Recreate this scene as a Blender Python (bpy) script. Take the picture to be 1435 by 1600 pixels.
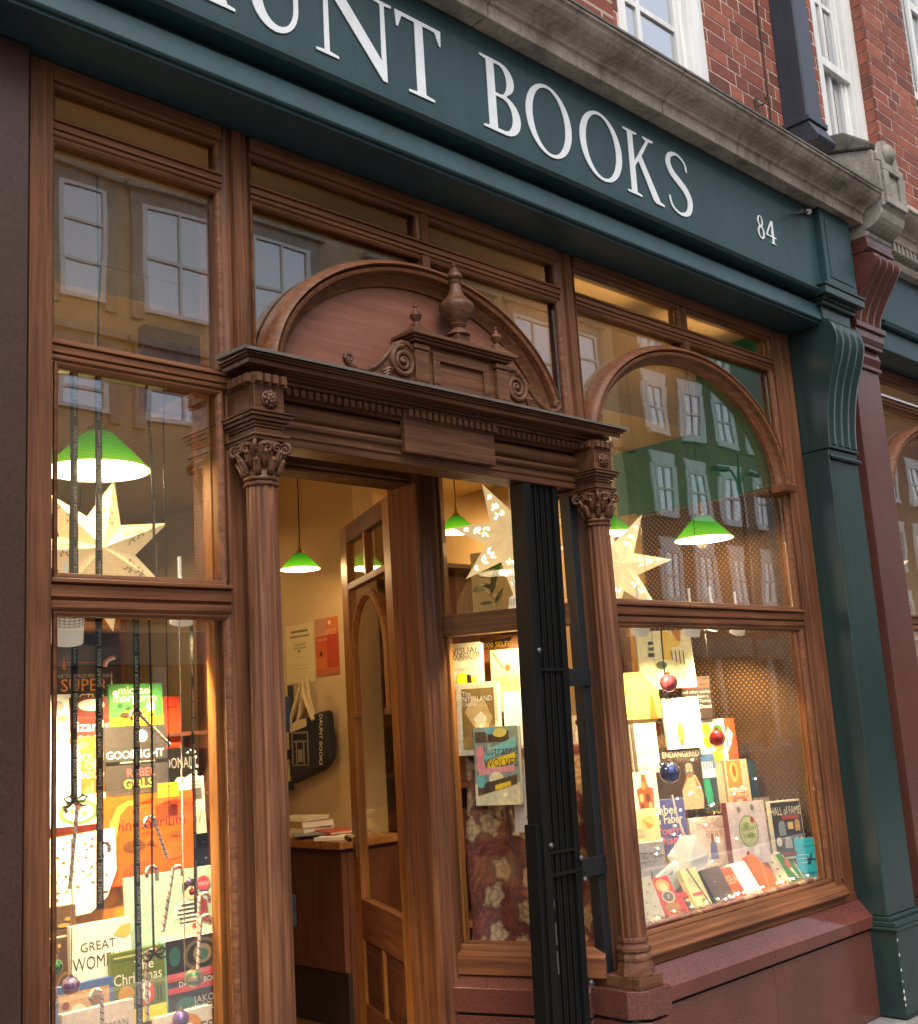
import bpy, bmesh, math, random
from mathutils import Vector, Matrix

# ------------------------------------------------------------------ camera, sky, sun, exposure
random.seed(7)
scene = bpy.context.scene
for o in list(bpy.data.objects):
    bpy.data.objects.remove(o)
col = scene.collection
R = math.radians

cam_data = bpy.data.cameras.new('camera')
cam_data.sensor_fit = 'VERTICAL'
cam_data.sensor_height = 24.0
cam_data.lens = 24.0 * 1755.87 / 1600.0
cam_data.clip_start = 0.05
cam_data.clip_end = 500
cam = bpy.data.objects.new('camera', cam_data)
col.objects.link(cam)
yaw, pit, rol = R(44.508), R(10.548), R(-3.606)
fwd = Vector((math.sin(yaw) * math.cos(pit), math.cos(yaw) * math.cos(pit), math.sin(pit)))
rgt = Vector((math.cos(yaw), -math.sin(yaw), 0))
upv = rgt.cross(fwd)
r2 = rgt * math.cos(rol) + upv * math.sin(rol)
u2 = -rgt * math.sin(rol) + upv * math.cos(rol)
mw = Matrix((r2, u2, -fwd)).transposed().to_4x4()
mw.translation = Vector((0, -2.985, 1.55))
cam.matrix_world = mw
scene.camera = cam

world = bpy.data.worlds.new('World')
scene.world = world
world.use_nodes = True
nt = world.node_tree
bg = nt.nodes['Background']
sky = nt.nodes.new('ShaderNodeTexSky')
sky.sky_type = 'NISHITA'
sky.sun_disc = False
sky.sun_elevation = R(52)
sky.sun_rotation = R(200)
sky.air_density = 1.0
sky.dust_density = 3.0
sky.ozone_density = 1.0
hs = nt.nodes.new('ShaderNodeHueSaturation')
hs.inputs['Saturation'].default_value = 0.42
nt.links.new(sky.outputs[0], hs.inputs['Color'])
nt.links.new(hs.outputs[0], bg.inputs['Color'])
bg.inputs['Strength'].default_value = 0.15

sun_data = bpy.data.lights.new('sun', 'SUN')
sun_data.energy = 0.85
sun_data.angle = R(40)
sun_data.color = (1.0, 0.97, 0.93)
sun = bpy.data.objects.new('sun', sun_data)
col.objects.link(sun)
sun.rotation_euler = Vector((0.30, 0.36, -0.80)).to_track_quat('-Z', 'Y').to_euler()

scene.view_settings.view_transform = 'Standard'
scene.view_settings.look = 'None'
scene.view_settings.exposure = 0.95
scene.view_settings.gamma = 1.0
scene.render.engine = 'CYCLES'
scene.cycles.use_denoising = True
scene.cycles.max_bounces = 8
scene.cycles.diffuse_bounces = 3
scene.cycles.glossy_bounces = 4
scene.cycles.transmission_bounces = 4
scene.cycles.transparent_max_bounces = 16
scene.cycles.sample_clamp_indirect = 6.0
scene.cycles.caustics_reflective = False
scene.cycles.caustics_refractive = False

# ------------------------------------------------------------------ helpers: materials
def lin(h):
    h = h.lstrip('#')
    out = []
    for i in (0, 2, 4):
        c = int(h[i:i + 2], 16) / 255
        out.append(c / 12.92 if c <= 0.04045 else ((c + 0.055) / 1.055) ** 2.4)
    return tuple(out) + (1.0,)

MATS = {}

def newmat(name):
    m = bpy.data.materials.new(name)
    m.use_nodes = True
    b = m.node_tree.nodes['Principled BSDF']
    return m, m.node_tree, b

def nd(t, kind, **kw):
    n = t.nodes.new(kind)
    for k, v in kw.items():
        setattr(n, k, v)
    return n

def ramp(t, stops):
    r = nd(t, 'ShaderNodeValToRGB')
    e = r.color_ramp.elements
    while len(e) < len(stops):
        e.new(0.5)
    for el, (p, c) in zip(e, stops):
        el.position = p
        el.color = c if len(c) == 4 else tuple(c) + (1,)
    return r

def coords(t, scale=(1, 1, 1), kind='Object'):
    tc = nd(t, 'ShaderNodeTexCoord')
    mp = nd(t, 'ShaderNodeMapping')
    mp.inputs['Scale'].default_value = scale
    t.links.new(tc.outputs[kind], mp.inputs['Vector'])
    return mp.outputs['Vector']

def noise(t, vec, scale, detail=4, rough=0.55, dist=0.0):
    n = nd(t, 'ShaderNodeTexNoise')
    n.inputs['Scale'].default_value = scale
    n.inputs['Detail'].default_value = detail
    n.inputs['Roughness'].default_value = rough
    n.inputs['Distortion'].default_value = dist
    t.links.new(vec, n.inputs['Vector'])
    return n

def bump(t, b, height, strength, dist=0.01):
    bp = nd(t, 'ShaderNodeBump')
    bp.inputs['Strength'].default_value = strength
    bp.inputs['Distance'].default_value = dist
    t.links.new(height, bp.inputs['Height'])
    t.links.new(bp.outputs['Normal'], b.inputs['Normal'])

def mixc(t, fac, a, b, mode='MIX'):
    m = nd(t, 'ShaderNodeMix', data_type='RGBA', blend_type=mode)
    for sock, v in ((m.inputs[0], fac), (m.inputs[6], a), (m.inputs[7], b)):
        if isinstance(v, (int, float)):
            sock.default_value = v
        elif isinstance(v, (tuple, list)):
            sock.default_value = tuple(v) if len(v) == 4 else tuple(v) + (1,)
        else:
            t.links.new(v, sock)
    return m.outputs[2]

def plain(name, c, rough=0.55, metal=0.0, spec=0.5, emit=None, es=0.0, vary=0.0, vscale=6.0, coat=0.0):
    if name in MATS:
        return MATS[name]
    m, t, b = newmat(name)
    c = lin(c) if isinstance(c, str) else tuple(c) + ((1,) if len(c) == 3 else ())
    b.inputs['Base Color'].default_value = c
    b.inputs['Roughness'].default_value = rough
    b.inputs['Metallic'].default_value = metal
    b.inputs['Specular IOR Level'].default_value = spec
    b.inputs['Coat Weight'].default_value = coat
    if emit is not None:
        b.inputs['Emission Color'].default_value = tuple(emit) + (1,)
        b.inputs['Emission Strength'].default_value = es
    if vary:
        v = coords(t)
        n = noise(t, v, vscale, 5, 0.6)
        lo = tuple(x * (1 - vary) for x in c[:3]) + (1,)
        hi = tuple(min(1, x * (1 + vary)) for x in c[:3]) + (1,)
        r = ramp(t, [(0.3, lo), (0.7, hi)])
        t.links.new(n.outputs[0], r.inputs[0])
        t.links.new(r.outputs[0], b.inputs['Base Color'])
    MATS[name] = m
    return m

def wood(name, axis, dark, mid, light, rough=0.56, bumps=0.25, grain=0.42):
    m, t, b = newmat(name)
    s = [26, 26, 26]
    s[axis] = 1.1
    v = coords(t, s)
    n1 = noise(t, v, 1.6, 6, 0.6, 0.6)
    s2 = [150, 150, 150]
    s2[axis] = 3.5
    v2 = coords(t, s2)
    n2 = noise(t, v2, 1.0, 3, 0.5)
    v3 = coords(t)
    n3 = noise(t, v3, 1.7, 4, 0.6)
    r = ramp(t, [(0.28, dark), (0.5, mid), (0.74, light)])
    t.links.new(n1.outputs[0], r.inputs[0])
    r2_ = ramp(t, [(0.36, (0.42, 0.42, 0.42)), (0.56, (1, 1, 1))])
    t.links.new(n2.outputs[0], r2_.inputs[0])
    c1 = mixc(t, grain, r.outputs[0], r2_.outputs[0], 'MULTIPLY')
    r3 = ramp(t, [(0.3, (0.72, 0.7, 0.7)), (0.7, (1.12, 1.1, 1.08))])
    t.links.new(n3.outputs[0], r3.inputs[0])
    c2 = mixc(t, 0.9, c1, r3.outputs[0], 'MULTIPLY')
    t.links.new(c2, b.inputs['Base Color'])
    rr = ramp(t, [(0.3, (rough - .12,) * 3), (0.7, (rough + .15,) * 3)])
    t.links.new(n3.outputs[0], rr.inputs[0])
    t.links.new(rr.outputs[0], b.inputs['Roughness'])
    b.inputs['Specular IOR Level'].default_value = 0.32
    bump(t, b, n2.outputs[0], bumps, 0.002)
    MATS[name] = m
    return m

WD, WM, WL = (0.078, 0.027, 0.010), (0.150, 0.055, 0.021), (0.235, 0.094, 0.038)
wood_v = wood('wood_vertical_grain', 2, WD, WM, WL)
wood_h = wood('wood_horizontal_grain', 0, tuple(c * 1.15 for c in WD), tuple(c * 1.15 for c in WM), tuple(c * 1.15 for c in WL))
DD, DM, DL = (0.068, 0.026, 0.012), (0.128, 0.052, 0.024), (0.205, 0.090, 0.044)
carved = wood('carved_dark_wood', 0, DD, DM, DL, 0.42, 0.2, 0.5)
wood_tymp = wood('panel_wood', 0, (0.20, 0.076, 0.046), (0.235, 0.095, 0.060), (0.275, 0.118, 0.078), 0.5, 0.08, 0.22)
wood_col = wood('column_wood', 2, (0.065, 0.022, 0.008), (0.145, 0.053, 0.020), (0.290, 0.125, 0.055), 0.5, 0.5)
wood_in = wood('interior_wood_warm_lit', 2, (0.20, 0.075, 0.018), (0.33, 0.135, 0.035), (0.45, 0.20, 0.06), 0.45, 0.1)  # same timber in a brighter orange, standing in for warm lamplight on it
wood_dk = wood('dark_counter_wood', 2, (0.06, 0.020, 0.010), (0.10, 0.034, 0.016), (0.14, 0.05, 0.024), 0.5, 0.1)

def painted(name, c, dirt=0.25, rough=0.42, scale=3.0, streak=True):
    m, t, b = newmat(name)
    v = coords(t, (1, 1, 0.35) if streak else (1, 1, 1))
    n = noise(t, v, scale, 6, 0.65)
    r = ramp(t, [(0.25, tuple(x * (1 - dirt) for x in c)), (0.55, c), (0.85, tuple(x * (1 + dirt * 0.6) for x in c))])
    t.links.new(n.outputs[0], r.inputs[0])
    t.links.new(r.outputs[0], b.inputs['Base Color'])
    st = noise(t, coords(t, (9, 9, .5)), 2.0, 4, .6)
    rs = ramp(t, [(.32, (.80, .80, .80)), (.6, (1.04, 1.04, 1.04))])
    t.links.new(st.outputs[0], rs.inputs[0])
    if streak:
        t.links.new(mixc(t, .8, r.outputs[0], rs.outputs[0], 'MULTIPLY'), b.inputs['Base Color'])
    n2 = noise(t, coords(t), 60, 3)
    b.inputs['Roughness'].default_value = rough
    nb = noise(t, coords(t, (4, 40, 90)), 1.0, 3)
    bump(t, b, nb.outputs[0], 0.16, 0.0015)
    MATS[name] = m
    return m

teal = painted('teal_fascia_paint', (0.0215, 0.056, 0.064), 0.20, 0.42)
green_pt = painted('dark_green_paint', (0.019, 0.039, 0.036), 0.15, 0.24)
white_pt = painted('white_window_paint', (0.78, 0.77, 0.74), 0.14, 0.45, 5)
black_mt = painted('black_gate_paint', (0.0055, 0.0052, 0.005), 0.4, 0.55, 8)
black_mt.node_tree.nodes['Principled BSDF'].inputs['Specular IOR Level'].default_value = 0.22
steel_bl = painted('blue_black_steel', (0.011, 0.012, 0.014), 0.3, 0.5, 6)
letter_w = plain('sign_white', (0.74, 0.76, 0.78), 0.5, vary=0.06)
lead = painted('lead_capping', (0.115, 0.098, 0.085), 0.5, 0.6, 14, False)
pipe_pt = painted('downpipe_paint', (0.035, 0.042, 0.060), 0.3, 0.38, 5)
plaster = painted('warm_plaster', (0.60, 0.42, 0.22), 0.10, 0.8, 2, False)
ceil_m = painted('ceiling_cream', (0.66, 0.48, 0.26), 0.08, 0.85, 2, False)
green_wall = painted('emerald_wall_paint', (0.004, 0.21, 0.135), 0.12, 0.6, 3, True)
cream_pt = painted('cream_board', (0.80, 0.66, 0.42), 0.05, 0.7)
metal_br = plain('brushed_hinge_steel', (0.42, 0.38, 0.32), 0.35, 0.9)
brass = plain('aged_brass', (0.42, 0.27, 0.09), 0.32, 1.0)
soil = plain('dark_gap', (0.012, 0.011, 0.010), 0.9)
paper = painted('star_paper', (0.86, 0.74, 0.50), 0.05, 0.8)
nail = plain('rusty_nail', (0.05, 0.03, 0.02), 0.7)

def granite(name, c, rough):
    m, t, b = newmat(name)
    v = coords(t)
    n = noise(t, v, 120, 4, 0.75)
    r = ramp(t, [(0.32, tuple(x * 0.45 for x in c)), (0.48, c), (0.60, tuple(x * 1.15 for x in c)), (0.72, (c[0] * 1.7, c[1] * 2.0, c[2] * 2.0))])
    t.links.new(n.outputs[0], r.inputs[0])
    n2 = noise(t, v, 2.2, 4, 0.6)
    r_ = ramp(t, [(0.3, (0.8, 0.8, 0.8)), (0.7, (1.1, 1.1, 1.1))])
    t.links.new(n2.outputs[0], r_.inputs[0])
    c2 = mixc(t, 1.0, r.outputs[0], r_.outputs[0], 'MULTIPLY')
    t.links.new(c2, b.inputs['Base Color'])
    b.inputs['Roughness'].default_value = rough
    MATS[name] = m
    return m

gran_pol = granite('polished_red_granite', (0.120, 0.036, 0.026), 0.06)
gran_mat = granite('honed_red_granite', (0.110, 0.038, 0.028), 0.24)
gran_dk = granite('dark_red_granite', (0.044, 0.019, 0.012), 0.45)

def stone(name, c, dark, scale=2.5, streak=0.35, lichen=False):
    m, t, b = newmat(name)
    v = coords(t, (1, 1, streak))
    n = noise(t, v, scale, 8, 0.7, 0.4)
    r = ramp(t, [(0.30, dark), (0.52, c), (0.75, tuple(x * 1.35 for x in c))])
    t.links.new(n.outputs[0], r.inputs[0])
    n2 = noise(t, coords(t), 55, 5, 0.7)
    r2_ = ramp(t, [(0.3, (0.6, 0.6, 0.6)), (0.6, (1.05, 1.05, 1.05))])
    t.links.new(n2.outputs[0], r2_.inputs[0])
    c2 = mixc(t, 0.8, r.outputs[0], r2_.outputs[0], 'MULTIPLY')
    t.links.new(c2, b.inputs['Base Color'])
    b.inputs['Roughness'].default_value = 0.85
    bump(t, b, n2.outputs[0], 0.4, 0.004)
    MATS[name] = m
    return m

stone_m = stone('weathered_stone', (0.45, 0.375, 0.30), (0.14, 0.112, 0.088), 4.0, 0.2)
stone_l = stone('pale_stone', (0.36, 0.325, 0.275), (0.16, 0.14, 0.12), 3.5, 0.7)
stone_g = stone('sooty_stone', (0.13, 0.12, 0.10), (0.04, 0.04, 0.035), 9, 1.0)
paving = stone('pavement_stone', (0.22, 0.21, 0.20), (0.12, 0.115, 0.11), 1.2, 1.0)
asphalt = stone('asphalt', (0.05, 0.05, 0.052), (0.03, 0.03, 0.031), 3, 1.0)
mortar = stone('pale_mortar', (0.58, 0.45, 0.38), (0.34, 0.26, 0.22), 8, 1.0)

def brick_mat():
    m, t, b = newmat('red_brick')
    oi = nd(t, 'ShaderNodeObjectInfo')
    r = ramp(t, [(0.0, (0.13, 0.042, 0.030)), (0.22, (0.20, 0.056, 0.034)), (0.55, (0.27, 0.076, 0.044)), (0.85, (0.34, 0.105, 0.060)), (1.0, (0.15, 0.052, 0.042))])
    t.links.new(oi.outputs['Random'], r.inputs[0])
    n = noise(t, coords(t), 28, 6, 0.7)
    r2_ = ramp(t, [(0.25, (0.50, 0.48, 0.48)), (0.62, (1.10, 1.06, 1.05))])
    t.links.new(n.outputs[0], r2_.inputs[0])
    c = mixc(t, 0.9, r.outputs[0], r2_.outputs[0], 'MULTIPLY')
    t.links.new(c, b.inputs['Base Color'])
    b.inputs['Roughness'].default_value = 0.8
    bump(t, b, n.outputs[0], 0.5, 0.004)
    MATS['red_brick'] = m
    return m
brick_m = brick_mat()

def brick_tex(name, c1, c2, mo, scale=1.0, rot=True):
    """Far brickwork whose courses are too small to pick apart."""
    m, t, b = newmat(name)
    tc = nd(t, 'ShaderNodeTexCoord')
    mp = nd(t, 'ShaderNodeMapping')
    mp.inputs['Rotation'].default_value = (R(90) if rot else 0, 0, 0)
    t.links.new(tc.outputs['Object'], mp.inputs['Vector'])
    bt = nd(t, 'ShaderNodeTexBrick')
    bt.inputs['Color1'].default_value = tuple(c1) + (1,)
    bt.inputs['Color2'].default_value = tuple(c2) + (1,)
    bt.inputs['Mortar'].default_value = tuple(mo) + (1,)
    bt.inputs['Scale'].default_value = scale
    bt.inputs['Mortar Size'].default_value = 0.008
    bt.inputs['Brick Width'].default_value = 0.24
    bt.inputs['Row Height'].default_value = 0.083
    t.links.new(mp.outputs[0], bt.inputs['Vector'])
    n = noise(t, coords(t), 0.8, 5, 0.6)
    r = ramp(t, [(0.3, (0.75, 0.75, 0.75)), (0.7, (1.12, 1.12, 1.12))])
    t.links.new(n.outputs[0], r.inputs[0])
    c = mixc(t, 0.9, bt.outputs[0], r.outputs[0], 'MULTIPLY')
    t.links.new(c, b.inputs['Base Color'])
    b.inputs['Roughness'].default_value = 0.85
    MATS[name] = m
    return m

brick_up = brick_tex('upper_brickwork', (0.25, 0.06, 0.032), (0.20, 0.05, 0.03), (0.40, 0.32, 0.26))
brick_tan = brick_tex('tan_brickwork', (0.60, 0.44, 0.255), (0.53, 0.385, 0.22), (0.3, 0.25, 0.18))
brick_brn = brick_tex('brown_brickwork', (0.23, 0.155, 0.095), (0.18, 0.12, 0.075), (0.19, 0.15, 0.11))

def glass(name, r0, tint=(1, 1, 1), rough=0.0, wob=0.0006):
    m = bpy.data.materials.new(name)
    m.use_nodes = True
    t = m.node_tree
    t.nodes.clear()
    out = nd(t, 'ShaderNodeOutputMaterial')
    lw = nd(t, 'ShaderNodeLayerWeight')
    lw.inputs[0].default_value = 0.5
    p = nd(t, 'ShaderNodeMath', operation='POWER')
    t.links.new(lw.outputs['Facing'], p.inputs[0])
    p.inputs[1].default_value = 5
    ma = nd(t, 'ShaderNodeMath', operation='MULTIPLY_ADD')
    t.links.new(p.outputs[0], ma.inputs[0])
    ma.inputs[1].default_value = 1 - r0
    ma.inputs[2].default_value = r0
    tr = nd(t, 'ShaderNodeBsdfTransparent')
    tr.inputs[0].default_value = tuple(tint) + (1,)
    gl = nd(t, 'ShaderNodeBsdfGlossy')
    gl.inputs['Roughness'].default_value = rough
    gl.inputs[0].default_value = (1, 1, 1, 1)
    nz = noise(t, coords(t), 2.6, 1, 0.4)
    bp = nd(t, 'ShaderNodeBump')
    bp.inputs['Strength'].default_value = 1.0
    bp.inputs['Distance'].default_value = wob
    t.links.new(nz.outputs[0], bp.inputs['Height'])
    t.links.new(bp.outputs[0], gl.inputs['Normal'])
    mx = nd(t, 'ShaderNodeMixShader')
    t.links.new(ma.outputs[0], mx.inputs[0])
    t.links.new(tr.outputs[0], mx.inputs[1])
    t.links.new(gl.outputs[0], mx.inputs[2])
    t.links.new(mx.outputs[0], out.inputs[0])
    MATS[name] = m
    return m

pane_m = glass('window_glass', 0.215, (0.985, 0.99, 0.98))
door_glass = glass('door_glass', 0.05, (0.97, 0.96, 0.93))

def far_glass():
    m, t, b = newmat('sky_reflecting_glass')
    b.inputs['Base Color'].default_value = (0.55, 0.57, 0.60, 1)
    b.inputs['Roughness'].default_value = 0.03
    b.inputs['Metallic'].default_value = 0.75
    b.inputs['IOR'].default_value = 2.4
    b.inputs['Specular IOR Level'].default_value = 1.0
    MATS['far_glass'] = m
    return m
far_glass_m = far_glass()

# ------------------------------------------------------------------ helpers: geometry
class MB:
    """Collects shapes for one mesh."""
    def __init__(s):
        s.v, s.f, s.mi, s.cur = [], [], [], 0
    def add(s, vs, fs, M=None):
        o = len(s.v)
        s.v += [tuple(M @ Vector(p)) if M else tuple(p) for p in vs]
        s.f += [tuple(i + o for i in f) for f in fs]
        s.mi += [s.cur] * len(fs)
        return s
    def box(s, x0, x1, y0, y1, z0, z1, M=None):
        return s.add([(x0, y0, z0), (x1, y0, z0), (x1, y1, z0), (x0, y1, z0), (x0, y0, z1), (x1, y0, z1), (x1, y1, z1), (x0, y1, z1)],
                     [(0, 3, 2, 1), (4, 5, 6, 7), (0, 1, 5, 4), (1, 2, 6, 5), (2, 3, 7, 6), (3, 0, 4, 7)], M)
    def prism(s, poly, a, b, axis, M=None):
        """poly in the two other axes (cyclic order: x->(y,z), y->(x,z), z->(x,y)); extruded a..b"""
        def P(p, t):
            return (t, p[0], p[1]) if axis == 'x' else (p[0], t, p[1]) if axis == 'y' else (p[0], p[1], t)
        n = len(poly)
        area = sum(poly[i][0] * poly[(i + 1) % n][1] - poly[(i + 1) % n][0] * poly[i][1] for i in range(n))
        if (area < 0) != (axis == 'y'):
            poly = poly[::-1]
        vs = [P(p, a) for p in poly] + [P(p, b) for p in poly]
        fs = [tuple(range(n))[::-1], tuple(range(n, 2 * n))] + [(i, (i + 1) % n, (i + 1) % n + n, i + n) for i in range(n)]
        return s.add(vs, fs, M)
    def lathe(s, prof, c=(0, 0, 0), n=24, M=None, rf=None, cap=True):
        vs, fs = [], []
        for r, z in prof:
            for i in range(n):
                a = 2 * math.pi * i / n
                q = r * (rf(a, z) if rf else 1)
                vs.append((c[0] + q * math.cos(a), c[1] + q * math.sin(a), c[2] + z))
        m = len(prof)
        for j in range(m - 1):
            for i in range(n):
                k = (i + 1) % n
                fs.append((j * n + i, j * n + k, (j + 1) * n + k, (j + 1) * n + i))
        if cap:
            fs.append(tuple(range(n))[::-1])
            fs.append(tuple((m - 1) * n + i for i in range(n)))
        return s.add(vs, fs, M)
    def tube(s, pts, r, n=8, M=None, cap=True, stripe=None):
        pts = [Vector(p) for p in pts]
        rs = r if isinstance(r, (list, tuple)) else [r] * len(pts)
        vs, fs = [], []
        t0 = (pts[1] - pts[0]).normalized()
        ref = Vector((0, 0, 1)) if abs(t0.z) < 0.9 else Vector((1, 0, 0))
        nn = t0.cross(ref).normalized()
        for i, p in enumerate(pts):
            t = (pts[min(i + 1, len(pts) - 1)] - pts[max(i - 1, 0)]).normalized()
            nn = (nn - t * nn.dot(t)).normalized()
            bb = t.cross(nn)
            for k in range(n):
                a = 2 * math.pi * k / n
                vs.append(p + (nn * math.cos(a) + bb * math.sin(a)) * rs[i])
        mats = []
        for i in range(len(pts) - 1):
            for k in range(n):
                fs.append((i * n + k, i * n + (k + 1) % n, (i + 1) * n + (k + 1) % n, (i + 1) * n + k))
                mats.append(stripe(i, k) if stripe else s.cur)
        if cap:
            fs += [tuple(range(n))[::-1], tuple((len(pts) - 1) * n + k for k in range(n))]
            mats += [s.cur, s.cur]
        s.add(vs, fs, M)
        s.mi[-len(fs):] = mats
        return s
    def sweep(s, prof, path, closed=False, M=None):
        """prof: list of (u, w); path: list of (origin, udir, wdir) vectors. Makes a ribbon solid of the closed profile."""
        vs, fs = [], []
        n = len(prof)
        for o, ud, wd in path:
            for u, w in prof:
                vs.append(Vector(o) + Vector(ud) * u + Vector(wd) * w)
        m = len(path)
        for j in range(m - 1 + (1 if closed else 0)):
            a, b = j * n, ((j + 1) % m) * n
            for i in range(n):
                k = (i + 1) % n
                fs.append((a + i, a + k, b + k, b + i))
        if not closed:
            fs += [tuple(range(n))[::-1], tuple((m - 1) * n + i for i in range(n))]
        return s.add(vs, fs, M)
    def sphere(s, c, r, n=16, m=10, M=None):
        sx, sy, sz = r if isinstance(r, (tuple, list)) else (r, r, r)
        prof = [(math.sin(math.pi * j / m), -math.cos(math.pi * j / m)) for j in range(m + 1)]
        vs, fs = [], []
        for q, z in prof:
            for i in range(n):
                a = 2 * math.pi * i / n
                vs.append((c[0] + sx * q * math.cos(a), c[1] + sy * q * math.sin(a), c[2] + sz * z))
        for j in range(m):
            for i in range(n):
                k = (i + 1) % n
                fs.append((j * n + i, j * n + k, (j + 1) * n + k, (j + 1) * n + i))
        return s.add(vs, fs, M)
    def mesh(s, name, mats):
        me = bpy.data.meshes.new(name)
        me.from_pydata(s.v, [], s.f)
        for m in (mats if isinstance(mats, (list, tuple)) else [mats]):
            me.materials.append(m)
        if any(s.mi):
            me.polygons.foreach_set('material_index', s.mi)
        bm = bmesh.new()
        bm.from_mesh(me)
        bmesh.ops.recalc_face_normals(bm, faces=bm.faces)
        bm.to_mesh(me)
        bm.free()
        me.update()
        return me

def add_obj(name, data, parent=None, loc=None, rot=None):
    o = bpy.data.objects.new(name, data)
    col.objects.link(o)
    if parent is not None:
        o.parent = parent
    if loc is not None:
        o.location = loc
    if rot is not None:
        o.rotation_euler = rot
    return o

def put(name, mb, mat, parent=None, bevel=0, smooth=False, local=False, seg=2):
    """One mesh object. Geometry is in world coordinates unless local; a child is offset so that it stays there."""
    o = add_obj(name, mb.mesh(name, mat), parent)
    if parent is not None and not local:
        p = parent
        off = Vector((0, 0, 0))
        while p is not None:
            off += p.location
            p = p.parent
        o.location = -off
    if bevel:
        b = o.modifiers.new('edge', 'BEVEL')
        b.width = bevel
        b.segments = seg
        b.limit_method = 'ANGLE'
        b.angle_limit = R(40)
    if smooth:
        o.data.polygons.foreach_set('use_smooth', [True] * len(o.data.polygons))
        if smooth != 'all':
            try:
                o.data.set_sharp_from_angle(angle=R(38))
            except Exception:
                pass
    return o

def thing(name, label, cat, loc=(0, 0, 0), rotz=0, group=None, kind=None):
    o = bpy.data.objects.new(name, None)
    o.empty_display_size = 0.1
    col.objects.link(o)
    o.location = loc
    o.rotation_euler = (0, 0, rotz)
    return tag(o, label, cat, group, kind)

def tag(o, label=None, cat=None, group=None, kind=None):
    if label: o['label'] = label
    if cat: o['category'] = cat
    if group: o['group'] = group
    if kind: o['kind'] = kind
    return o

def struct(name, mb, mat, **k):
    o = put(name, mb, mat, **k)
    o['kind'] = 'structure'
    return o

def bar(name, parent, x0, x1, y0, y1, z0, z1, mat, bevel=0.004):
    return put(name, MB().box(x0, x1, y0, y1, z0, z1), mat, parent, bevel)

def ell(cx, cz, rx, rz, a0, a1, n):
    return [(cx + rx * math.cos(R(a0 + (a1 - a0) * i / n)), cz + rz * math.sin(R(a0 + (a1 - a0) * i / n))) for i in range(n + 1)]

def text_obj(name, body, size, mat, parent, loc, rot=(0, 0, 0), align='CENTER', sx=1.0, maxw=None):
    cu = bpy.data.curves.new(name, 'FONT')
    cu.body = body
    cu.size = size
    cu.align_x = align
    cu.align_y = 'CENTER'
    cu.resolution_u = 2
    cu.materials.append(mat)
    tmp = bpy.data.objects.new(name, cu)
    me = bpy.data.meshes.new_from_object(tmp)
    bpy.data.objects.remove(tmp)
    me.materials.clear()
    me.materials.append(mat)
    o = bpy.data.objects.new(name, me)
    col.objects.link(o)
    o.parent = parent
    o.location = loc
    o.rotation_euler = rot
    if maxw and len(me.vertices):
        w_ = max(v.co.x for v in me.vertices) - min(v.co.x for v in me.vertices)
        sx = min(1.0, maxw / max(w_, 1e-6))
    o.scale = (sx, 1, 1)
    return o
# ------------------------------------------------------------------ the setting: ground and street
struct('ground', MB().box(-120, 160, -140, 60, -0.6, -0.30), asphalt)
struct('road', MB().box(-60, 110, -17.5, -4.2, -0.3, -0.12), asphalt)
pav = struct('pavement', MB().box(-60, 110, -4.05, 0.02, -0.3, -0.006), paving)
pav.location = (0, 0, 0)
kerb_o = struct('kerb', MB().box(-60, 110, -4.2, -4.053, -0.3, 0.0), stone_m, bevel=0.015)
struct('far_pavement', MB().box(-60, 110, -22.0, -17.5, -0.3, 0.0), paving)
# paving slabs by the shop front, each its own piece
slab = MB().box(-0.447, 0.447, -0.297, 0.297, -0.03, 0.0).mesh('paving_slab', paving)
k = 0
for j in range(6):
    for i in range(10):
        o = add_obj('slab', slab, pav, (-1.0 + 0.9 * i + (0.45 if j % 2 else 0), -0.56 - 0.6 * j, 0.004 + random.uniform(-.002, .002)))

# ------------------------------------------------------------------ stone cornice
def extr_x(name, prof, x0, x1, mat, parent, bevel=0, smooth=False):
    return put(name, MB().prism(prof, x0, x1, 'x'), mat, parent, bevel, smooth)

corn = thing('stone_cornice', 'weathered grey stone cornice running above the teal fascia', 'cornice', (2.7, -0.3, 4.2))
prof_c = [(-0.10, 4.205), (-0.350, 4.205), (-0.352, 4.198), (-0.366, 4.198), (-0.368, 4.252), (-0.384, 4.256), (-0.386, 4.270), (-0.394, 4.274),
          (-0.400, 4.279), (-0.412, 4.282), (-0.436, 4.288), (-0.462, 4.300), (-0.480, 4.316), (-0.488, 4.332), (-0.500, 4.333), (-0.502, 4.349),
          (-0.300, 4.405), (-0.10, 4.44)]
xs = [-1.0, 0.35, 1.62, 2.9, 4.03, 5.02, 5.955]
for i in range(6):
    extr_x('cornice_block', prof_c, xs[i] + 0.003, xs[i + 1] - 0.003, stone_m, corn, 0.004)
put('lead_flashing', MB().prism([(-0.495, 4.352), (-0.507, 4.345), (-0.507, 4.357), (-0.300, 4.414), (-0.127, 4.450), (-0.127, 4.443)], -1.0, 5.95, 'x'), lead, corn)
corn2 = thing('stone_cornice', 'stone cornice with small dentils over the neighbouring shop', 'cornice', (7.6, -0.3, 4.2))
extr_x('cornice_block', prof_c, 6.30, 9.6, stone_m, corn2, 0.004)
dm = MB().box(-0.016, 0.016, -0.36, -0.30, 4.14, 4.198).mesh('cornice_dentil', stone_l)
for i in range(16):
    add_obj('dentil', dm, corn2, (-7.6 + 6.36 + i * 0.055, 0.3, -4.2))
extr_x('frieze', [(-0.1, 4.08), (-0.30, 4.08), (-0.315, 4.10), (-0.30, 4.14), (-0.30, 4.204), (-0.1, 4.204)], 6.30, 9.6, stone_m, corn2)

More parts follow.
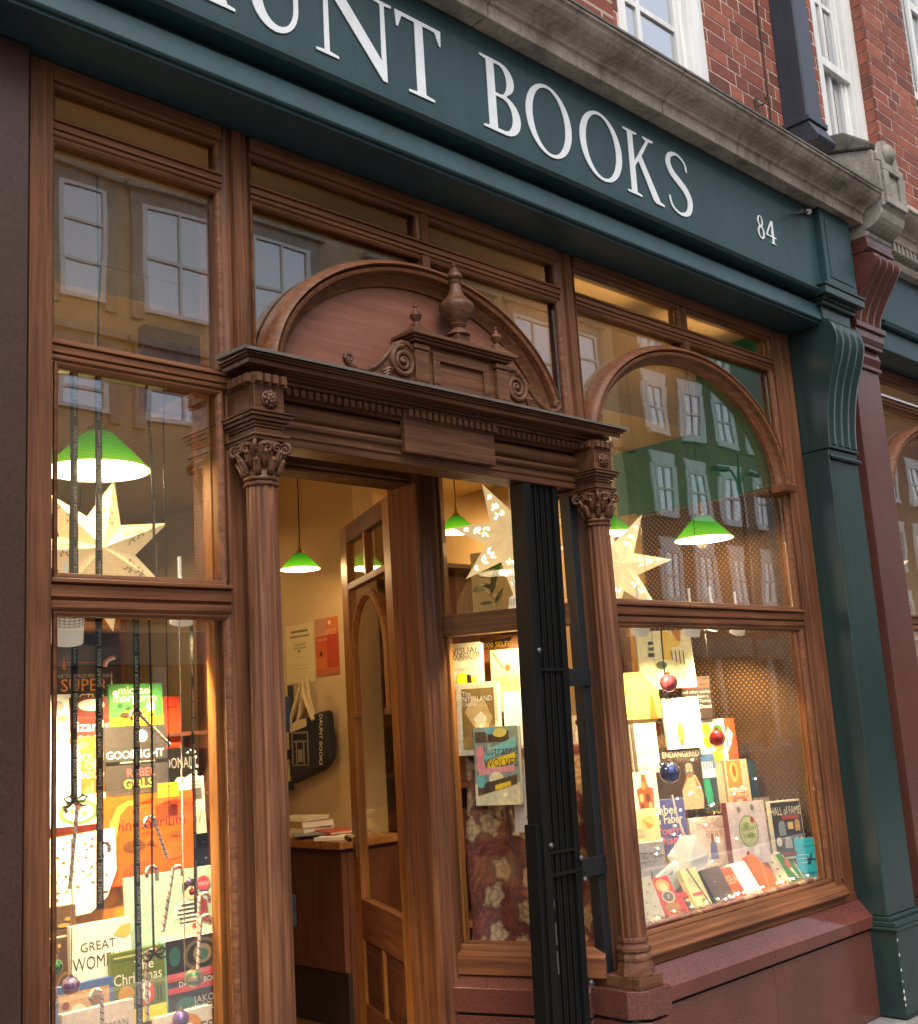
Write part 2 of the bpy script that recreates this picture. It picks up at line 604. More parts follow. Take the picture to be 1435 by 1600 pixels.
# ------------------------------------------------------------------ fascia with its painted lettering
fas = thing('shop_fascia', 'teal painted shop fascia board with large white serif lettering', 'fascia', (3.3, -0.25, 3.55))
FX0, FX1 = -1.2, 5.53
put('sign_board', MB().box(FX0, FX1, -0.28, -0.1, 3.735, 4.204), teal, fas, 0.004)
# moulded lower edge of the board, overhanging the band
extr_x('drip_moulding', [(-0.13, 3.734), (-0.284, 3.734), (-0.296, 3.724), (-0.296, 3.714), (-0.278, 3.704), (-0.195, 3.700), (-0.195, 3.6645), (-0.13, 3.6645)], FX0, FX1, teal, fas, 0.002)
extr_x('lower_band', [(-0.02, 3.560), (-0.252, 3.560), (-0.258, 3.566), (-0.240, 3.658), (-0.228, 3.664), (-0.02, 3.664)], FX0, FX1, teal, fas, 0.003)
extr_x('soffit', [(0.0, 3.548), (-0.240, 3.548), (-0.240, 3.5595), (0.0, 3.5595)], FX0, FX1, teal, fas)

def arc(cx, cz, rx, rz, a0, a1, n=14):
    return ell(cx, cz, rx, rz, a0, a1, n)

def s_outline():
    c = [(.505, .76), (.475, .90), (.31, .985), (.14, .93), (.085, .79), (.15, .65), (.30, .545), (.45, .43), (.525, .27), (.455, .085), (.27, .015), (.10, .085), (.045, .25)]
    w = [.030, .040, .042, .075, .105, .125, .130, .130, .115, .085, .042, .040, .030]
    pts = []
    n = len(c)
    for i in range(n - 1):
        p0, p1, p2, p3 = c[max(i - 1, 0)], c[i], c[i + 1], c[min(i + 2, n - 1)]
        for k in range(6):
            t = k / 6
            f = lambda a, b, c_, d: 0.5 * ((2 * b) + (-a + c_) * t + (2 * a - 5 * b + 4 * c_ - d) * t * t + (-a + 3 * b - 3 * c_ + d) * t ** 3)
            pts.append((f(p0[0], p1[0], p2[0], p3[0]), f(p0[1], p1[1], p2[1], p3[1]), w[i] + (w[i + 1] - w[i]) * t))
    pts.append((*c[-1], w[-1]))
    L, Rt = [], []
    for i, (x, z, ww) in enumerate(pts):
        a, b = pts[max(i - 1, 0)], pts[min(i + 1, len(pts) - 1)]
        dx, dz = b[0] - a[0], b[1] - a[1]
        l = math.hypot(dx, dz)
        L.append((x - dz / l * ww / 2, z + dx / l * ww / 2))
        Rt.append((x + dz / l * ww / 2, z - dx / l * ww / 2))
    return [L + Rt[::-1]]

GLYPH = {
 'A': [[(0, 0), (.24, 0), (.24, .03), (.135, .045), (.212, .30), (.51, .30), (.59, .045), (.49, .03), (.49, 0), (.82, 0), (.82, .03), (.735, .045), (.43, 1.0), (.375, 1.0), (.085, .045), (0, .03)],
       [(.226, .345), (.357, .776), (.495, .345)]],
 'U': [[(0, 1), (0, .97), (.10, .955)] + arc(.3775, .35, .2775, .365, 180, 360) + [(.655, .955), (.75, .97), (.75, 1), (.505, 1), (.505, .97), (.60, .955)] + arc(.415, .35, .185, .285, 0, -180) + [(.23, .955), (.33, .97), (.33, 1)]],
 'N': [[(0, 0), (.26, 0), (.26, .03), (.155, .045), (.155, .83), (.80, -.02), (.855, -.02), (.855, .955), (.95, .97), (.95, 1), (.70, 1), (.70, .97), (.80, .955), (.80, .22), (.22, 1.0), (0, 1), (0, .97), (.10, .95), (.10, .045), (0, .03)]],
 'T': [[(.16, 0), (.56, 0), (.56, .03), (.425, .045), (.425, .95), (.62, .95), (.685, .79), (.71, .79), (.72, 1.0), (0, 1.0), (.01, .79), (.035, .79), (.10, .95), (.295, .95), (.295, .045), (.16, .03)]],
 'B': [[(0, 0)] + arc(.36, .275, .28, .275, -90, 78) + arc(.33, .775, .235, .225, -62, 90) + [(0, 1), (0, .97), (.10, .955), (.10, .045), (0, .03)],
       [(.23, .05)] + arc(.34, .275, .165, .225, -90, 90) + [(.23, .50)], [(.23, .545)] + arc(.31, .75, .13, .205, -90, 90) + [(.23, .955)]],
 'O': [arc(.45, .5, .45, .52, 0, 350, 44), arc(.45, .5, .325, .475, 0, 350, 44)],
 'K': [[(0, 0), (.34, 0), (.34, .03), (.23, .045), (.23, .45), (.325, .565), (.64, .04), (.70, 0), (.92, 0), (.92, .03), (.82, .05), (.42, .66), (.64, .945), (.76, .97), (.76, 1), (.50, 1), (.50, .97), (.575, .95), (.23, .53), (.23, .955), (.34, .97), (.34, 1), (0, 1), (0, .97), (.10, .955), (.10, .045), (0, .03)]],
 'S': s_outline(),
 'D': [[(0, 0)] + arc(.34, .5, .45, .5, -90, 90, 24) + [(0, 1), (0, .97), (.10, .955), (.10, .045), (0, .03)], [(.23, .045)] + arc(.33, .5, .32, .455, -90, 90, 24) + [(.23, .955)]],
 '8': [arc(.25, .27, .25, .28, -90, 62, 16) + arc(.25, .76, .2, .24, -48, 228, 24) + arc(.25, .27, .25, .28, 118, 260, 16), arc(.25, .77, .11, .19, 0, 345, 22), arc(.25, .265, .145, .215, 0, 345, 22)],
 '4': [[(.02, .27), (.02, .33), (.36, 1.0), (.46, 1.0), (.46, .33), (.58, .33), (.58, .27), (.46, .27), (.46, .03), (.54, .02), (.54, 0), (.26, 0), (.26, .02), (.34, .03), (.34, .27)], [(.09, .33), (.34, .33), (.34, .82)]],
}

def glyph_mesh(ch, depth=0.002):
    cu = bpy.data.curves.new('glyph', 'CURVE')
    cu.dimensions = '2D'
    cu.fill_mode = 'BOTH'
    cu.extrude = depth
    for cont in GLYPH[ch]:
        sp = cu.splines.new('POLY')
        sp.points.add(len(cont) - 1)
        for p, (x, z) in zip(sp.points, cont):
            p.co = (x, z, 0, 1)
        sp.use_cyclic_u = True
    ob = bpy.data.objects.new('glyph', cu)
    me = bpy.data.meshes.new_from_object(ob)
    bpy.data.objects.remove(ob)
    return me

GM = {c: glyph_mesh(c) for c in GLYPH}
def glyph_w(ch):
    xs_ = [p[0] for c in GLYPH[ch] for p in c]
    return min(xs_), max(xs_)

def letter(ch, x0, x1, z0, h, y, parent, mat, name='letter'):
    me = GM[ch].copy()
    me.materials.clear()
    me.materials.append(mat)
    a, b = glyph_w(ch)
    o = add_obj(name, me, parent)
    sx = (x1 - x0) / (b - a)
    o.location = Vector((x0 - a * sx, y, z0)) - parent.location
    o.rotation_euler = (R(90), 0, 0)
    o.scale = (sx, h, 1)
    return o

for ch, a, b in (('D', 1.20, 1.50), ('A', 1.53, 1.805), ('U', 1.83, 2.085), ('N', 2.123, 2.47), ('T', 2.488, 2.714), ('B', 2.922, 3.135), ('O', 3.174, 3.455), ('O', 3.510, 3.795), ('K', 3.822, 4.09), ('S', 4.135, 4.325)):
    letter(ch, a, b, 3.792, 0.310, -0.2835, fas, letter_w)
letter('8', 4.905, 4.968, 3.866, 0.128, -0.2835, fas, letter_w, 'numeral')
letter('4', 4.985, 5.082, 3.866, 0.128, -0.2835, fas, letter_w, 'numeral')

# small lamp arm sticking out of the fascia by the pilaster
hk = thing('wire_bracket', 'thin dark wire bracket poking out beside the number on the fascia', 'bracket', (5.40, -0.28, 4.13))
put('arm', MB().tube([(5.47, -0.285, 4.165), (5.40, -0.30, 4.135), (5.35, -0.312, 4.125), (5.27, -0.33, 4.085), (5.18, -0.35, 4.05)], [.009, .007, .011, .006, .004], 6), nail, hk)
put('socket', MB().tube([(5.485, -0.284, 4.172), (5.44, -0.30, 4.153)], .016, 8), plain('porcelain', (.5, .47, .42), .4), hk)

# ------------------------------------------------------------------ upper storey: brick facade with white sash windows
fac = thing('brick_facade', 'red brick upper storey with white sash windows above the stone cornice', 'building', (5.4, 0.2, 4.44))
YW = -0.12
wallm = MB()
for x0, x1, z0, z1 in ((-1.5, 4.10, 4.3, 7.0), (4.86, 6.17, 4.3, 7.0), (6.74, 9.7, 4.3, 7.0), (4.10, 4.86, 6.5, 7.0), (6.17, 6.74, 6.6, 7.0)):
    wallm.box(x0, x1, YW - 0.0042, 0.35, z0, z1)
put('mortar_wall', wallm, mortar, fac)
put('upper_wall', MB().box(-1.5, 9.7, YW, 0.35, 7.002, 11.5), brick_up, fac)
put('side_wall_brickwork', MB().box(-1.5, 4.05, YW - .012, YW - 0.005, 4.3, 7.0), brick_up, fac)
CO, BS, BH_ = 0.083, 0.238, 0.114
st_me = MB().box(-BS / 2, BS / 2, -0.006, 0.05, -0.0365, 0.0365).mesh('brick_stretcher', brick_m)
hd_me = MB().box(-BH_ / 2, BH_ / 2, -0.006, 0.05, -0.0365, 0.0365).mesh('brick_header', brick_m)
def brick_field(xa, xb, za, zb, y):
    j = 0
    z = za
    while z < zb:
        x = xa - (0.09 if j % 2 else -0.09) - 0.24
        kind = j % 2
        while x < xb:
            w = BS if kind else BH_
            x0, x1 = max(x, xa), min(x + w, xb)
            if x1 - x0 > 0.008:
                o = add_obj('brick', st_me if kind else hd_me, fac, (((x0 + x1) / 2) - 5.4, y - 0.2 + random.uniform(-.0015, .0015), z + 0.0415 - 4.44))
                o.scale = ((x1 - x0) / w, 1, 1)
            x += w + 0.010
            kind = 1 - kind
        z += CO
        j += 1
brick_field(4.862, 5.72, 4.62, 5.86, YW)
brick_field(5.86, 6.165, 4.62, 6.10, YW)
brick_field(4.055, 4.098, 4.70, 5.05, YW)
# brick pier of the next house, standing forward
put('pier_core', MB().box(6.745, 7.42, -0.2020, YW - .006, 4.3, 7.0), mortar, fac)
brick_field(6.742, 7.425, 4.70, 6.55, -0.198)
hp = MB().box(-0.006, 0.05, -0.038, 0.034, -0.0365, 0.0365).mesh('pier_side_brick', brick_m)
for j in range(23):
    add_obj('brick', hp, fac, (6.744 - 5.4, -0.158 - 0.2, 4.70 + j * CO + 0.0415 - 4.44))
# vertical wires and nails on the wall
put('wall_cable', MB().tube([(5.48, YW - .012, 4.45), (5.475, YW - .012, 5.0), (5.478, YW - .012, 5.95)], .005, 6), nail, fac)

def sash_window(x0, x1, z0, z1, bars, label):
    w = add_obj('window', MB().box(x0, x1, YW + 0.10, YW + 0.13, z0, z1).mesh('window_back', soil), fac)
    w.location = -fac.location
    w['label'] = label
    f = MB()
    c = 0.055
    f.box(x0, x0 + c, YW - 0.012, YW + 0.09, z0, z1).box(x1 - c * 2.6, x1, YW - 0.012, YW + 0.09, z0, z1)
    f.box(x0 + c, x0 + c + .03, YW + .02, YW + .09, z0, z1).box(x1 - c * 2.6 - .03, x1 - c * 2.6, YW + .02, YW + .09, z0, z1)
    o = put('frame', f, white_pt, w, 0.004)
    o.location = (0, 0, 0)
    gx0, gx1 = x0 + c + .031, x1 - c * 2.6 - .031
    s = MB()
    s.box(gx0, gx0 + .035, YW + .03, YW + .07, z0, z1).box(gx1 - .035, gx1, YW + .03, YW + .07, z0, z1)
    for kind, p in bars:
        if kind == 'v':
            s.box(p - .016, p + .016, YW + .034, YW + .066, z0, z1)
        else:
            s.box(gx0 + .036, gx1 - .036, YW + .037, YW + .064, p - .016, p + .016)
    o = put('sash', s, white_pt, w, 0.003)
    o.location = (0, 0, 0)
    o = put('pane', MB().box(gx0, gx1, YW + .050, YW + .054, z0, z1), far_glass_m, w)
    o.location = (0, 0, 0)
    return w
sash_window(4.10, 4.86, 4.45, 6.5, [('v', 4.335), ('h', 5.03), ('h', 5.6)], 'white casement window with square panes and wide casing')
w2 = sash_window(6.17, 6.74, 4.45, 6.6, [('v', 6.40), ('h', 5.95)], 'tall white sash window with horns at its meeting rail')
o = put('meeting_rail', MB().box(6.235, 6.61, YW - .004, YW + .03, 5.44, 5.50).box(6.60, 6.635, YW - .006, YW + .03, 5.36, 5.438), white_pt, w2, 0.004)
o.location = (0, 0, 0)
o = put('curtain', MB().box(6.50, 6.58, YW + .06, YW + .075, 4.45, 6.6), plain('grey_curtain', (.30, .30, .29), .8, vary=.3, vscale=20), w2)
o.location = (0, 0, 0)
w3 = add_obj('window', MB().box(7.43, 8.1, -0.17, -0.16, 4.6, 6.9).mesh('window_back', far_glass_m), fac)
w3.location = -fac.location
w3['label'] = 'white framed window at the picture edge in the next house'
fm = MB().box(7.425, 7.47, -.19, -.15, 4.6, 6.9).box(7.56, 7.60, -.20, -.171, 4.6, 6.9).box(7.76, 7.82, -.20, -.15, 4.6, 6.9).box(7.471, 7.559, -.195, -.171, 5.62, 5.68).box(7.601, 7.759, -.195, -.171, 5.62, 5.68).box(7.40, 7.84, -.24, -.201, 5.02, 5.07).box(7.601, 7.759, -.196, -.171, 6.38, 6.45)
o = put('frame', fm, white_pt, w3, .003)
o.location = (0, 0, 0)

# rectangular downpipe with its shoe
dp = thing('downpipe', 'square blue black cast iron downpipe on the brick wall', 'pipe', (5.72, -0.2, 4.45))
put('pipe', MB().box(5.625, 5.80, -0.275, YW - .004, 4.78, 7.4), pipe_pt, dp, 0.008)
put('shoe', MB().prism([(-.129, 4.765), (-.285, 4.765), (-.335, 4.66), (-.32, 4.63), (-.129, 4.66)], 5.612, 5.813, 'x').box(5.602, 5.823, -.297, -.127, 4.766, 4.80), pipe_pt, dp, 0.005)
bk = thing('wall_hook', 'small rusty iron hook plate fixed to the brickwork', 'hook', (5.33, -.13, 4.72))
put('plate', MB().box(5.315, 5.345, YW - .016, YW - .007, 4.68, 4.86), nail, bk, .002)
put('hook', MB().tube([(5.335, YW - .016, 4.82), (5.36, YW - .04, 4.83), (5.375, YW - .05, 4.85), (5.365, YW - .05, 4.87)], .006, 6), nail, bk)
bk = thing('wall_hook', 'rusty iron hook by the foot of the downpipe', 'hook', (5.56, -.13, 4.62))
put('plate', MB().box(5.575, 5.60, YW - .016, YW - .007, 4.60, 4.75), nail, bk, .002)
put('hook', MB().tube([(5.585, YW - .016, 4.66), (5.55, YW - .05, 4.64), (5.51, YW - .08, 4.62)], .007, 6), nail, bk)

# ------------------------------------------------------------------ green pilaster
gp = thing('green_pilaster', 'dark green painted pilaster with a reeded scroll bracket', 'pilaster', (5.69, -0.1, 0))
put('shaft', MB().box(5.532, 5.85, -0.20, 0.15, 0.47, 2.862), green_pt, gp, 0.006)
put('base', MB().box(5.515, 5.885, -0.245, 0.15, 0.0, 0.405), green_pt, gp, 0.005)
put('base_moulding', MB().prism([(5.505, .10), (5.505, -.255), (5.895, -.255), (5.895, .10)], .406, .422, 'z').prism([(5.515, .10), (5.515, -.244), (5.885, -.244), (5.885, .10)], .4225, .448, 'z').prism([(5.524, .10), (5.524, -.215), (5.866, -.215), (5.866, .10)], .4485, .4695, 'z'), green_pt, gp, 0.004)
def scroll_bracket(name, x0, x1, pts, reeds, mat, parent, yback, amp=0.014):
    n = 40
    z0, z1 = pts[0][1], pts[-1][1]
    def cr(t):
        f = t * (len(pts) - 1)
        i = min(int(f), len(pts) - 2)
        u = f - i
        p = [pts[max(i - 1, 0)], pts[i], pts[i + 1], pts[min(i + 2, len(pts) - 1)]]
        q = lambda k: 0.5 * (2 * p[1][k] + (-p[0][k] + p[2][k]) * u + (2 * p[0][k] - 5 * p[1][k] + 4 * p[2][k] - p[3][k]) * u * u + (-p[0][k] + 3 * p[1][k] - 3 * p[2][k] + p[3][k]) * u ** 3)
        return q(0), q(1)
    m = 48
    vs, fs = [], []
    for j in range(n + 1):
        y, z = cr(j / n)
        for i in range(m + 1):
            s_ = i / m
            vs.append((x0 + (x1 - x0) * s_, y - amp * abs(math.sin(math.pi * reeds * s_)) ** 0.7, z))
        vs.append((x1, yback, z))
        vs.append((x0, yback, z))
    w = m + 3
    for j in range(n):
        for i in range(w):
            k = (i + 1) % w
            fs.append((j * w + i, j * w + k, (j + 1) * w + k, (j + 1) * w + i))
    fs += [tuple(range(w))[::-1], tuple(n * w + i for i in range(w))]
    return put(name, MB().add(vs, fs), mat, parent, smooth=True)
scroll_bracket('scroll_bracket', 5.535, 5.848, [(-.205, 2.885), (-.208, 2.96), (-.222, 3.08), (-.252, 3.22), (-.302, 3.36), (-.322, 3.45), (-.305, 3.53), (-.262, 3.575)], 4, green_pt, gp, 0.1)
put('bracket_foot', MB().box(5.528, 5.854, -.212, .1, 2.864, 2.884), green_pt, gp, .003)
put('rope_bead', MB().tube([(5.53 + .012 * i, -.208 - .004 * (i % 2), 2.815 + .004 * (i % 2)) for i in range(28)], [.009 if i % 2 else .014 for i in range(28)], 8), green_pt, gp, smooth='all')
put('neck', MB().box(5.535, 5.85, -.262, .1, 3.577, 3.648), green_pt, gp, .004)
put('capital', MB().prism([(5.515, .1), (5.515, -.285), (5.872, -.285), (5.872, .1)], 3.649, 3.672, 'z').prism([(5.500, .1), (5.500, -.300), (5.885, -.300), (5.885, .1)], 3.6725, 3.690, 'z').prism([(5.470, .1), (5.470, -.330), (5.915, -.330), (5.915, .1)], 3.6905, 3.735, 'z').prism([(5.462, .1), (5.462, -.338), (5.923, -.338), (5.923, .1)], 3.7355, 3.750, 'z'), green_pt, gp, .004)
put('upper_block', MB().box(5.535, 5.868, -.318, .1, 3.751, 4.203), teal, gp, .005)
put('upper_panel', MB().box(5.575, 5.83, -.322, -.3185, 3.80, 4.15), teal, gp, .002)
chip = MB()
for z, s_ in ((.36, .010), (.29, .012), (.22, .012), (.17, .008), (.12, .014), (.085, .018), (.06, .010)):
    chip.add([(5.5147, -.2457, z), (5.5147 - .0005, -.2457 + s_ * .4, z + s_ * .5), (5.5147, -.2457, z + s_ * 1.6), (5.5147 + s_ * .4, -.2457 - .0005, z + s_ * .6)], [(0, 1, 2), (0, 2, 3), (0, 3, 1), (1, 3, 2)])
put('paint_chip', chip, plain('bare_primer', (.6, .6, .57), .7), gp)

# ------------------------------------------------------------------ granite pilaster with stone console
rp = thing('granite_pilaster', 'polished red granite pilaster between the two shop fronts', 'pilaster', (6.1, -0.1, 0))
put('shaft', MB().box(5.952, 6.262, -0.20, 0.12, 0.5, 3.40), gran_mat, rp, .004)
put('plinth', MB().box(5.93, 6.29, -0.24, 0.12, 0.0, 0.497), gran_mat, rp, .004)
put('necking', MB().box(5.94, 6.275, -.215, .12, 3.402, 3.425).prism([(.12, 3.4255), (-.205, 3.4255), (-.222, 3.47), (-.205, 3.525), (.12, 3.525)], 5.948, 6.268, 'x').box(5.935, 6.28, -.235, .12, 3.5255, 3.545).prism([(.12, 3.5455), (-.225, 3.5455), (-.25, 3.57), (-.25, 3.62), (.12, 3.62)], 5.935, 6.28, 'x').box(5.925, 6.29, -.265, .12, 3.6205, 3.655), gran_mat, rp, .003)
scroll_bracket('granite_scroll', 5.945, 6.265, [(-.245, 3.657), (-.26, 3.72), (-.30, 3.80), (-.36, 3.89), (-.405, 3.96), (-.40, 4.01), (-.34, 4.035)], 4, gran_mat, rp, .1, .012)
put('top_mould', MB().prism([(.1, 4.037), (-.35, 4.037), (-.385, 4.055), (-.38, 4.085), (.1, 4.085)], 5.94, 6.27, 'x').box(5.945, 6.265, -.375, .1, 4.0855, 4.125), gran_mat, rp, .003)
sc = thing('stone_console', 'pale weathered stone end block with round boss and square recess', 'console block', (6.11, -.3, 4.13))
conc = [(-.05, 4.128), (-.375, 4.128), (-.385, 4.15), (-.365, 4.165)] + [(-.365 - .115 * math.sin(R(a)), 4.165 + .10 * (1 - math.cos(R(a)))) for a in range(15, 91, 15)] + [(-.495, 4.275), (-.495, 4.30)]
put('body', MB().prism(conc + [(-.495, 4.545), (-.47, 4.55), (-.47, 4.62), (-.05, 4.75)], 5.962, 6.262, 'x'), stone_l, sc, .006)
put('boss_face', MB().prism([(5.975, 4.555), (6.25, 4.555), (6.25, 4.60), (6.20, 4.68), (6.112, 4.715), (6.02, 4.68), (5.975, 4.60)], -.492, -.472, 'y'), stone_l, sc, .004)
Mb = Matrix.Translation((6.112, -.493, 4.625)) @ Matrix.Rotation(R(90), 4, 'X')
put('boss', MB().lathe([(.001, -.004), (.06, -.004), (.064, .004), (.058, .008), (.05, .022), (.03, .034), (.001, .038)], n=20, M=Mb), stone_l, sc, smooth=True)
put('recess_frame', MB().box(5.985, 6.24, -.515, -.4955, 4.49, 4.54).box(5.985, 6.24, -.515, -.4955, 4.285, 4.335).box(5.985, 6.045, -.515, -.4955, 4.3355, 4.4895).box(6.18, 6.24, -.515, -.4955, 4.3355, 4.4895), stone_l, sc, .004)
put('mossy_top', MB().prism([(-.46, 4.625), (-.478, 4.66), (-.32, 4.79), (-.1, 4.83), (-.05, 4.752)], 5.945, 6.275, 'x'), stone_g, sc, .012)
lwall = thing('brick_wall', 'plain brick wall continuing left of the dark granite pilaster', 'wall', (-.4, 0, 0))
put('wall', MB().box(-1.5, .719, -.03, .35, 0, 4.3), brick_up, lwall)
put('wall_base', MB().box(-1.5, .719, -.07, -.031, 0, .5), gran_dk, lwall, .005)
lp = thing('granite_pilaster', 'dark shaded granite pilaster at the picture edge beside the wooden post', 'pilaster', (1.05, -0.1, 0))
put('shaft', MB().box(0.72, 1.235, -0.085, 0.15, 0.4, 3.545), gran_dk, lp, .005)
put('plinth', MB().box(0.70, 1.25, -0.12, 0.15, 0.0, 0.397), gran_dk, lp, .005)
# ------------------------------------------------------------------ timber shop front
YF0, YF1 = -0.035, 0.045     # frame depth
def bead_frame(mb, x0, x1, z0, z1, w=0.016, y=-0.018, d=0.012):
    """Ovolo bead round an opening, mitred; lies inside the opening."""
    prof = [(0, 0), (w, 0.004), (w * .8, -d * .45), (w * .35, -d * .9), (0, -d)]
    pts = [((x0, z0), (1, 1)), ((x1, z0), (-1, 1)), ((x1, z1), (-1, -1)), ((x0, z1), (1, -1))]
    path = [((p[0], y, p[1]), (q[0], 0, q[1]), (0, 1, 0)) for p, q in pts]
    mb.sweep(prof, path, closed=True)
    return mb

def pane(parent, x0, x1, z0, z1, y=0.006, name='pane', mat=None):
    return put(name, MB().box(x0, x1, y, y + 0.006, z0, z1), mat or pane_m, parent)

def moulded_post(name, parent, x0, x1, z0, z1, proud=0.012):
    """Upright with a raised centre fillet and side beads."""
    w = x1 - x0
    prof = [(x0, YF1), (x0, YF0 + .010), (x0 + .14 * w, YF0), (x0 + .26 * w, YF0), (x0 + .30 * w, YF0 + .007), (x0 + .34 * w, YF0 - proud), (x0 + .66 * w, YF0 - proud), (x0 + .70 * w, YF0 + .007), (x0 + .74 * w, YF0), (x0 + .86 * w, YF0), (x1, YF0 + .010), (x1, YF1)]
    return put(name, MB().prism(prof, z0, z1, 'z'), wood_v, parent, .0015)

def moulded_rail(name, parent, x0, x1, z0, z1, mat=None, proud=.010):
    h = z1 - z0
    prof = [(YF1, z0), (YF0 + .008, z0), (YF0, z0 + .10 * h), (YF0, z0 + .30 * h), (YF0 + .008, z0 + .34 * h), (YF0 + .004, z0 + .40 * h), (YF0 - proud * .3, z0 + .42 * h), (YF0 - proud * .3, z0 + .78 * h), (YF0 + .006, z0 + .81 * h), (YF0 - proud, z0 + .85 * h), (YF0 - proud, z0 + .95 * h), (YF0, z1), (YF1, z1)]
    return put(name, MB().prism(prof, x0, x1, 'x'), mat or wood_h, parent, .001)

# ---- left display window
lw = thing('display_window', 'narrow left shop window in a brown timber frame hung with black ribbons', 'shop window', (1.6, 0, 0.5))
bar('post', lw, 1.252, 1.322, -0.05, YF1, 0.40, 3.545, wood_v, .004)
put('post_bead', MB().prism([(1.323, .03), (1.323, -.030), (1.331, -.026), (1.335, -.012), (1.335, .03)], .70, 3.30, 'z'), wood_v, lw, .001)
bar('jamb_bead', lw, 1.886, 1.899, -.020, .04, 2.02, 3.30, wood_v, .002)
bar('head', lw, 1.323, 1.899, YF0 - .01, YF1, 3.492, 3.545, wood_h, .004)
moulded_rail('upper_transom', lw, 1.323, 1.899, 3.318, 3.372)
moulded_rail('transom_rail', lw, 1.323, 1.899, 2.628, 2.684)
moulded_rail('mid_rail', lw, 1.323, 1.899, 1.915, 2.006, proud=.018)
moulded_rail('sill', lw, 1.323, 1.899, .56, .65, proud=.03)
for z0, z1 in ((3.373, 3.491), (2.685, 3.317), (2.007, 2.627), (.651, 1.914)):
    b = MB()
    bead_frame(b, 1.3365 if z1 < 3.3 else 1.3235, 1.8855 if z0 > 2 and z1 < 3.3 else 1.8985, z0, z1)
    put('bead', b, wood_h, lw)
    pane(lw, 1.324, 1.898, z0, z1)
put('inner_jamb', MB().box(1.885, 1.925, .046, .095, .66, 3.3), wood_in, lw, .003)
lsr = thing('stall_riser', 'red granite stall riser below the narrow left window', 'stall riser', (1.6, -.1, 0))
put('panel', MB().box(1.252, 1.90, -.105, .1, 0, .405), gran_mat, lsr, .003)
put('coping', MB().prism([(.08, .42), (-.12, .42), (-.12, .47), (-.06, .558), (.08, .558)], 1.252, 1.90, 'x'), gran_pol, lsr, .002)

# ---- mullions and the lights above the entrance
cw = thing('transom_window', 'glazed timber lights above the arched entrance hood', 'window', (2.8, 0, 2.7))
moulded_post('mullion', cw, 1.901, 2.012, 2.64, 3.545)
moulded_post('mullion', cw, 3.598, 3.702, 2.64, 3.545)
bar('head', cw, 2.0125, 3.5975, YF0 - .01, YF1, 3.492, 3.545, wood_h, .004)
moulded_rail('transom_rail', cw, 2.0125, 3.5975, 3.318, 3.372)
bar('mullion_small', cw, 2.790, 2.828, YF0 - .004, YF1, 3.3725, 3.4915, wood_v, .004)
bar('mullion_lower', cw, 2.790, 2.828, YF0 - .004, YF1, 3.20, 3.3175, wood_v, .004)
for x0, x1, z0, z1 in ((2.013, 2.789, 3.373, 3.491), (2.829, 3.597, 3.373, 3.491)):
    b = MB()
    bead_frame(b, x0, x1, z0, z1)
    put('bead', b, wood_h, cw)
    pane(cw, x0, x1, z0, z1)
pane(cw, 2.013, 3.597, 2.70, 3.317)
b = MB()
bead_frame(b, 2.013, 3.597, 2.70, 3.3165)
put('bead', b, wood_h, cw)
for x0, x1, mt in ((1.902, 2.011, wood_v), (3.599, 3.701, wood_v)):
    bar('lower_mullion', cw, x0, x1, YF0 + .01, YF1, .56, 2.639, mt, .006)

# ---- right display window
rw = thing('display_window', 'wide right shop window with an arched timber head and mid rail', 'shop window', (4.5, 0, 0.6))
bar('post', rw, 5.352, 5.530, -.045, YF1, .575, 3.545, wood_v, .005)
put('post_bead', MB().prism([(5.351, .03), (5.351, -.030), (5.343, -.026), (5.337, -.010), (5.337, .03)], .66, 3.30, 'z').prism([(5.40, -.0455), (5.405, -.056), (5.425, -.056), (5.43, -.0455)], .66, 3.49, 'z'), wood_v, rw, .001)
bar('head', rw, 3.7025, 5.3515, YF0 - .01, YF1, 3.492, 3.545, wood_h, .004)
moulded_rail('upper_transom', rw, 3.7025, 5.3515, 3.318, 3.372)
moulded_rail('mid_rail', rw, 3.7025, 5.3515, 1.918, 2.010, proud=.018)
bar('mullion_small', rw, 4.518, 4.556, YF0 - .004, YF1, 3.3725, 3.4915, wood_v, .004)
bar('mullion_lower', rw, 4.518, 4.556, YF0 - .004, YF1, 3.222, 3.3175, wood_v, .004)
for x0, x1, z0, z1 in ((3.703, 4.517, 3.373, 3.491), (4.557, 5.351, 3.373, 3.491), (3.703, 5.336, 2.011, 3.317), (3.703, 5.336, .655, 1.917)):
    b = MB()
    bead_frame(b, x0, x1, z0, z1)
    put('bead', b, wood_h, rw)
    pane(rw, x0, x1, z0, z1)
put('sill', MB().prism([(.06, .580), (-.075, .580), (-.082, .592), (-.068, .604), (-.060, .622), (-.046, .632), (-.035, .652), (.06, .654)], 3.63, 5.42, 'x'), wood_h, rw, .002)
put('lower_sill', MB().prism([(.06, .545), (-.050, .545), (-.050, .5795), (.06, .5795)], 3.63, 5.53, 'x'), wood_h, rw, .003)

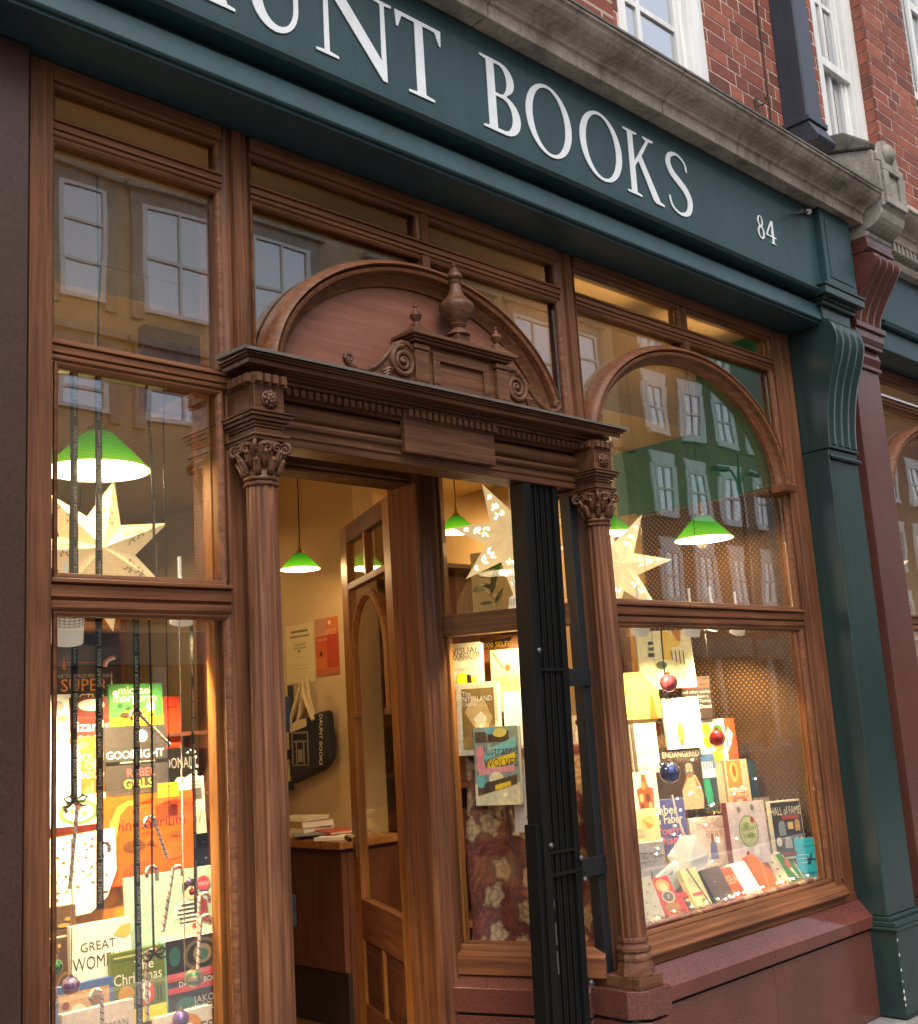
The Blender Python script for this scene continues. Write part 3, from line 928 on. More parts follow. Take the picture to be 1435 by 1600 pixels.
def arch_mould(name, parent, cx, cz, rx, rz, mat, yb=-.010, w=.085, d=.062, a0=0, a1=180, leg=0):
    """Moulded elliptical arch standing proud of the glass."""
    prof = [(0, 0), (0, -d * .62), (.012, -d * .9), (.026, -d), (.034, -d * .72), (.040, -d * .98), (.052, -d * .92), (.058, -d * .6), (.068, -d * .52), (.078, -d * .36), (w, -d * .30), (w, 0)]
    path = []
    n = 64
    if leg:
        path.append(((cx + rx, yb, cz - leg), (-1, 0, 0), (0, 1, 0)))
    for i in range(n + 1):
        a = R(a0 + (a1 - a0) * i / n)
        nx, nz = math.cos(a) / rx, math.sin(a) / rz
        l = math.hypot(nx, nz)
        path.append(((cx + rx * math.cos(a), yb, cz + rz * math.sin(a)), (-nx / l, 0, -nz / l), (0, 1, 0)))
    if leg:
        path.append(((cx - rx, yb, cz - leg), (1, 0, 0), (0, 1, 0)))
    return put(name, MB().sweep(prof, path), mat, parent, smooth=True)
arch_mould('arch', rw, 4.515, 2.665, .828, .600, wood_h, yb=.004, d=.075, leg=.0)
put('arch_block', MB().prism([(.003, 2.625), (-.085, 2.625), (-.095, 2.66), (-.088, 2.666), (.003, 2.666)], 5.245, 5.350, 'x'), wood_h, rw, .002)
put('arch_block', MB().prism([(.003, 2.625), (-.085, 2.625), (-.095, 2.66), (-.088, 2.666), (.003, 2.666)], 3.70, 3.77, 'x'), wood_h, rw, .002)

rsr = thing('stall_riser', 'polished red granite stall riser under the wide right window', 'stall riser', (4.6, -.1, 0))
for x0, x1 in ((3.69, 4.60), (4.602, 5.53)):
    put('panel', MB().box(x0, x1, -.108, .1, 0, .400), gran_mat, rsr, .002)
    put('coping', MB().prism([(.08, .4155), (-.125, .4155), (-.125, .468), (-.056, .5445), (.08, .5445)], x0, x1, 'x'), gran_pol, rsr, .002)
put('joint', MB().box(3.69, 5.53, -.095, .09, .4005, .415), soil, rsr)

# ------------------------------------------------------------------ entrance hood: columns, entablature, arched panel, ornament
po = thing('entrance_portal', 'carved dark timber entrance surround with fluted columns and arched hood', 'doorway surround', (2.79, -.1, 0.0))
CX = 2.81
# tympanum panel and arch
tp = ell(2.767, 2.70, .70, .50, 0, 180, 40)
put('tympanum', MB().prism(tp, -.022, -.006, 'y'), wood_tymp, po)
arch_mould('arch', po, 2.767, 2.70, .745, .552, wood_h, yb=-.004, w=.092, d=.095)

def ent(name, prof, x0, x1, mat=None, bevel=.0015):
    return put(name, MB().prism(prof, x0, x1, 'x'), mat or carved, po, bevel)
def ring(name, x0, x1, yf, z0, z1, mat=None, bevel=.002, steps=None):
    return put(name, MB().box(x0, x1, yf, 0.045, z0, z1), mat or carved, po, bevel)
# crown: stacked mouldings returning at both ends
cm = MB()
for e, yf, z0, z1 in ((.000, -.118, 2.6555, 2.668), (.018, -.136, 2.6685, 2.676), (.030, -.150, 2.6765, 2.681), (.062, -.186, 2.6815, 2.6985), (.072, -.197, 2.699, 2.705), (.080, -.206, 2.7055, 2.712)):
    cm.box(1.945 - e, 3.672 + e, yf, -0.0365, z0, z1)
put('crown_moulding', cm, carved, po, .002)
put('lead_cap', MB().prism([(-.0365, 2.7215), (-.212, 2.7145), (-.218, 2.7105), (-.218, 2.7205), (-.206, 2.725), (-.0365, 2.736)], 1.858, 3.759, 'x'), lead, po, .001)
# frieze, dentils, architrave
ent('frieze', [(.04, 2.545), (-.058, 2.545)] + [(-.058 - .030 * math.sin(R(a)), 2.545 + .07 * a / 180) for a in range(20, 181, 20)] + [(.04, 2.617)], 2.062, 3.552)
ent('architrave', [(.04, 2.466), (-.070, 2.466), (-.070, 2.492), (-.078, 2.494), (-.078, 2.518), (-.092, 2.524), (-.098, 2.534), (-.092, 2.5445), (.04, 2.5445)], 2.062, 3.552)
ent('bed_mould', [(.04, 2.6175), (-.085, 2.6175), (-.085, 2.6545), (.04, 2.6545)], 2.062, 3.552)
dt = MB().box(-.009, .009, -.112, -.0855, 2.625, 2.651).mesh('dentil', carved)
for i in range(50):
    x = 2.085 + i * .0296
    if not 2.585 < x < 3.04:
        add_obj('dentil', dt, po, (x - 2.79, .1, 0))
ent('tablet', [(-.086, 2.500), (-.108, 2.500), (-.108, 2.618), (-.086, 2.618)], 2.583, 3.042)
ent('tablet_head', [(-.086, 2.6185), (-.112, 2.6185), (-.112, 2.6545), (-.086, 2.6545)], 2.583, 3.042)
dt2 = MB().box(-.009, .009, -.130, -.1125, 2.625, 2.651).mesh('tablet_dentil', carved)
for i in range(15):
    add_obj('dentil', dt2, po, (2.600 + i * .0304 - 2.79, .1, 0))
ent('hood_soffit', [(.59, 2.735), (-.05, 2.735), (-.05, 2.745), (.59, 2.745)], 2.013, 3.597, wood_h)

def rosette(parent, x, y, z):
    m = MB()
    Mx = Matrix.Translation((x, y, z)) @ Matrix.Rotation(R(90), 4, 'X')
    m.lathe([(.001, 0), (.030, 0), (.031, .004), (.026, .006), (.001, .007)], n=20, M=Mx)
    for ring_, n, r, h in ((0, 8, .020, .009), (1, 6, .011, .014)):
        for i in range(n):
            a = 2 * math.pi * i / n + ring_ * .4
            m.sphere((x + r * math.cos(a), y - h, z + r * math.sin(a)), (.0085, .006, .0085), 8, 6)
    m.sphere((x, y - .018, z), .006, 8, 6)
    return put('rosette', m, carved, parent, smooth='all')

def spiral(c, r0, turns, M=None, n=30, start=0, rt=.008, flip=1, shrink=.12):
    pts, rs = [], []
    for i in range(n + 1):
        t = i / n
        a = start + flip * 2 * math.pi * turns * t
        r = r0 * (1 - t) + r0 * shrink * t
        pts.append((c[0] + r * math.cos(a), c[1], c[2] + r * math.sin(a)))
        rs.append(rt * (1 - .45 * t))
    return pts, rs

def column(cx, cy):
    # impost block stack
    m = MB()
    for hw, z0, z1 in ((.062, 2.441, 2.452), (.068, 2.4525, 2.4605), (.050, 2.461, 2.482), (.055, 2.4825, 2.4905), (.060, 2.491, 2.501), (.070, 2.5015, 2.513), (.078, 2.5135, 2.524), (.083, 2.5245, 2.530)):
        m.box(cx - hw, cx + hw, cy - hw, 0.046, z0, z1)
    put('impost', m, carved, po, .0025)
    put('impost_block', MB().box(cx - .056, cx + .056, cy - .056, .046, 2.5305, 2.6165), carved, po, .002)
    put('impost_bed', MB().box(cx - .058, cx + .058, cy - .058, .046, 2.617, 2.6545), carved, po, .001)
    dmm = MB().box(-.0095, .0095, -.018, -.0005, 2.624, 2.651).mesh('impost_dentil', carved)
    for i in range(4):
        add_obj('dentil', dmm, po, (cx - .046 + i * .0307 - 2.79, cy - .058 + .1, 0))
    for s_ in (-1, 1):
        for i in range(4):
            o = add_obj('dentil', dmm, po, (cx + s_ * .058 - 2.79, cy - .040 + i * .0307 + .1, 0), (0, 0, s_ * R(90)))
    rosette(po, cx, cy - .057, 2.574)
    # capital: bell, leaves and volutes
    m = MB()
    m.lathe([(.050, 2.318), (.056, 2.322), (.056, 2.330), (.049, 2.334), (.050, 2.36), (.056, 2.40), (.064, 2.425), (.066, 2.440)], (cx, cy, 0), 20)
    for k in range(8):
        a = 2 * math.pi * k / 8
        Mk = Matrix.Translation((cx, cy, 0)) @ Matrix.Rotation(a, 4, 'Z')
        pts = [(.050, 0, 2.336), (.056, 0, 2.355), (.064, 0, 2.372), (.074, 0, 2.380), (.077, 0, 2.373)]
        m.tube(pts, [.012, .013, .012, .009, .005], 6, M=Mk)
        Mk2 = Matrix.Translation((cx, cy, 0)) @ Matrix.Rotation(a + math.pi / 8, 4, 'Z')
        m.tube([(.050, 0, 2.36), (.060, 0, 2.385), (.068, 0, 2.400), (.078, 0, 2.404), (.080, 0, 2.397)], [.010, .012, .011, .008, .004], 6, M=Mk2)
    for k in range(4):
        a = math.pi / 4 + k * math.pi / 2
        Mk = Matrix.Translation((cx, cy, 0)) @ Matrix.Rotation(a, 4, 'Z')
        p, r = spiral((.078, 0, 2.418), .021, 1.6, start=R(150), flip=-1, rt=.0075)
        m.tube([(.052, 0, 2.375), (.058, 0, 2.40)] + p, [.006, .007] + r, 8, M=Mk)
        for s_ in (-1, 1):
            Mf = Matrix.Translation((cx, cy, 0)) @ Matrix.Rotation(a + R(45), 4, 'Z') @ Matrix.Translation((.066, s_ * .018, 0)) @ Matrix.Rotation(R(90), 4, 'Z')
            p, r = spiral((0, 0, 2.416), .016, 1.4, start=R(90 - s_ * 60), flip=s_, rt=.005)
            m.tube(p, r, 7, M=Mf)
    put('capital', m, carved, po, smooth='all')
    # fluted shaft
    fl = lambda a, z: 1.0 - .085 * (0.5 + 0.5 * math.cos(12 * a)) ** 1.6
    put('shaft', MB().lathe([(.0535, .700), (.0535, .72), (.053, 1.3), (.0505, 1.9), (.048, 2.28), (.048, 2.300)], (cx, cy, 0), 96, rf=fl), wood_col, po, smooth=True)
    put('neck_ring', MB().lathe([(.050, 2.301), (.057, 2.304), (.058, 2.312), (.050, 2.317)], (cx, cy, 0), 8), carved, po, .001)
    put('base_ring', MB().lathe([(.056, .699), (.060, .690), (.060, .680), (.054, .675), (.058, .666), (.067, .660), (.068, .648), (.060, .640), (.066, .628), (.067, .618), (.064, .608), (.076, .560)], (cx, cy, 0), 8), carved, po, .001)
    put('base_block', MB().box(cx - .072, cx + .072, cy - .072, .04, .515, .5595), carved, po, .004)
    put('pedestal', MB().prism([(cx - .105, .04), (cx - .105, cy - .03), (cx - .045, cy - .095), (cx + .085, cy - .095), (cx + .085, .04)], .415, .5145, 'z').prism([(cx - .100, .04), (cx - .100, cy - .027), (cx - .042, cy - .090), (cx + .080, cy - .090), (cx + .080, .04)], .0, .402, 'z'), gran_mat, po, .002)
    put('pedestal_joint', MB().box(cx - .085, cx + .07, cy - .05, .03, .4025, .4145), soil, po)
column(1.962, -.120)
column(3.612, -.120)

# ornament on the hood: scrolled pedestal with urns
YO = -.115
om = MB()
om.box(2.705, 3.065, YO + .008, YO + .07, 2.730, 2.915)
put('pedestal_panel', om, carved, po, .002)
put('panel_frame', MB().box(2.735, 3.03, YO - .006, YO + .0075, 2.862, 2.895).box(2.735, 3.03, YO - .006, YO + .0075, 2.745, 2.770).box(2.735, 2.768, YO - .006, YO + .0075, 2.7705, 2.8615).box(2.998, 3.03, YO - .006, YO + .0075, 2.7705, 2.8615), carved, po, .003)
for x0, x1 in ((2.640, 2.706), (3.064, 3.130)):
    put('small_pilaster', MB().box(x0, x1, YO - .012, YO + .07, 2.765, 2.885).box(x0 - .004, x1 + .004, YO - .016, YO + .07, 2.730, 2.7625).box(x0 - .004, x1 + .004, YO - .016, YO + .07, 2.888, 2.906), carved, po, .002)
put('pedestal_cornice', MB().box(2.632, 3.138, YO - .020, YO + .075, 2.9155, 2.925).box(2.622, 3.148, YO - .030, YO + .08, 2.9255, 2.934).box(2.610, 3.160, YO - .042, YO + .085, 2.9345, 2.949), carved, po, .003)
def urn(name, c, s, prof):
    return put(name, MB().lathe([(r * s, z * s) for r, z in prof], c, 24), carved, po, smooth=True)
big = [(.050, 0), (.055, .004), (.052, .010), (.036, .022), (.030, .034), (.037, .044), (.041, .050), (.036, .056), (.050, .075), (.070, .105), (.079, .130), (.078, .145), (.073, .152), (.055, .168), (.038, .190), (.029, .215), (.026, .240), (.030, .246), (.032, .256), (.026, .262), (.034, .268), (.037, .276), (.034, .284), (.026, .300), (.014, .318), (.010, .322), (.013, .332), (.004, .343), (.001, .346)]
put('urn_block', MB().prism([(2.852, YO - .022), (2.918, YO - .022), (2.918, YO + .045), (2.852, YO + .045)], 2.9495, 2.985, 'z').prism([(2.840, YO - .034), (2.930, YO - .034), (2.930, YO + .055), (2.840, YO + .055)], 2.9495, 2.957, 'z'), carved, po, .003)
urn('urn', (2.885, YO + .010, 2.9855), .86, big)
sm = [(.024, 0), (.024, .006), (.012, .012), (.011, .018), (.022, .032), (.028, .048), (.024, .058), (.010, .070), (.006, .084), (.010, .092), (.004, .102), (.001, .103)]
for x in (2.673, 3.097):
    put('finial_base', MB().prism([(x - .05, YO - .032), (x + .05, YO - .032), (x + .05, YO + .055), (x - .05, YO + .055)], 2.9495, 2.957, 'z').add([(x - .042, YO - .026, 2.957), (x + .042, YO - .026, 2.957), (x + .042, YO + .05, 2.957), (x - .042, YO + .05, 2.957), (x - .02, YO - .006, 2.984), (x + .02, YO - .006, 2.984), (x + .02, YO + .03, 2.984), (x - .02, YO + .03, 2.984)], [(0, 1, 5, 4), (1, 2, 6, 5), (2, 3, 7, 6), (3, 0, 4, 7), (4, 5, 6, 7), (0, 3, 2, 1)]), carved, po, .002)
    urn('finial', (x, YO + .012, 2.9845), .82, sm)
def scroll(sgn, xb):
    """Flowing S-scroll from the pedestal down to the hood; xb = pedestal edge."""
    X = lambda d: xb + sgn * d
    top = [(0, .155), (.02, .170), (.05, .172), (.085, .155), (.12, .118), (.155, .080), (.19, .052), (.225, .038), (.262, .034), (.295, .044), (.314, .062)]
    m = MB()
    poly = [(X(0), 2.731)] + [(X(d), 2.731 + h) for d, h in top[:-1]] + [(X(.345), 2.758), (X(.36), 2.731)]
    m.prism(poly, YO + .004, YO + .035, 'y')
    pts = [(X(d), YO + .006, 2.731 + h) for d, h in top]
    p2, r2_ = spiral((X(.298), YO + .006, 2.731 + .066), .017, 1.2, start=R(-10) if sgn > 0 else R(190), flip=sgn, rt=.008)
    m.tube(pts, .011, 8)
    m.tube(p2, [.009] * len(p2), 8)
    p3, r3 = spiral((X(.052), YO + .000, 2.731 + .098), .058, 2.3, start=R(90), flip=-sgn, rt=.012, shrink=.14, n=44)
    m.tube(p3, r3, 8)
    m.sphere((X(.052), YO - .002, 2.731 + .098), .010, 10, 8)
    for k in range(5):
        a = R(200 + k * 14)
        d0 = .11 + k * .004
        m.tube([(X(.100 + k * .004), YO + .000, 2.731 + .062 - k * .008), (X(.128 + k * .003), YO - .008, 2.731 + .058 - k * .011), (X(.155 - k * .002), YO - .004, 2.731 + .046 - k * .010)], [.005, .008, .002], 6)
    put('scroll', m, carved, po, smooth=True)
scroll(-1, 2.640)
scroll(1, 3.130)

# ------------------------------------------------------------------ porch: door frame, door leaf, splayed side window
df = thing('door_frame', 'dark timber door frame and corner post inside the porch', 'door frame', (2.6, .6, 0))
put('corner_post', MB().prism([(3.212, .73), (3.212, .565), (3.222, .548), (3.238, .548), (3.243, .556), (3.25, .548), (3.268, .542), (3.276, .550), (3.286, .540), (3.318, .536), (3.352, .574), (3.37, .62), (3.37, .73)], .10, 2.735, 'z'), wood_v, df, .001)
put('head', MB().prism([(.70, 2.575), (.585, 2.575), (.575, 2.583), (.582, 2.590), (.572, 2.600), (.572, 2.672), (.70, 2.672)], 2.295, 3.211, 'x'), carved, df, .001)
bar('transom_head', df, 2.295, 3.211, .58, .70, 2.716, 2.734, carved, .002)
pane(df, 2.296, 3.211, 2.673, 2.7155, .62, 'transom_pane')
bar('jamb', df, 2.225, 2.294, .56, .72, .10, 2.735, wood_v, .004)
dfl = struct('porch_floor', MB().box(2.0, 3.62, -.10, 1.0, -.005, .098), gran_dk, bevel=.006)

dl = thing('shop_door', 'half glazed wooden shop door standing open into the lit shop', 'door', (3.219, .73, 0), R(66))
DW, DT = .915, -.045
def dput(name, x0, x1, z0, z1, y0=DT, y1=0, mat=None, bevel=.003):
    return put(name, MB().box(x0, x1, y0, y1, z0, z1), mat or wood_in, dl, bevel, local=True)
dput('stile', 0, .125, .12, 2.565)
dput('stile', DW - .125, DW, .12, 2.565)
dput('top_rail', .1255, DW - .1255, 2.475, 2.565, mat=wood_h)
dput('glazing_bar', .1255, DW - .1255, 2.235, 2.268, mat=wood_h)
dput('lock_rail', .1255, DW - .1255, .56, .745, mat=wood_h)
dput('bottom_rail', .1255, DW - .1255, .12, .27, mat=wood_h)
dput('muntin', .44, .475, 2.2685, 2.4745)
dput('muntin', .44, .475, .2705, .5595)
for x0, x1 in ((.126, .4395), (.4755, DW - .126)):
    put('panel', MB().box(x0, x1, -.032, -.013, .271, .559).box(x0 + .04, x1 - .04, -.0125, -.005, .32, .51), wood_dk, dl, .003, local=True)
    put('upper_pane', MB().box(x0, x1, -.025, -.020, 2.269, 2.474), door_glass, dl, local=True)
put('pane', MB().box(.126, DW - .126, -.025, -.020, .746, 2.2345), door_glass, dl, local=True)
am = MB()
prof = [(0, 0), (0, .018), (.012, .028), (.03, .026), (.036, .016), (.045, .012), (.045, 0)]
path = [((.765, -.019, 1.63), (-1, 0, 0), (0, 1, 0))]
for i in range(33):
    a = math.pi * i / 32
    path.append(((.4575 + .3075 * math.cos(a), -.019, 1.86 + .34 * math.sin(a)), (-math.cos(a), 0, -math.sin(a)), (0, 1, 0)))
path.append(((.15, -.019, 1.63), (1, 0, 0), (0, 1, 0)))
am.sweep(prof, path)
put('arch_moulding', am, wood_in, dl, smooth=True, local=True)
dput('arch_stop', .14, .20, 1.60, 1.6285, -.019, .012)
dput('arch_stop', .715, .775, 1.60, 1.6285, -.019, .012)
for z in (.30, 1.72, 2.22):
    h_ = put('hinge', MB().box(-.004, -.0005, -.043, -.006, z, z + .13), metal_br, dl, .001, local=True)
    put('knuckle', MB().tube([(-.010, -.050, z), (-.010, -.050, z + .13)], .007, 10), metal_br, h_, local=True)
    put('screw', MB().box(-.0055, -.0041, -.030, -.022, z + .02, z + .028).box(-.0055, -.0041, -.030, -.022, z + .10, z + .108).box(-.0055, -.0041, -.020, -.012, z + .06, z + .068), soil, h_, local=True)
put('draught_strip', MB().box(-.004, -.0005, -.058, -.048, 1.95, 2.20), cream_pt, dl, local=True)
put('handle', MB().tube([(DW - .06, -.0, 1.03), (DW - .06, .045, 1.03), (DW - .10, .055, 1.032), (DW - .16, .052, 1.025), (DW - .19, .05, 1.04)], [.010, .010, .012, .010, .008], 8).box(DW - .085, DW - .035, .0005, .006, .93, 1.12), brass, dl, smooth=True, local=True)

# splayed window: local x runs from the corner post towards the street
SA = R(-68)
sw = thing('porch_window', 'splayed side window of the porch between corner post and column', 'shop window', (3.352, .585, 0), SA)
def sput(name, x0, x1, z0, z1, mat, y0=-.03, y1=.04, bevel=.003):
    return put(name, MB().box(x0, x1, y0, y1, z0, z1), mat, sw, bevel, local=True)
SL = .645
sput('stile', .0, .022, .605, 2.735, wood_v)
sput('stile', SL - .03, SL, .605, 2.735, wood_v)
sput('top_rail', .0225, SL - .0305, 2.635, 2.735, carved)
sput('mid_rail', .0225, SL - .0305, 1.912, 2.004, carved, -.036)
put('sill', MB().prism([(-.07, .545), (.05, .545), (.05, .655), (-.03, .655), (-.06, .628), (-.07, .62)], -.02, SL, 'x'), wood_h, sw, .002, local=True)
put('inner_reveal', MB().box(.0225, .034, .0, .04, .656, 2.634), wood_in, sw, .001, local=True)
for z0, z1 in ((.656, 1.911), (2.005, 2.634)):
    put('pane', MB().box(.023, SL - .031, .004, .010, z0, z1), glass('porch_glass', .03, (.985, .985, .975)) if 'porch_glass' not in MATS else MATS['porch_glass'], sw, local=True)
ssr = thing('stall_riser', 'red granite stall riser below the splayed porch window', 'stall riser', (3.352, .585, 0), SA)
put('coping', MB().prism([(-.10, .408), (.05, .408), (.05, .5445), (-.05, .5445), (-.10, .500)], -.10, SL - .06, 'x'), gran_mat, ssr, .003, local=True)
put('panel', MB().box(-.10, SL - .06, -.088, .05, 0, .395), gran_mat, ssr, .003, local=True)
put('joint', MB().box(-.095, SL - .065, -.075, .04, .3955, .4075), soil, ssr, local=True)

sw2 = thing('porch_window', 'splayed side window of the porch behind the left column', 'shop window', (2.012, -.01, 0), R(68))
def s2put(name, x0, x1, z0, z1, mat, y0=-.035, y1=.035, bevel=.003):
    return put(name, MB().box(x0, x1, y0, y1, z0, z1), mat, sw2, bevel, local=True)
s2put('stile', .04, .066, .605, 2.735, wood_v)
s2put('stile', SL - .03, SL, .605, 2.735, wood_v)
s2put('top_rail', .0665, SL - .0305, 2.635, 2.735, carved)
s2put('mid_rail', .0665, SL - .0305, 1.912, 2.004, carved)
s2put('sill', .04, SL, .53, .604, wood_h, -.06, .04)
for z0, z1 in ((.605, 1.911), (2.005, 2.634)):
    put('pane', MB().box(.067, SL - .031, -.003, .003, z0, z1), MATS['porch_glass'], sw2, local=True)
ssr2 = thing('stall_riser', 'red granite stall riser below the splayed window behind the left column', 'stall riser', (2.012, -.01, 0), R(68))
put('panel', MB().box(.06, SL, -.06, .05, 0, .529), gran_mat, ssr2, .003, local=True)

# ------------------------------------------------------------------ folded black security gate
gt = thing('folding_gate', 'black folded lattice security gate parked in front of the porch window', 'gate', (3.33, -.02, 0))
tilt = .062 / 2.4
def gx(x, z): return x - (2.48 - z) * tilt
def gbar(name, x0, x1, y0, y1, z0, z1, parent=gt, mat=black_mt, bevel=.0015):
    m = MB().add([(gx(x0, z0), y0, z0), (gx(x1, z0), y0, z0), (gx(x1, z0), y1, z0), (gx(x0, z0), y1, z0), (gx(x0, z1), y0, z1), (gx(x1, z1), y0, z1), (gx(x1, z1), y1, z1), (gx(x0, z1), y1, z1)],
                 [(0, 3, 2, 1), (4, 5, 6, 7), (0, 1, 5, 4), (1, 2, 6, 5), (2, 3, 7, 6), (3, 0, 4, 7)])
    return put(name, m, mat, parent, bevel)
gbar('picket', 3.238, 3.276, -.065, .012, .10, 2.50)
x = 3.280
for i in range(8):
    gbar('picket', x, x + .0088, -.052 + .004 * (i % 2), .008, .10, 2.49)
    gbar('lattice', x + .0094, x + .0166, -.038, -.004, .15, 2.46)
    x += .0172
gbar('picket', x, x + .030, -.060, .012, .10, 2.50)
gbar('lock_case', 3.212, 3.2365, -.055, .005, .10, 1.155)
for z in (1.72, .96, 1.04):
    gbar('strap', 3.255, 3.455, -.0585 - (.006 if z < 1 else 0), -.0535, z, z + .012)
for x0, z in ((3.268, 1.80), (3.272, 1.075), (3.455, .93), (3.452, .56), (3.44, 1.01)):
    put('bolt', MB().lathe([(.001, 0), (.011, 0), (.011, .008), (.006, .013), (.001, .014)], n=12, M=Matrix.Translation((gx(x0, z), -.066, z)) @ Matrix.Rotation(R(90), 4, 'X')), plain('worn_steel', (.10, .10, .105), .4, .7), gt, smooth=True)
scr = MB()
for x0, z, h_ in ((3.285, .72, .16), (3.283, .80, .05), (3.286, .62, .08)):
    scr.box(gx(x0, z), gx(x0, z) + .006, -.0572, -.0565, z, z + h_)
put('scratch', scr, plain('scratched_metal', (.14, .14, .14), .5, .6), gt)
ch = thing('gate_channel', 'dark blue black steel channel fixed beside the right column', 'channel', (3.54, -.02, 0))
put('channel', MB().box(3.545, 3.588, -.032, .02, .10, 2.46), steel_bl, ch, .002)
for z in (1.66, .93):
    p_ = put('keeper', MB().box(3.435, 3.582, -.044, -.0325, z, z + .070), steel_bl, ch, .002)
    put('bolt', MB().sphere((3.443, -.045, z + .02), .005, 10, 6).sphere((3.572, -.045, z + .055), .005, 10, 6), black_mt, p_)
ch2 = thing('gate_channel', 'blue black steel channel with a lock keep beside the left column', 'channel', (2.03, -.02, 0))
put('channel', MB().box(2.022, 2.062, -.06, .02, .10, 2.47), steel_bl, ch2, .002)
put('keeper', MB().box(2.018, 2.074, -.074, -.0605, 1.55, 1.66), steel_bl, ch2, .003)
put('keeper', MB().box(2.018, 2.074, -.074, -.0605, .98, 1.07), steel_bl, ch2, .003)

# ------------------------------------------------------------------ neighbouring shop front at the picture edge
nf = thing('shop_fascia', 'plain teal fascia of the neighbouring shop at the picture edge', 'fascia', (7.6, -.2, 3.55))
put('sign_board', MB().box(6.30, 9.5, -.25, -.05, 3.735, 4.079), teal, nf, .004)
put('drip_moulding', MB().prism([(-.05, 3.732), (-.27, 3.722), (-.26, 3.70), (-.05, 3.69)], 6.30, 9.5, 'x'), teal, nf)
put('lower_band', MB().box(6.30, 9.5, -.23, 0, 3.56, 3.689), teal, nf, .004)
nw = thing('display_window', 'neighbouring shop window with arched timber head and star lantern inside', 'shop window', (7.4, 0, .6))
bar('post', nw, 6.265, 6.50, -.03, .045, .57, 3.555, wood_v, .004)
for z0, z1 in ((3.50, 3.555), (3.32, 3.372), (1.918, 2.01), (.58, .65)):
    moulded_rail('rail', nw, 6.5005, 8.5, z0, z1)
bar('mullion', nw, 7.40, 7.45, -.035, .04, 3.3725, 3.499, wood_v, .003)
for z0, z1 in ((3.373, 3.499), (2.011, 3.319), (.651, 1.917)):
    pane(nw, 6.501, 8.5, z0, z1)
arch_mould('arch', nw, 7.33, 2.665, .83, .600, wood_h, yb=.004, d=.075)
nsr = thing('stall_riser', 'granite stall riser of the neighbouring shop', 'stall riser', (7.4, -.1, 0))
put('panel', MB().box(6.292, 9.5, -.108, .1, 0, .57), gran_mat, nsr, .003)
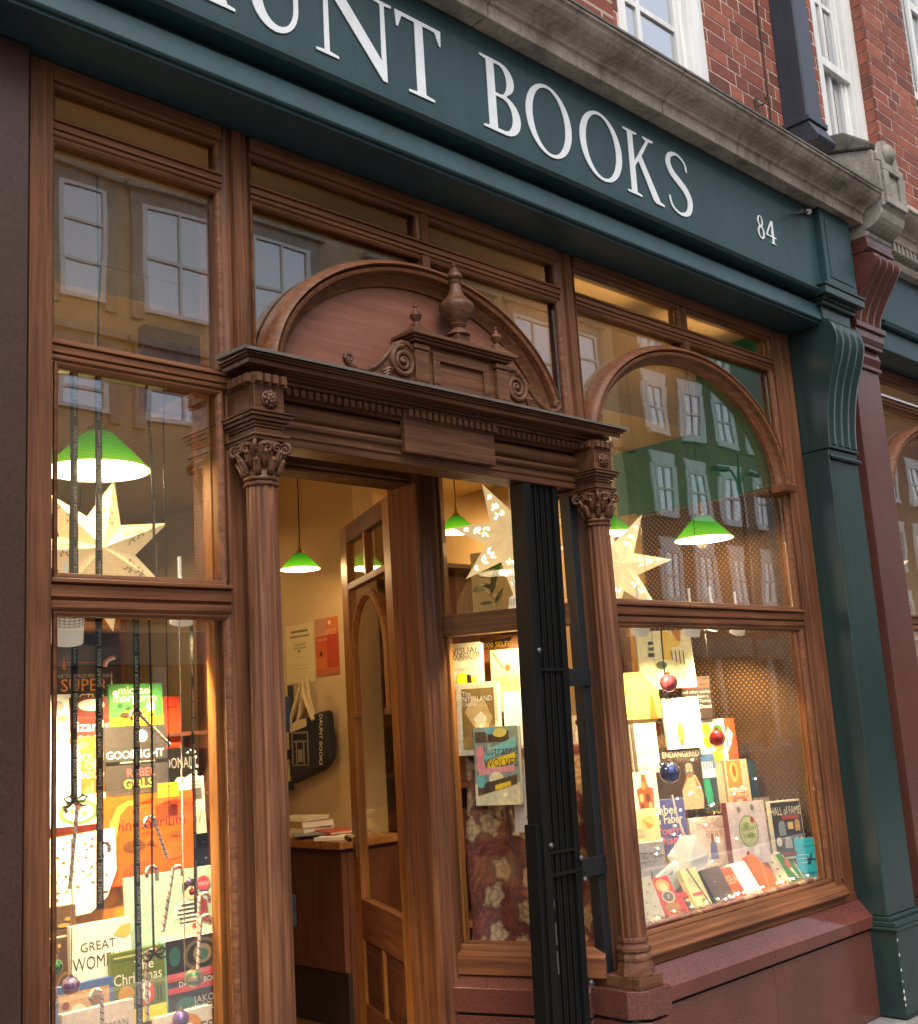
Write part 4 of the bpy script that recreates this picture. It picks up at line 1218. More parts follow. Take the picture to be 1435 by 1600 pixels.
# books: label, centre, width, height, thickness, yaw, lean, roll, cover, spine, printed decoration
BOOKS = [
 ('dark brown hardback with SUPER STRUCTURES in orange and cream letters',(1.701,0.52,1.735),0.238,0.271,0.025,0,-4.0,0,'33231f','33231f',[('t','SUPER',-0.05,0.02,0.17,'e08a2c'),('t','STRUCTURES',-0.05,-0.13,0.105,'e9d9b0'),('t','BUILD THE WORLDS MOST AMAZING',-0.05,0.135,0.045,'c9b48a'),('r',-0.4,0.295,0.4,0.3,'c0453a'),('p',[(-0.36,0.22),(-0.3,0.22),(-0.32,0.3),(-0.33,0.4),(-0.34,0.3)],'c4563a'),('arc',0.42,0.24,0.2,0.14,'c8574a'),('arc',0.42,0.24,0.165,0.115,'e8dcb8'),('arc',0.42,0.24,0.13,0.09,'33231f'),('p',[(0.33,-0.02),(0.37,-0.02),(0.355,0.1),(0.35,0.2),(0.345,0.1)],'d8c79a')]),
 ('white illustrated sheet book with small grey sketches under dark lamp',(1.603,0.5,1.631),0.093,0.166,0.025,0,-4.0,0,'f3eddc','f3eddc',[('d',-0.1,0.28,0.2,0.1,'9a9590'),('r',-0.1,-0.02,0.2,0.1,'f2e25c'),('r',0.02,-0.2,0.3,-0.08,'8f8d8a'),('d',-0.2,-0.3,0.16,0.08,'a9a49c'),('d',0.2,-0.36,0.1,0.07,'8a8580')]),
 ('maroon hardback with rough white WIZARDS ONCE lettering',(1.708,0.49,1.608),0.153,0.191,0.025,0,-4.0,0,'5a1f1a','5a1f1a',[('t','izards',-0.02,0.0,0.2,'f4efe2'),('t','ONCE',0,-0.24,0.2,'f4efe2'),('d',-0.05,0.36,0.3,0.1,'c9c3b6'),('r',-0.4,0.14,0.4,0.16,'8d3c2c')]),
 ('gold patterned brown hardback titled HOUSE OF SHADOWS',(1.684,0.46,1.467),0.116,0.222,0.025,0,-4.0,0,'7a5426','7a5426',[('t','HOUSE',0,0.2,0.13,'f2dfa0'),('t','OF',0,0.08,0.12,'f2dfa0'),('t','SHADOWS',0,-0.05,0.12,'f2dfa0'),('d',-0.25,0.38,0.2,0.06,'caa04e'),('d',0.28,0.36,0.16,0.08,'caa04e'),('d',-0.1,-0.3,0.14,0.1,'caa04e'),('d',0.2,-0.36,0.2,0.06,'caa04e'),('r',-0.03,-0.45,0.04,-0.14,'d8b25e')]),
 ('green paperback with cream author name over yellow lettering',(1.858,0.49,1.663),0.195,0.157,0.025,0,-4.0,0,'3e7d3a','3e7d3a',[('r',-0.5,-0.5,0.5,-0.2,'f0b822'),('t','michael',-0.02,0.36,0.2,'f5ecc8'),('t','morpurgo',-0.02,0.2,0.2,'f5ecc8'),('t','TOTO',0,-0.4,0.26,'b8701c'),('d',0.05,-0.1,0.28,0.08,'f2c437'),('d',0.26,0.02,0.08,0.12,'e8dcc8'),('d',0.26,0.14,0.06,0.05,'d49a70'),('d',-0.3,0.05,0.05,0.05,'1d4a2a'),('d',-0.15,-0.02,0.05,0.05,'1d4a2a'),('d',0.0,0.08,0.05,0.04,'1d4a2a'),('d',-0.38,0.3,0.05,0.06,'f2efe0'),('d',-0.2,-0.16,0.12,0.06,'3a2a1a')]),
 ('orange red hardback standing behind the dark speckled book',(2.024,0.55,1.6),0.067,0.196,0.025,0,-4.0,0,'c93c1e','c93c1e',[('r',-0.3,-0.4,0.3,-0.36,'8e2410'),('r',-0.3,0.3,0.3,0.33,'8e2410')]),
 ('charcoal hardback with GOOD NIGHT in white and pink yellow lettering',(1.837,0.45,1.495),0.22,0.218,0.03,0,-4.0,0,'3b3736','3b3736',[('t','GOOD',-0.24,0.07,0.13,'f4efe2'),('t','NIGHT',0.18,0.07,0.14,'f4efe2'),('t','REBEL',0.05,-0.2,0.14,'e0575a'),('t','GIRLS',0.0,-0.36,0.15,'f0d84a'),('d',0.08,0.34,0.1,0.09,'f1e9d0'),('d',0.05,0.36,0.02,0.02,'cfc4a4'),('d',0.12,0.33,0.02,0.025,'cfc4a4'),('r',-0.5,-0.06,0.5,-0.015,'141212'),('t','DAUNT BOOKS   DAUNT BOOKS',0,-0.04,0.03,'d8d2c4')]),
 ('black and white speckled book lettered DOMAIN in grey',(2.029,0.5,1.435),0.129,0.174,0.025,0,-4.0,0,'1c1b1b','1c1b1b',[('t','DOMAIN',-0.02,0.2,0.24,'8d8a88'),('d',0.4,0.4,0.05,0.03,'f4efe2'),('d',0.3,0.44,0.03,0.02,'f4efe2'),('d',0.44,0.3,0.03,0.03,'f4efe2'),('d',0.2,0.4,0.03,0.02,'f4efe2'),('d',0.36,0.22,0.03,0.02,'f4efe2'),('d',0.45,0.12,0.04,0.03,'f4efe2'),('d',0.28,0.1,0.03,0.02,'f4efe2'),('d',0.4,0.0,0.05,0.04,'f4efe2'),('d',0.3,-0.08,0.16,0.06,'e8e4da'),('d',0.34,-0.15,0.08,0.14,'e8e4da'),('d',-0.1,-0.2,0.14,0.14,'d8d4cc')]),
 ('plain white hardback glaring in the lamplight at the window edge',(1.584,0.44,1.475),0.107,0.153,0.025,0,-4.0,0,'f7f3ea','f7f3ea',[('t','tales',0,-0.2,0.1,'a8a296')]),
 ('large orange hardback with dark brown Dinosaurium lettering and dinosaurs',(1.85,0.4,1.249),0.33,0.272,0.04,0,-4.0,0,'d9561c','d9561c',[('t','Dinosaurium',-0.0,0.16,0.15,'4a1208'),('p',[(-0.45,-0.1),(-0.4,0.2),(-0.32,0.38),(-0.2,0.44),(-0.12,0.42),(-0.13,0.38),(-0.22,0.38),(-0.3,0.28),(-0.34,0.05),(-0.34,-0.1)],'c9a53c'),('d',-0.16,-0.08,0.12,0.07,'6a4022'),('p',[(-0.04,-0.08),(0.08,-0.12),(0.02,-0.02)],'6a4022'),('d',0.24,-0.18,0.14,0.1,'a85c28'),('d',0.3,0.0,0.08,0.03,'7a4a2a'),('d',-0.12,-0.36,0.16,0.1,'8a4a22'),('p',[(0.1,0.36),(0.3,0.42),(0.44,0.34),(0.28,0.38)],'a23a12'),('p',[(-0.1,0.4),(0.06,0.46),(0.02,0.4)],'a23a12'),('t','a museum',0.0,0.06,0.04,'8a2a10')]),
 ('cream newspaper style book ending in OW beside the wooden post',(2.037,0.43,1.331),0.075,0.187,0.025,0,-4.0,0,'d9d2c2','d9d2c2',[('t','OW',0.1,-0.24,0.34,'8a847a'),('r',-0.2,0.1,0.35,0.3,'55504a'),('r',-0.2,0.34,0.3,0.37,'8a847a'),('r',-0.2,0.4,0.3,0.42,'8a847a')]),
 ('midnight navy hardback with tiny white stars beside the jamb',(2.067,0.44,1.102),0.143,0.264,0.025,0,-4.0,0,'171b2b','171b2b',[('d',-0.2,0.3,0.012,0.008,'f4efe2'),('d',0.1,0.2,0.012,0.008,'f4efe2'),('d',0.3,0.38,0.012,0.008,'f4efe2'),('d',-0.05,0.05,0.012,0.008,'f4efe2'),('d',0.2,-0.05,0.016,0.01,'f4efe2'),('d',0.36,0.1,0.012,0.008,'f4efe2'),('d',0.05,0.4,0.012,0.008,'f4efe2'),('d',0.3,-0.2,0.014,0.009,'f4efe2'),('p',[(-0.5,0.12),(-0.2,-0.02),(-0.5,-0.1)],'2f7a78')]),
 ('white card book with a green Christmas wreath on the front',(1.617,0.41,1.354),0.182,0.09,0.025,0,-4.0,0,'f3efe4','f3efe4',[('d',0,-0.05,0.36,0.42,'5d7a4a'),('d',0,-0.05,0.27,0.3,'f3efe4'),('d',-0.12,0.0,0.05,0.1,'b08a50'),('d',0.1,-0.1,0.05,0.1,'b08a50'),('d',0,0.12,0.05,0.1,'c23a2c')]),
 ('large amber orange hardback mostly hidden by a white paper bag',(1.663,0.42,1.167),0.271,0.33,0.03,0,-4.0,0,'e0902a','e0902a',[('r',-0.5,0.38,0.5,0.5,'d46a1e')]),
 ('aqua picture book showing a figure in a striped top with red scarf',(1.895,0.34,1.008),0.309,0.265,0.02,0,-4.0,0,'a9c9b8','a9c9b8',[('p',[(0.16,-0.5),(0.3,-0.5),(0.34,0.1),(0.28,0.26),(0.14,0.26),(0.08,0.1)],'c9beb0'),('p',[(0.1,-0.16),(0.3,-0.16),(0.3,0.16),(0.14,0.17),(0.02,0.08),(0.0,-0.06),(0.1,-0.04)],'f2ece0'),('r',0.08,-0.12,0.3,-0.1,'3d3a3c'),('r',0.08,-0.07,0.3,-0.05,'3d3a3c'),('r',0.05,-0.02,0.3,0.0,'3d3a3c'),('r',0.06,0.03,0.3,0.05,'3d3a3c'),('r',0.1,0.08,0.3,0.1,'3d3a3c'),('p',[(0.28,-0.1),(0.42,-0.16),(0.4,0.1),(0.3,0.2)],'8c3a3c'),('d',0.22,0.24,0.08,0.1,'efc9a8'),('p',[(0.12,0.22),(0.12,0.34),(0.24,0.38),(0.32,0.33),(0.3,0.28),(0.2,0.3)],'2c2422'),('d',0.37,0.31,0.075,0.085,'c8485a'),('t','NEW',0.37,0.3,0.05,'f0c8cc'),('d',0.24,-0.16,0.03,0.03,'c23a2c')]),
 ('brown book tooled with fine gold lines and a thin white band',(1.539,0.35,0.951),0.091,0.274,0.025,0,-4.0,0,'5c4222','5c4222',[('r',-0.5,0.18,0.5,0.2,'e8dcc0'),('d',0.1,-0.3,0.3,0.13,'9a7636'),('d',0.1,-0.3,0.24,0.1,'5c4222'),('d',0.1,-0.3,0.16,0.06,'9a7636'),('d',-0.1,0.1,0.06,0.02,'c79c4c'),('d',0.2,0.04,0.05,0.02,'c79c4c'),('d',0.05,0.3,0.2,0.02,'b78c44'),('d',0.2,0.36,0.1,0.02,'b78c44')]),
 ('white book reading GREAT WOMEN with thin black hand lettering',(1.648,0.32,0.918),0.19,0.225,0.025,0,-4.0,0,'f4efe0','f4efe0',[('t','GREAT',-0.06,0.2,0.13,'3a3530'),('t','WOMEN',-0.08,0.0,0.19,'3a3530'),('p',[(0.2,0.3),(0.32,0.4),(0.5,0.42),(0.5,0.3),(0.4,0.24)],'d9ae5c'),('r',-0.5,-0.5,0.5,-0.22,'ecd57a'),('t','BOOKS',-0.05,-0.34,0.14,'f8f0c8')]),
 ('olive green Christmas story book with a red Santa on it',(1.752,0.29,0.832),0.174,0.208,0.025,0,-4.0,0,'5f6f22','5f6f22',[('r',-0.5,-0.5,0.5,-0.3,'e6d93a'),('t','The',0.1,0.27,0.16,'f4efe2'),('t','Christmas',-0.02,0.12,0.17,'f4efe2'),('d',-0.25,-0.08,0.15,0.12,'b98a2c'),('d',0.12,-0.12,0.16,0.16,'c9402c'),('d',0.12,-0.02,0.09,0.05,'f4efe2'),('d',0.12,-0.14,0.08,0.08,'f0e6d8'),('r',0.32,-0.25,0.35,-0.05,'2a2416'),('r',0.38,-0.25,0.41,-0.05,'2a2416'),('r',-0.46,0.42,0.3,0.44,'c9c38a')]),
 ('blue bordered book with a tan old map picture',(1.569,0.27,0.789),0.184,0.181,0.025,0,-4.0,0,'4c68a0','4c68a0',[('r',-0.42,-0.5,0.42,0.38,'b99468'),('d',-0.1,0.1,0.12,0.1,'e0d6bc'),('d',0.2,0.2,0.1,0.12,'7a5a38'),('d',-0.3,0.2,0.06,0.06,'7a3a2a'),('d',0.0,0.36,0.03,0.015,'e8c23c'),('d',0.2,0.37,0.03,0.015,'e8c23c'),('d',-0.2,0.35,0.03,0.015,'e8c23c')]),
 ('pale pink book with small grey GRITTERMAN lettering at the window foot',(1.581,0.2,0.721),0.217,0.198,0.025,0,-4.0,0,'e3d3c8','e3d3c8',[('t','GRITTERMAN',0.03,0.2,0.11,'7a706a')]),
 ('teal edged dark book wrapped in a red paper band',(1.941,0.28,0.821),0.202,0.242,0.05,0,-4.0,0,'2a2522','6fb0a4',[('d',0.12,0.27,0.34,0.2,'6a5a46'),('d',0.12,0.27,0.27,0.16,'2a2522'),('d',0.12,0.28,0.16,0.12,'8d7d62'),('d',0.12,0.27,0.1,0.07,'3f6a60'),('d',-0.36,0.3,0.1,0.12,'2f5f58'),('d',-0.2,-0.34,0.2,0.14,'33665e'),('r',-0.5,-0.14,0.5,0.1,'b8343a'),('r',-0.5,-0.065,0.5,0.005,'151212'),('t','DAUNT BOOKS',0.08,-0.045,0.075,'e5dfd0'),('t','JAKOB',0.15,-0.27,0.1,'c9c6b8'),('t','WEGELIUS',0.15,-0.37,0.1,'c9c6b8')]),
 ('white book with an orange swirl and black TLES letters',(1.847,0.19,0.664),0.188,0.177,0.025,0,-4.0,0,'f2ead8','f2ead8',[('d',0.0,0.16,0.34,0.3,'e8952c'),('d',0.0,0.12,0.22,0.2,'f2ead8'),('t','TLES',0.25,0.16,0.22,'241d1a')]),
 ('cream travel book with a fork and yellow kitchen shapes',(4.795,0.449,1.798),0.309,0.295,0.025,-28,-4.0,0,'efdfa8','efdfa8',[('t','TRAVEL',0.14,-0.3,0.11,'3a352a'),('p',[(-0.05,0.0),(0.12,0.0),(0.12,0.45),(-0.02,0.5)],'eec04a'),('d',0.18,0.3,0.12,0.1,'f0c84a'),('p',[(0.14,0.5),(0.32,0.5),(0.3,0.3),(0.24,0.32)],'c77a3a'),('r',0.1,-0.02,0.12,0.14,'5a4a30'),('r',0.17,-0.06,0.19,0.14,'5a4a30'),('r',0.24,-0.09,0.26,0.14,'5a4a30'),('r',0.31,-0.11,0.33,0.14,'5a4a30'),('r',-0.32,0.05,-0.2,0.12,'3d3a34'),('r',-0.3,0.16,-0.2,0.22,'3d3a34'),('r',-0.3,0.26,-0.2,0.32,'3d3a34'),('d',-0.1,-0.1,0.1,0.07,'4a5a2a')]),
 ('brown bottle picture book tucked against the fluted column',(4.791,0.66,1.875),0.11,0.284,0.025,-28,-4.0,0,'6e5138','6e5138',[('p',[(-0.1,-0.5),(0.3,-0.5),(0.3,-0.1),(0.16,0.1),(0.12,0.4),(0,0.4),(-0.02,0.1)],'c48a34')]),
 ('yellow map book with an orange church spire',(4.632,0.52,1.623),0.221,0.235,0.025,-28,-4.0,0,'efd558','efd558',[('p',[(0.2,-0.5),(0.42,-0.5),(0.36,-0.1),(0.31,0.1),(0.26,-0.1)],'dd5a22'),('p',[(-0.5,0.16),(-0.2,0.08),(0.1,-0.06),(0.1,-0.08),(-0.2,0.06),(-0.5,0.13)],'8a6a2a'),('p',[(-0.5,-0.36),(0.0,-0.44),(0.0,-0.46),(-0.5,-0.38)],'8a6a2a'),('p',[(0.1,0.5),(0.5,0.5),(0.5,0.1),(0.3,0.3)],'9a8f88')]),
 ('dark paperback with red and white centred title text lines',(4.99,0.42,1.595),0.183,0.219,0.025,-28,-4.0,0,'3d3230','5a4c48',[('t','The Palace Lady',0,0.38,0.1,'d8603e'),('t','Summerhouse',0,0.27,0.1,'d8603e'),('t','and other stories',0,0.14,0.085,'cfc8c0'),('t','stories from a',0,0.03,0.085,'cfc8c0'),('t','vanishing Turkey',0,-0.08,0.085,'cfc8c0'),('t','Patricia Daunt',0,-0.21,0.1,'f4efe2'),('d',-0.1,-0.4,0.16,0.1,'e58a3c')]),
 ('white atlas with a dark spine and ATLAS OF UNTAMED PLACES text',(4.566,0.46,1.366),0.14,0.239,0.025,-28,-4.0,0,'f0ead8','f0ead8',[('t','ATLAS',-0.08,0.3,0.12,'8a847a'),('t','OF',-0.2,0.17,0.12,'8a847a'),('t','UNTAMED',-0.02,0.03,0.12,'8a847a'),('t','PLACES',-0.08,-0.11,0.12,'8a847a'),('r',-0.5,-0.5,-0.36,0.5,'5a4f48')]),
 ('plain white book bleached by the spotlight behind the dark ones',(4.821,0.4,1.473),0.199,0.253,0.025,-28,-4.0,0,'f8f4ea','f8f4ea',[('d',-0.1,-0.2,0.1,0.22,'e8cf4a'),('r',-0.14,-0.44,-0.06,-0.3,'c8642c')]),
 ('dark brown book lettered ENDANGERED above a shaggy seated animal',(4.774,0.42,1.205),0.256,0.31,0.035,-28,-4.0,0,'3a2c22','3a2c22',[('t','ENDANGERED',0.08,0.37,0.115,'e8dcc4'),('t','TIM FLACH',0.2,0.28,0.06,'8d7d6a'),('p',[(0.02,-0.5),(0.02,-0.2),(0.14,-0.02),(0.2,0.04),(0.34,0.03),(0.42,-0.12),(0.46,-0.3),(0.44,-0.5)],'b79a7c'),('d',0.22,0.1,0.1,0.11,'6a5a4a'),('d',0.22,0.18,0.08,0.05,'8d8272'),('p',[(0.08,-0.16),(0.2,0.04),(0.14,0.0)],'c9662c'),('p',[(0.3,0.02),(0.4,-0.14),(0.36,-0.2)],'c9662c'),('d',0.18,0.11,0.02,0.02,'efe6d0'),('d',0.26,0.11,0.02,0.02,'efe6d0')]),
 ('book with a fruit still life and white frame beside orange strip',(5.085,0.38,1.37),0.21,0.223,0.025,-28,-4.0,0,'f3eee0','f3eee0',[('r',0.22,-0.5,0.5,0.5,'e0532a'),('d',-0.3,0.28,0.14,0.13,'c9c22c'),('d',0.02,0.24,0.14,0.13,'4a7a2a'),('d',-0.28,0.0,0.12,0.16,'b59a2a'),('d',0.0,-0.06,0.16,0.18,'e0863a'),('d',-0.1,-0.34,0.2,0.12,'e0b02c'),('p',[(0.2,-0.3),(0.34,-0.1),(0.42,0.14),(0.3,0.3),(0.24,0.1),(0.26,-0.1)],'f4e8d8')]),
 ('book with blue sky top and green painted figure',(4.926,0.36,1.171),0.103,0.281,0.025,-28,-4.0,0,'2e3a42','2e3a42',[('r',-0.5,0.1,0.5,0.5,'4a6a9a'),('r',-0.5,0.08,0.5,0.24,'a9bccb'),('p',[(-0.3,0.06),(0.1,0.06),(0.2,-0.2),(0.12,-0.44),(-0.1,-0.44),(-0.3,-0.1)],'2f8a6a'),('t','SUDDEN',-0.05,0.3,0.13,'f4efe2')]),
 ('ornate cream and orange decorated book with a small icon',(5.05,0.3,1.146),0.199,0.254,0.025,-28,-4.0,0,'bda88a','bda88a',[('r',-0.5,-0.5,-0.24,0.5,'a89a80'),('r',-0.22,-0.5,-0.16,0.5,'776a52'),('r',-0.1,-0.05,0.3,0.48,'c9763c'),('d',0.1,0.26,0.12,0.2,'e0a05c'),('d',0.1,0.28,0.05,0.12,'8a4a24'),('r',-0.1,-0.14,0.4,-0.06,'e8d8b8'),('t','BRITISH',0.15,-0.13,0.09,'a8442a'),('t','LIBRARY',0.15,-0.24,0.09,'a8442a'),('d',0.0,-0.36,0.08,0.08,'c2502a'),('d',0.3,-0.34,0.08,0.08,'c2502a')]),
 ('plain dark teal book half hidden behind the ornate cream book',(5.248,0.33,1.149),0.108,0.223,0.025,-28,-4.0,0,'2a3c44','2a3c44',[('r',-0.5,0.38,0.5,0.4,'4a5c62')]),
 ('white book showing an orange brown patterned tower of people',(4.445,0.4,1.159),0.149,0.201,0.025,-28,-4.0,0,'f0e9da','f0e9da',[('p',[(-0.2,-0.4),(0.3,-0.4),(0.34,0.1),(0.16,0.16),(0.1,0.44),(-0.04,0.44),(-0.06,0.16),(-0.24,0.1)],'a85a30'),('d',-0.1,-0.1,0.08,0.1,'e0b07a'),('d',0.12,-0.1,0.08,0.1,'6a3a20'),('d',0.0,0.18,0.08,0.1,'d8975a'),('r',0.0,-0.5,0.14,-0.4,'e0a83a'),('r',0.2,-0.5,0.34,-0.36,'e0a83a'),('d',-0.1,-0.3,0.07,0.07,'6a3a20'),('d',0.18,-0.28,0.07,0.07,'e0b07a')]),
 ('violet blue paperback with cream and coral poetry title',(4.557,0.34,0.995),0.164,0.258,0.025,-28,-4.0,0,'5a5c98','5a5c98',[('t','Faber',-0.12,0.3,0.19,'f6efc8'),('t','& Faber',-0.05,0.13,0.19,'f6efc8'),('t','Poetry',-0.05,-0.07,0.18,'e8847a'),('t','Diary',-0.1,-0.24,0.18,'e8847a')]),
 ('pale yellow cream book leaning above the grey yoga book',(4.393,0.37,1.014),0.147,0.156,0.025,-28,-4.0,0,'f0e2ae','f0e2ae',[('d',-0.2,-0.2,0.2,0.14,'c9c09a'),('d',0.1,0.1,0.24,0.2,'ead27a'),('p',[(-0.1,0.2),(0.3,-0.0),(0.1,-0.06)],'c99a4a')]),
 ('lilac grey book lettered KILTED YOGA over a dark moor',(4.281,0.28,0.85),0.167,0.211,0.025,-28,-4.0,0,'aba6ad','aba6ad',[('t','KILTED YOGA',0.0,0.22,0.15,'3a3236'),('t','yoga laid bare',0.0,0.1,0.06,'7d777c'),('p',[(-0.5,-0.5),(0.5,-0.5),(0.5,-0.16),(0.3,-0.24),(0.1,-0.3),(-0.2,-0.26),(-0.5,-0.28)],'4d4030'),('p',[(-0.5,-0.28),(-0.2,-0.26),(0.1,-0.3),(0.1,-0.34),(-0.5,-0.36)],'b08a3c'),('r',0.02,-0.4,0.05,-0.1,'2c2622')]),
 ('pinkish grey book with a figure in blue skirt',(4.84,0.33,0.867),0.188,0.289,0.025,-28,-4.0,0,'c9b8b4','c9b8b4',[('t','DANCING',0.1,0.34,0.12,'a2706a'),('t','BEAR',0.2,0.2,0.14,'a2706a'),('p',[(0.0,-0.2),(0.24,-0.2),(0.2,0.08),(0.04,0.08)],'6a6f9a'),('r',0.08,0.08,0.15,0.22,'6a4a3a'),('r',-0.2,-0.36,0.3,-0.26,'ded0c8')]),
 ('lilac book with a pale green oval and dark red spine',(4.953,0.17,0.929),0.202,0.295,0.06,-30,-4.0,0,'d5c4c4','7a1c18',[('d',0.0,0.02,0.26,0.26,'7f8f5c'),('d',0.0,0.02,0.235,0.235,'c3c894'),('d',-0.05,0.12,0.08,0.05,'8fa05a'),('d',0.04,-0.04,0.1,0.04,'8fa05a'),('t','GREEN',0,0.06,0.07,'5c6a3c'),('t','TALES',0,-0.06,0.07,'5c6a3c'),('d',-0.1,-0.34,0.05,0.05,'a83a34'),('d',0.14,-0.32,0.07,0.08,'f4efe2'),('d',0.12,0.2,0.05,0.05,'a83a34'),('d',-0.2,0.38,0.05,0.05,'7a7a6a'),('d',0.16,0.4,0.05,0.05,'7a7a6a')]),
 ('grey brown portrait book peeping between the oval and fame books',(5.162,0.2,0.946),0.08,0.261,0.025,-28,-4.0,0,'7d6f60','7d6f60',[('d',0.05,0.16,0.3,0.14,'4a3c34'),('d',0.05,0.16,0.2,0.1,'8d7a68')]),
 ('black book lettered HALL OF FAME with rows of tombstones',(5.257,0.14,0.912),0.19,0.286,0.04,-28,-4.0,0,'d9cbb0','e2d6ba',[('r',-0.4,-0.46,0.48,0.47,'2f2b2c'),('t','HALL of FAME',0.03,0.31,0.16,'d8ccb0'),('r',-0.1,0.17,0.4,0.24,'a03a34'),('p',[(-0.24,-0.1),(-0.04,-0.1),(-0.04,0.1),(-0.09,0.15),(-0.19,0.15),(-0.24,0.1)],'7f8a92'),('r',0.04,0.0,0.2,0.12,'c8b078'),('p',[(0.25,-0.04),(0.4,-0.04),(0.4,0.12),(0.35,0.16),(0.3,0.16),(0.25,0.12)],'b88f54'),('d',-0.28,-0.2,0.08,0.08,'c9c4b4'),('p',[(-0.12,-0.32),(0.1,-0.32),(0.1,-0.2),(0.04,-0.13),(-0.06,-0.13),(-0.12,-0.2)],'9a9896'),('d',0.26,-0.22,0.09,0.09,'7f8a92'),('d',0.4,-0.22,0.05,0.08,'c8b078'),('r',-0.36,-0.44,0.4,-0.38,'7a2a24')]),
 ('cream patterned notebook lying at the sill by the column',(4.026,0.107,0.743),0.151,0.207,0.03,0,-20.9,0,'d8cfbc','d8cfbc',[('d',-0.2,0.3,0.04,0.02,'a88c84'),('d',0.1,0.2,0.04,0.02,'8c8478'),('d',0.2,-0.1,0.04,0.02,'a88c84'),('d',-0.1,-0.0,0.04,0.02,'8c8478'),('d',-0.25,-0.2,0.04,0.02,'8c8478'),('d',0.15,-0.3,0.04,0.02,'8c8478'),('d',0.0,0.4,0.04,0.02,'a88c84'),('d',0.3,0.35,0.04,0.02,'8c8478'),('d',-0.3,0.1,0.04,0.02,'8c8478'),('d',0.0,-0.4,0.04,0.02,'a88c84')]),
 ('bright red book with a grey disc and gold rays',(4.181,0.116,0.736),0.133,0.196,0.03,0,-27.9,0,'c9342c','8e2018',[('d',0,0.3,0.36,0.15,'d9a85c'),('d',0,0.26,0.2,0.1,'e8cfa0'),('d',0,-0.2,0.38,0.12,'a87a3c'),('d',0.02,0.04,0.34,0.14,'dcc6a4'),('d',0.02,0.04,0.27,0.11,'5f5a58'),('p',[(-0.04,0.0),(0.06,0.1),(0.1,0.1),(0.02,0)],'d8d4cc'),('t','Royal Tales',0.05,-0.38,0.14,'f0c8a0')]),
 ('small dark book with a gold banner in red edging',(4.325,0.097,0.701),0.142,0.104,0.03,0,-31.2,0,'c9302a','c9302a',[('r',-0.36,-0.5,0.36,0.28,'3a2c28'),('d',0,0.12,0.3,0.08,'d8b468'),('d',-0.02,-0.12,0.12,0.18,'e0c88a'),('r',-0.2,-0.44,0.3,-0.36,'c8a45a')]),
 ('cream yellow notebook with a black elastic and pen',(4.381,0.108,0.755),0.121,0.178,0.03,0,-25.4,0,'e9dda0','e9dda0',[('p',[(-0.1,0.5),(-0.02,0.5),(0.42,-0.5),(0.34,-0.5)],'2a2624'),('r',-0.4,-0.2,0.3,-0.12,'d06050'),('d',-0.2,0.2,0.14,0.08,'c9c49a'),('d',0.1,-0.36,0.12,0.06,'7a8a3a')]),
 ('dark plum hardback lying flat on the sill',(4.561,0.11,0.741),0.152,0.166,0.05,0,-29.0,0,'54423f','2c2422',[('d',-0.1,0.1,0.02,0.012,'f4efe2'),('d',0.1,-0.3,0.02,0.012,'f4efe2'),('d',0.2,-0.36,0.03,0.012,'d8b48a')]),
 ('thin orange red paperback squeezed beside the white book',(4.684,0.108,0.732),0.092,0.155,0.03,0,-29.7,0,'d4521e','d4521e',[('r',-0.3,-0.3,0.3,-0.26,'8a2a10'),('t','SEA',0,0.1,0.3,'f0c08a')]),
 ('bright white book glaring on the sill',(4.807,0.119,0.725),0.151,0.187,0.045,0,-31.3,0,'f8f6f0','f8f6f0',[('r',-0.2,-0.3,0.2,-0.29,'d8d4cc')]),
 ('vivid orange book with a faint lighter stem pattern',(4.967,0.115,0.735),0.147,0.204,0.03,0,-25.9,0,'e8701c','e8701c',[('p',[(-0.1,-0.3),(0.1,0.1),(0.2,0.4),(0.1,0.4),(-0.06,0.1),(-0.2,-0.3)],'f09038'),('d',0.1,-0.36,0.16,0.03,'f2b070')]),
 ('cream book sprinkled with small brown figures beside the green one',(5.095,0.117,0.723),0.085,0.183,0.03,0,-30.6,0,'dccfae','dccfae',[('d',0,0.3,0.1,0.04,'7a5c40'),('d',0.1,0.1,0.1,0.04,'a8442a'),('d',-0.1,-0.1,0.1,0.04,'7a5c40'),('d',0.1,-0.3,0.1,0.04,'a8442a'),('d',-0.05,0.44,0.1,0.03,'55503a')]),
 ('green book with a running footballer in red and cream',(5.211,0.117,0.727),0.137,0.187,0.03,0,-29.9,0,'e3d9ae','e3d9ae',[('r',-0.44,-0.46,0.44,0.46,'2f7a30'),('p',[(-0.2,0.14),(0.0,0.32),(0.16,0.26),(0.1,0.02),(-0.04,0.0)],'c8552c'),('d',-0.0,0.38,0.07,0.04,'e8c49a'),('p',[(-0.04,0.02),(0.12,0.02),(0.14,-0.12),(0.2,-0.28),(0.12,-0.28),(0.02,-0.1),(-0.06,-0.04)],'f0e2c8'),('r',0.1,-0.32,0.22,-0.28,'a83a24'),('r',-0.36,-0.42,0.36,-0.38,'a9c48a')]),
 ('bright cyan notebook with a black aeroplane and white lines',(5.329,0.075,0.761),0.134,0.204,0.02,-38,-4.0,0,'12a5bd','c23a3c',[('p',[(-0.1,-0.12),(0.1,0.14),(0.14,0.14),(0.02,-0.14)],'16222c'),('p',[(-0.08,0.02),(0.26,0.0),(0.26,-0.04),(-0.08,-0.03)],'16222c'),('r',-0.4,0.1,0.0,0.112,'d8eef2'),('r',-0.4,0.02,-0.1,0.032,'d8eef2'),('r',-0.36,-0.08,-0.1,-0.068,'d8eef2'),('r',-0.2,0.3,0.3,0.312,'0c5c70'),('t','MY ADVENTURES',0.03,-0.34,0.085,'0c4050')]),
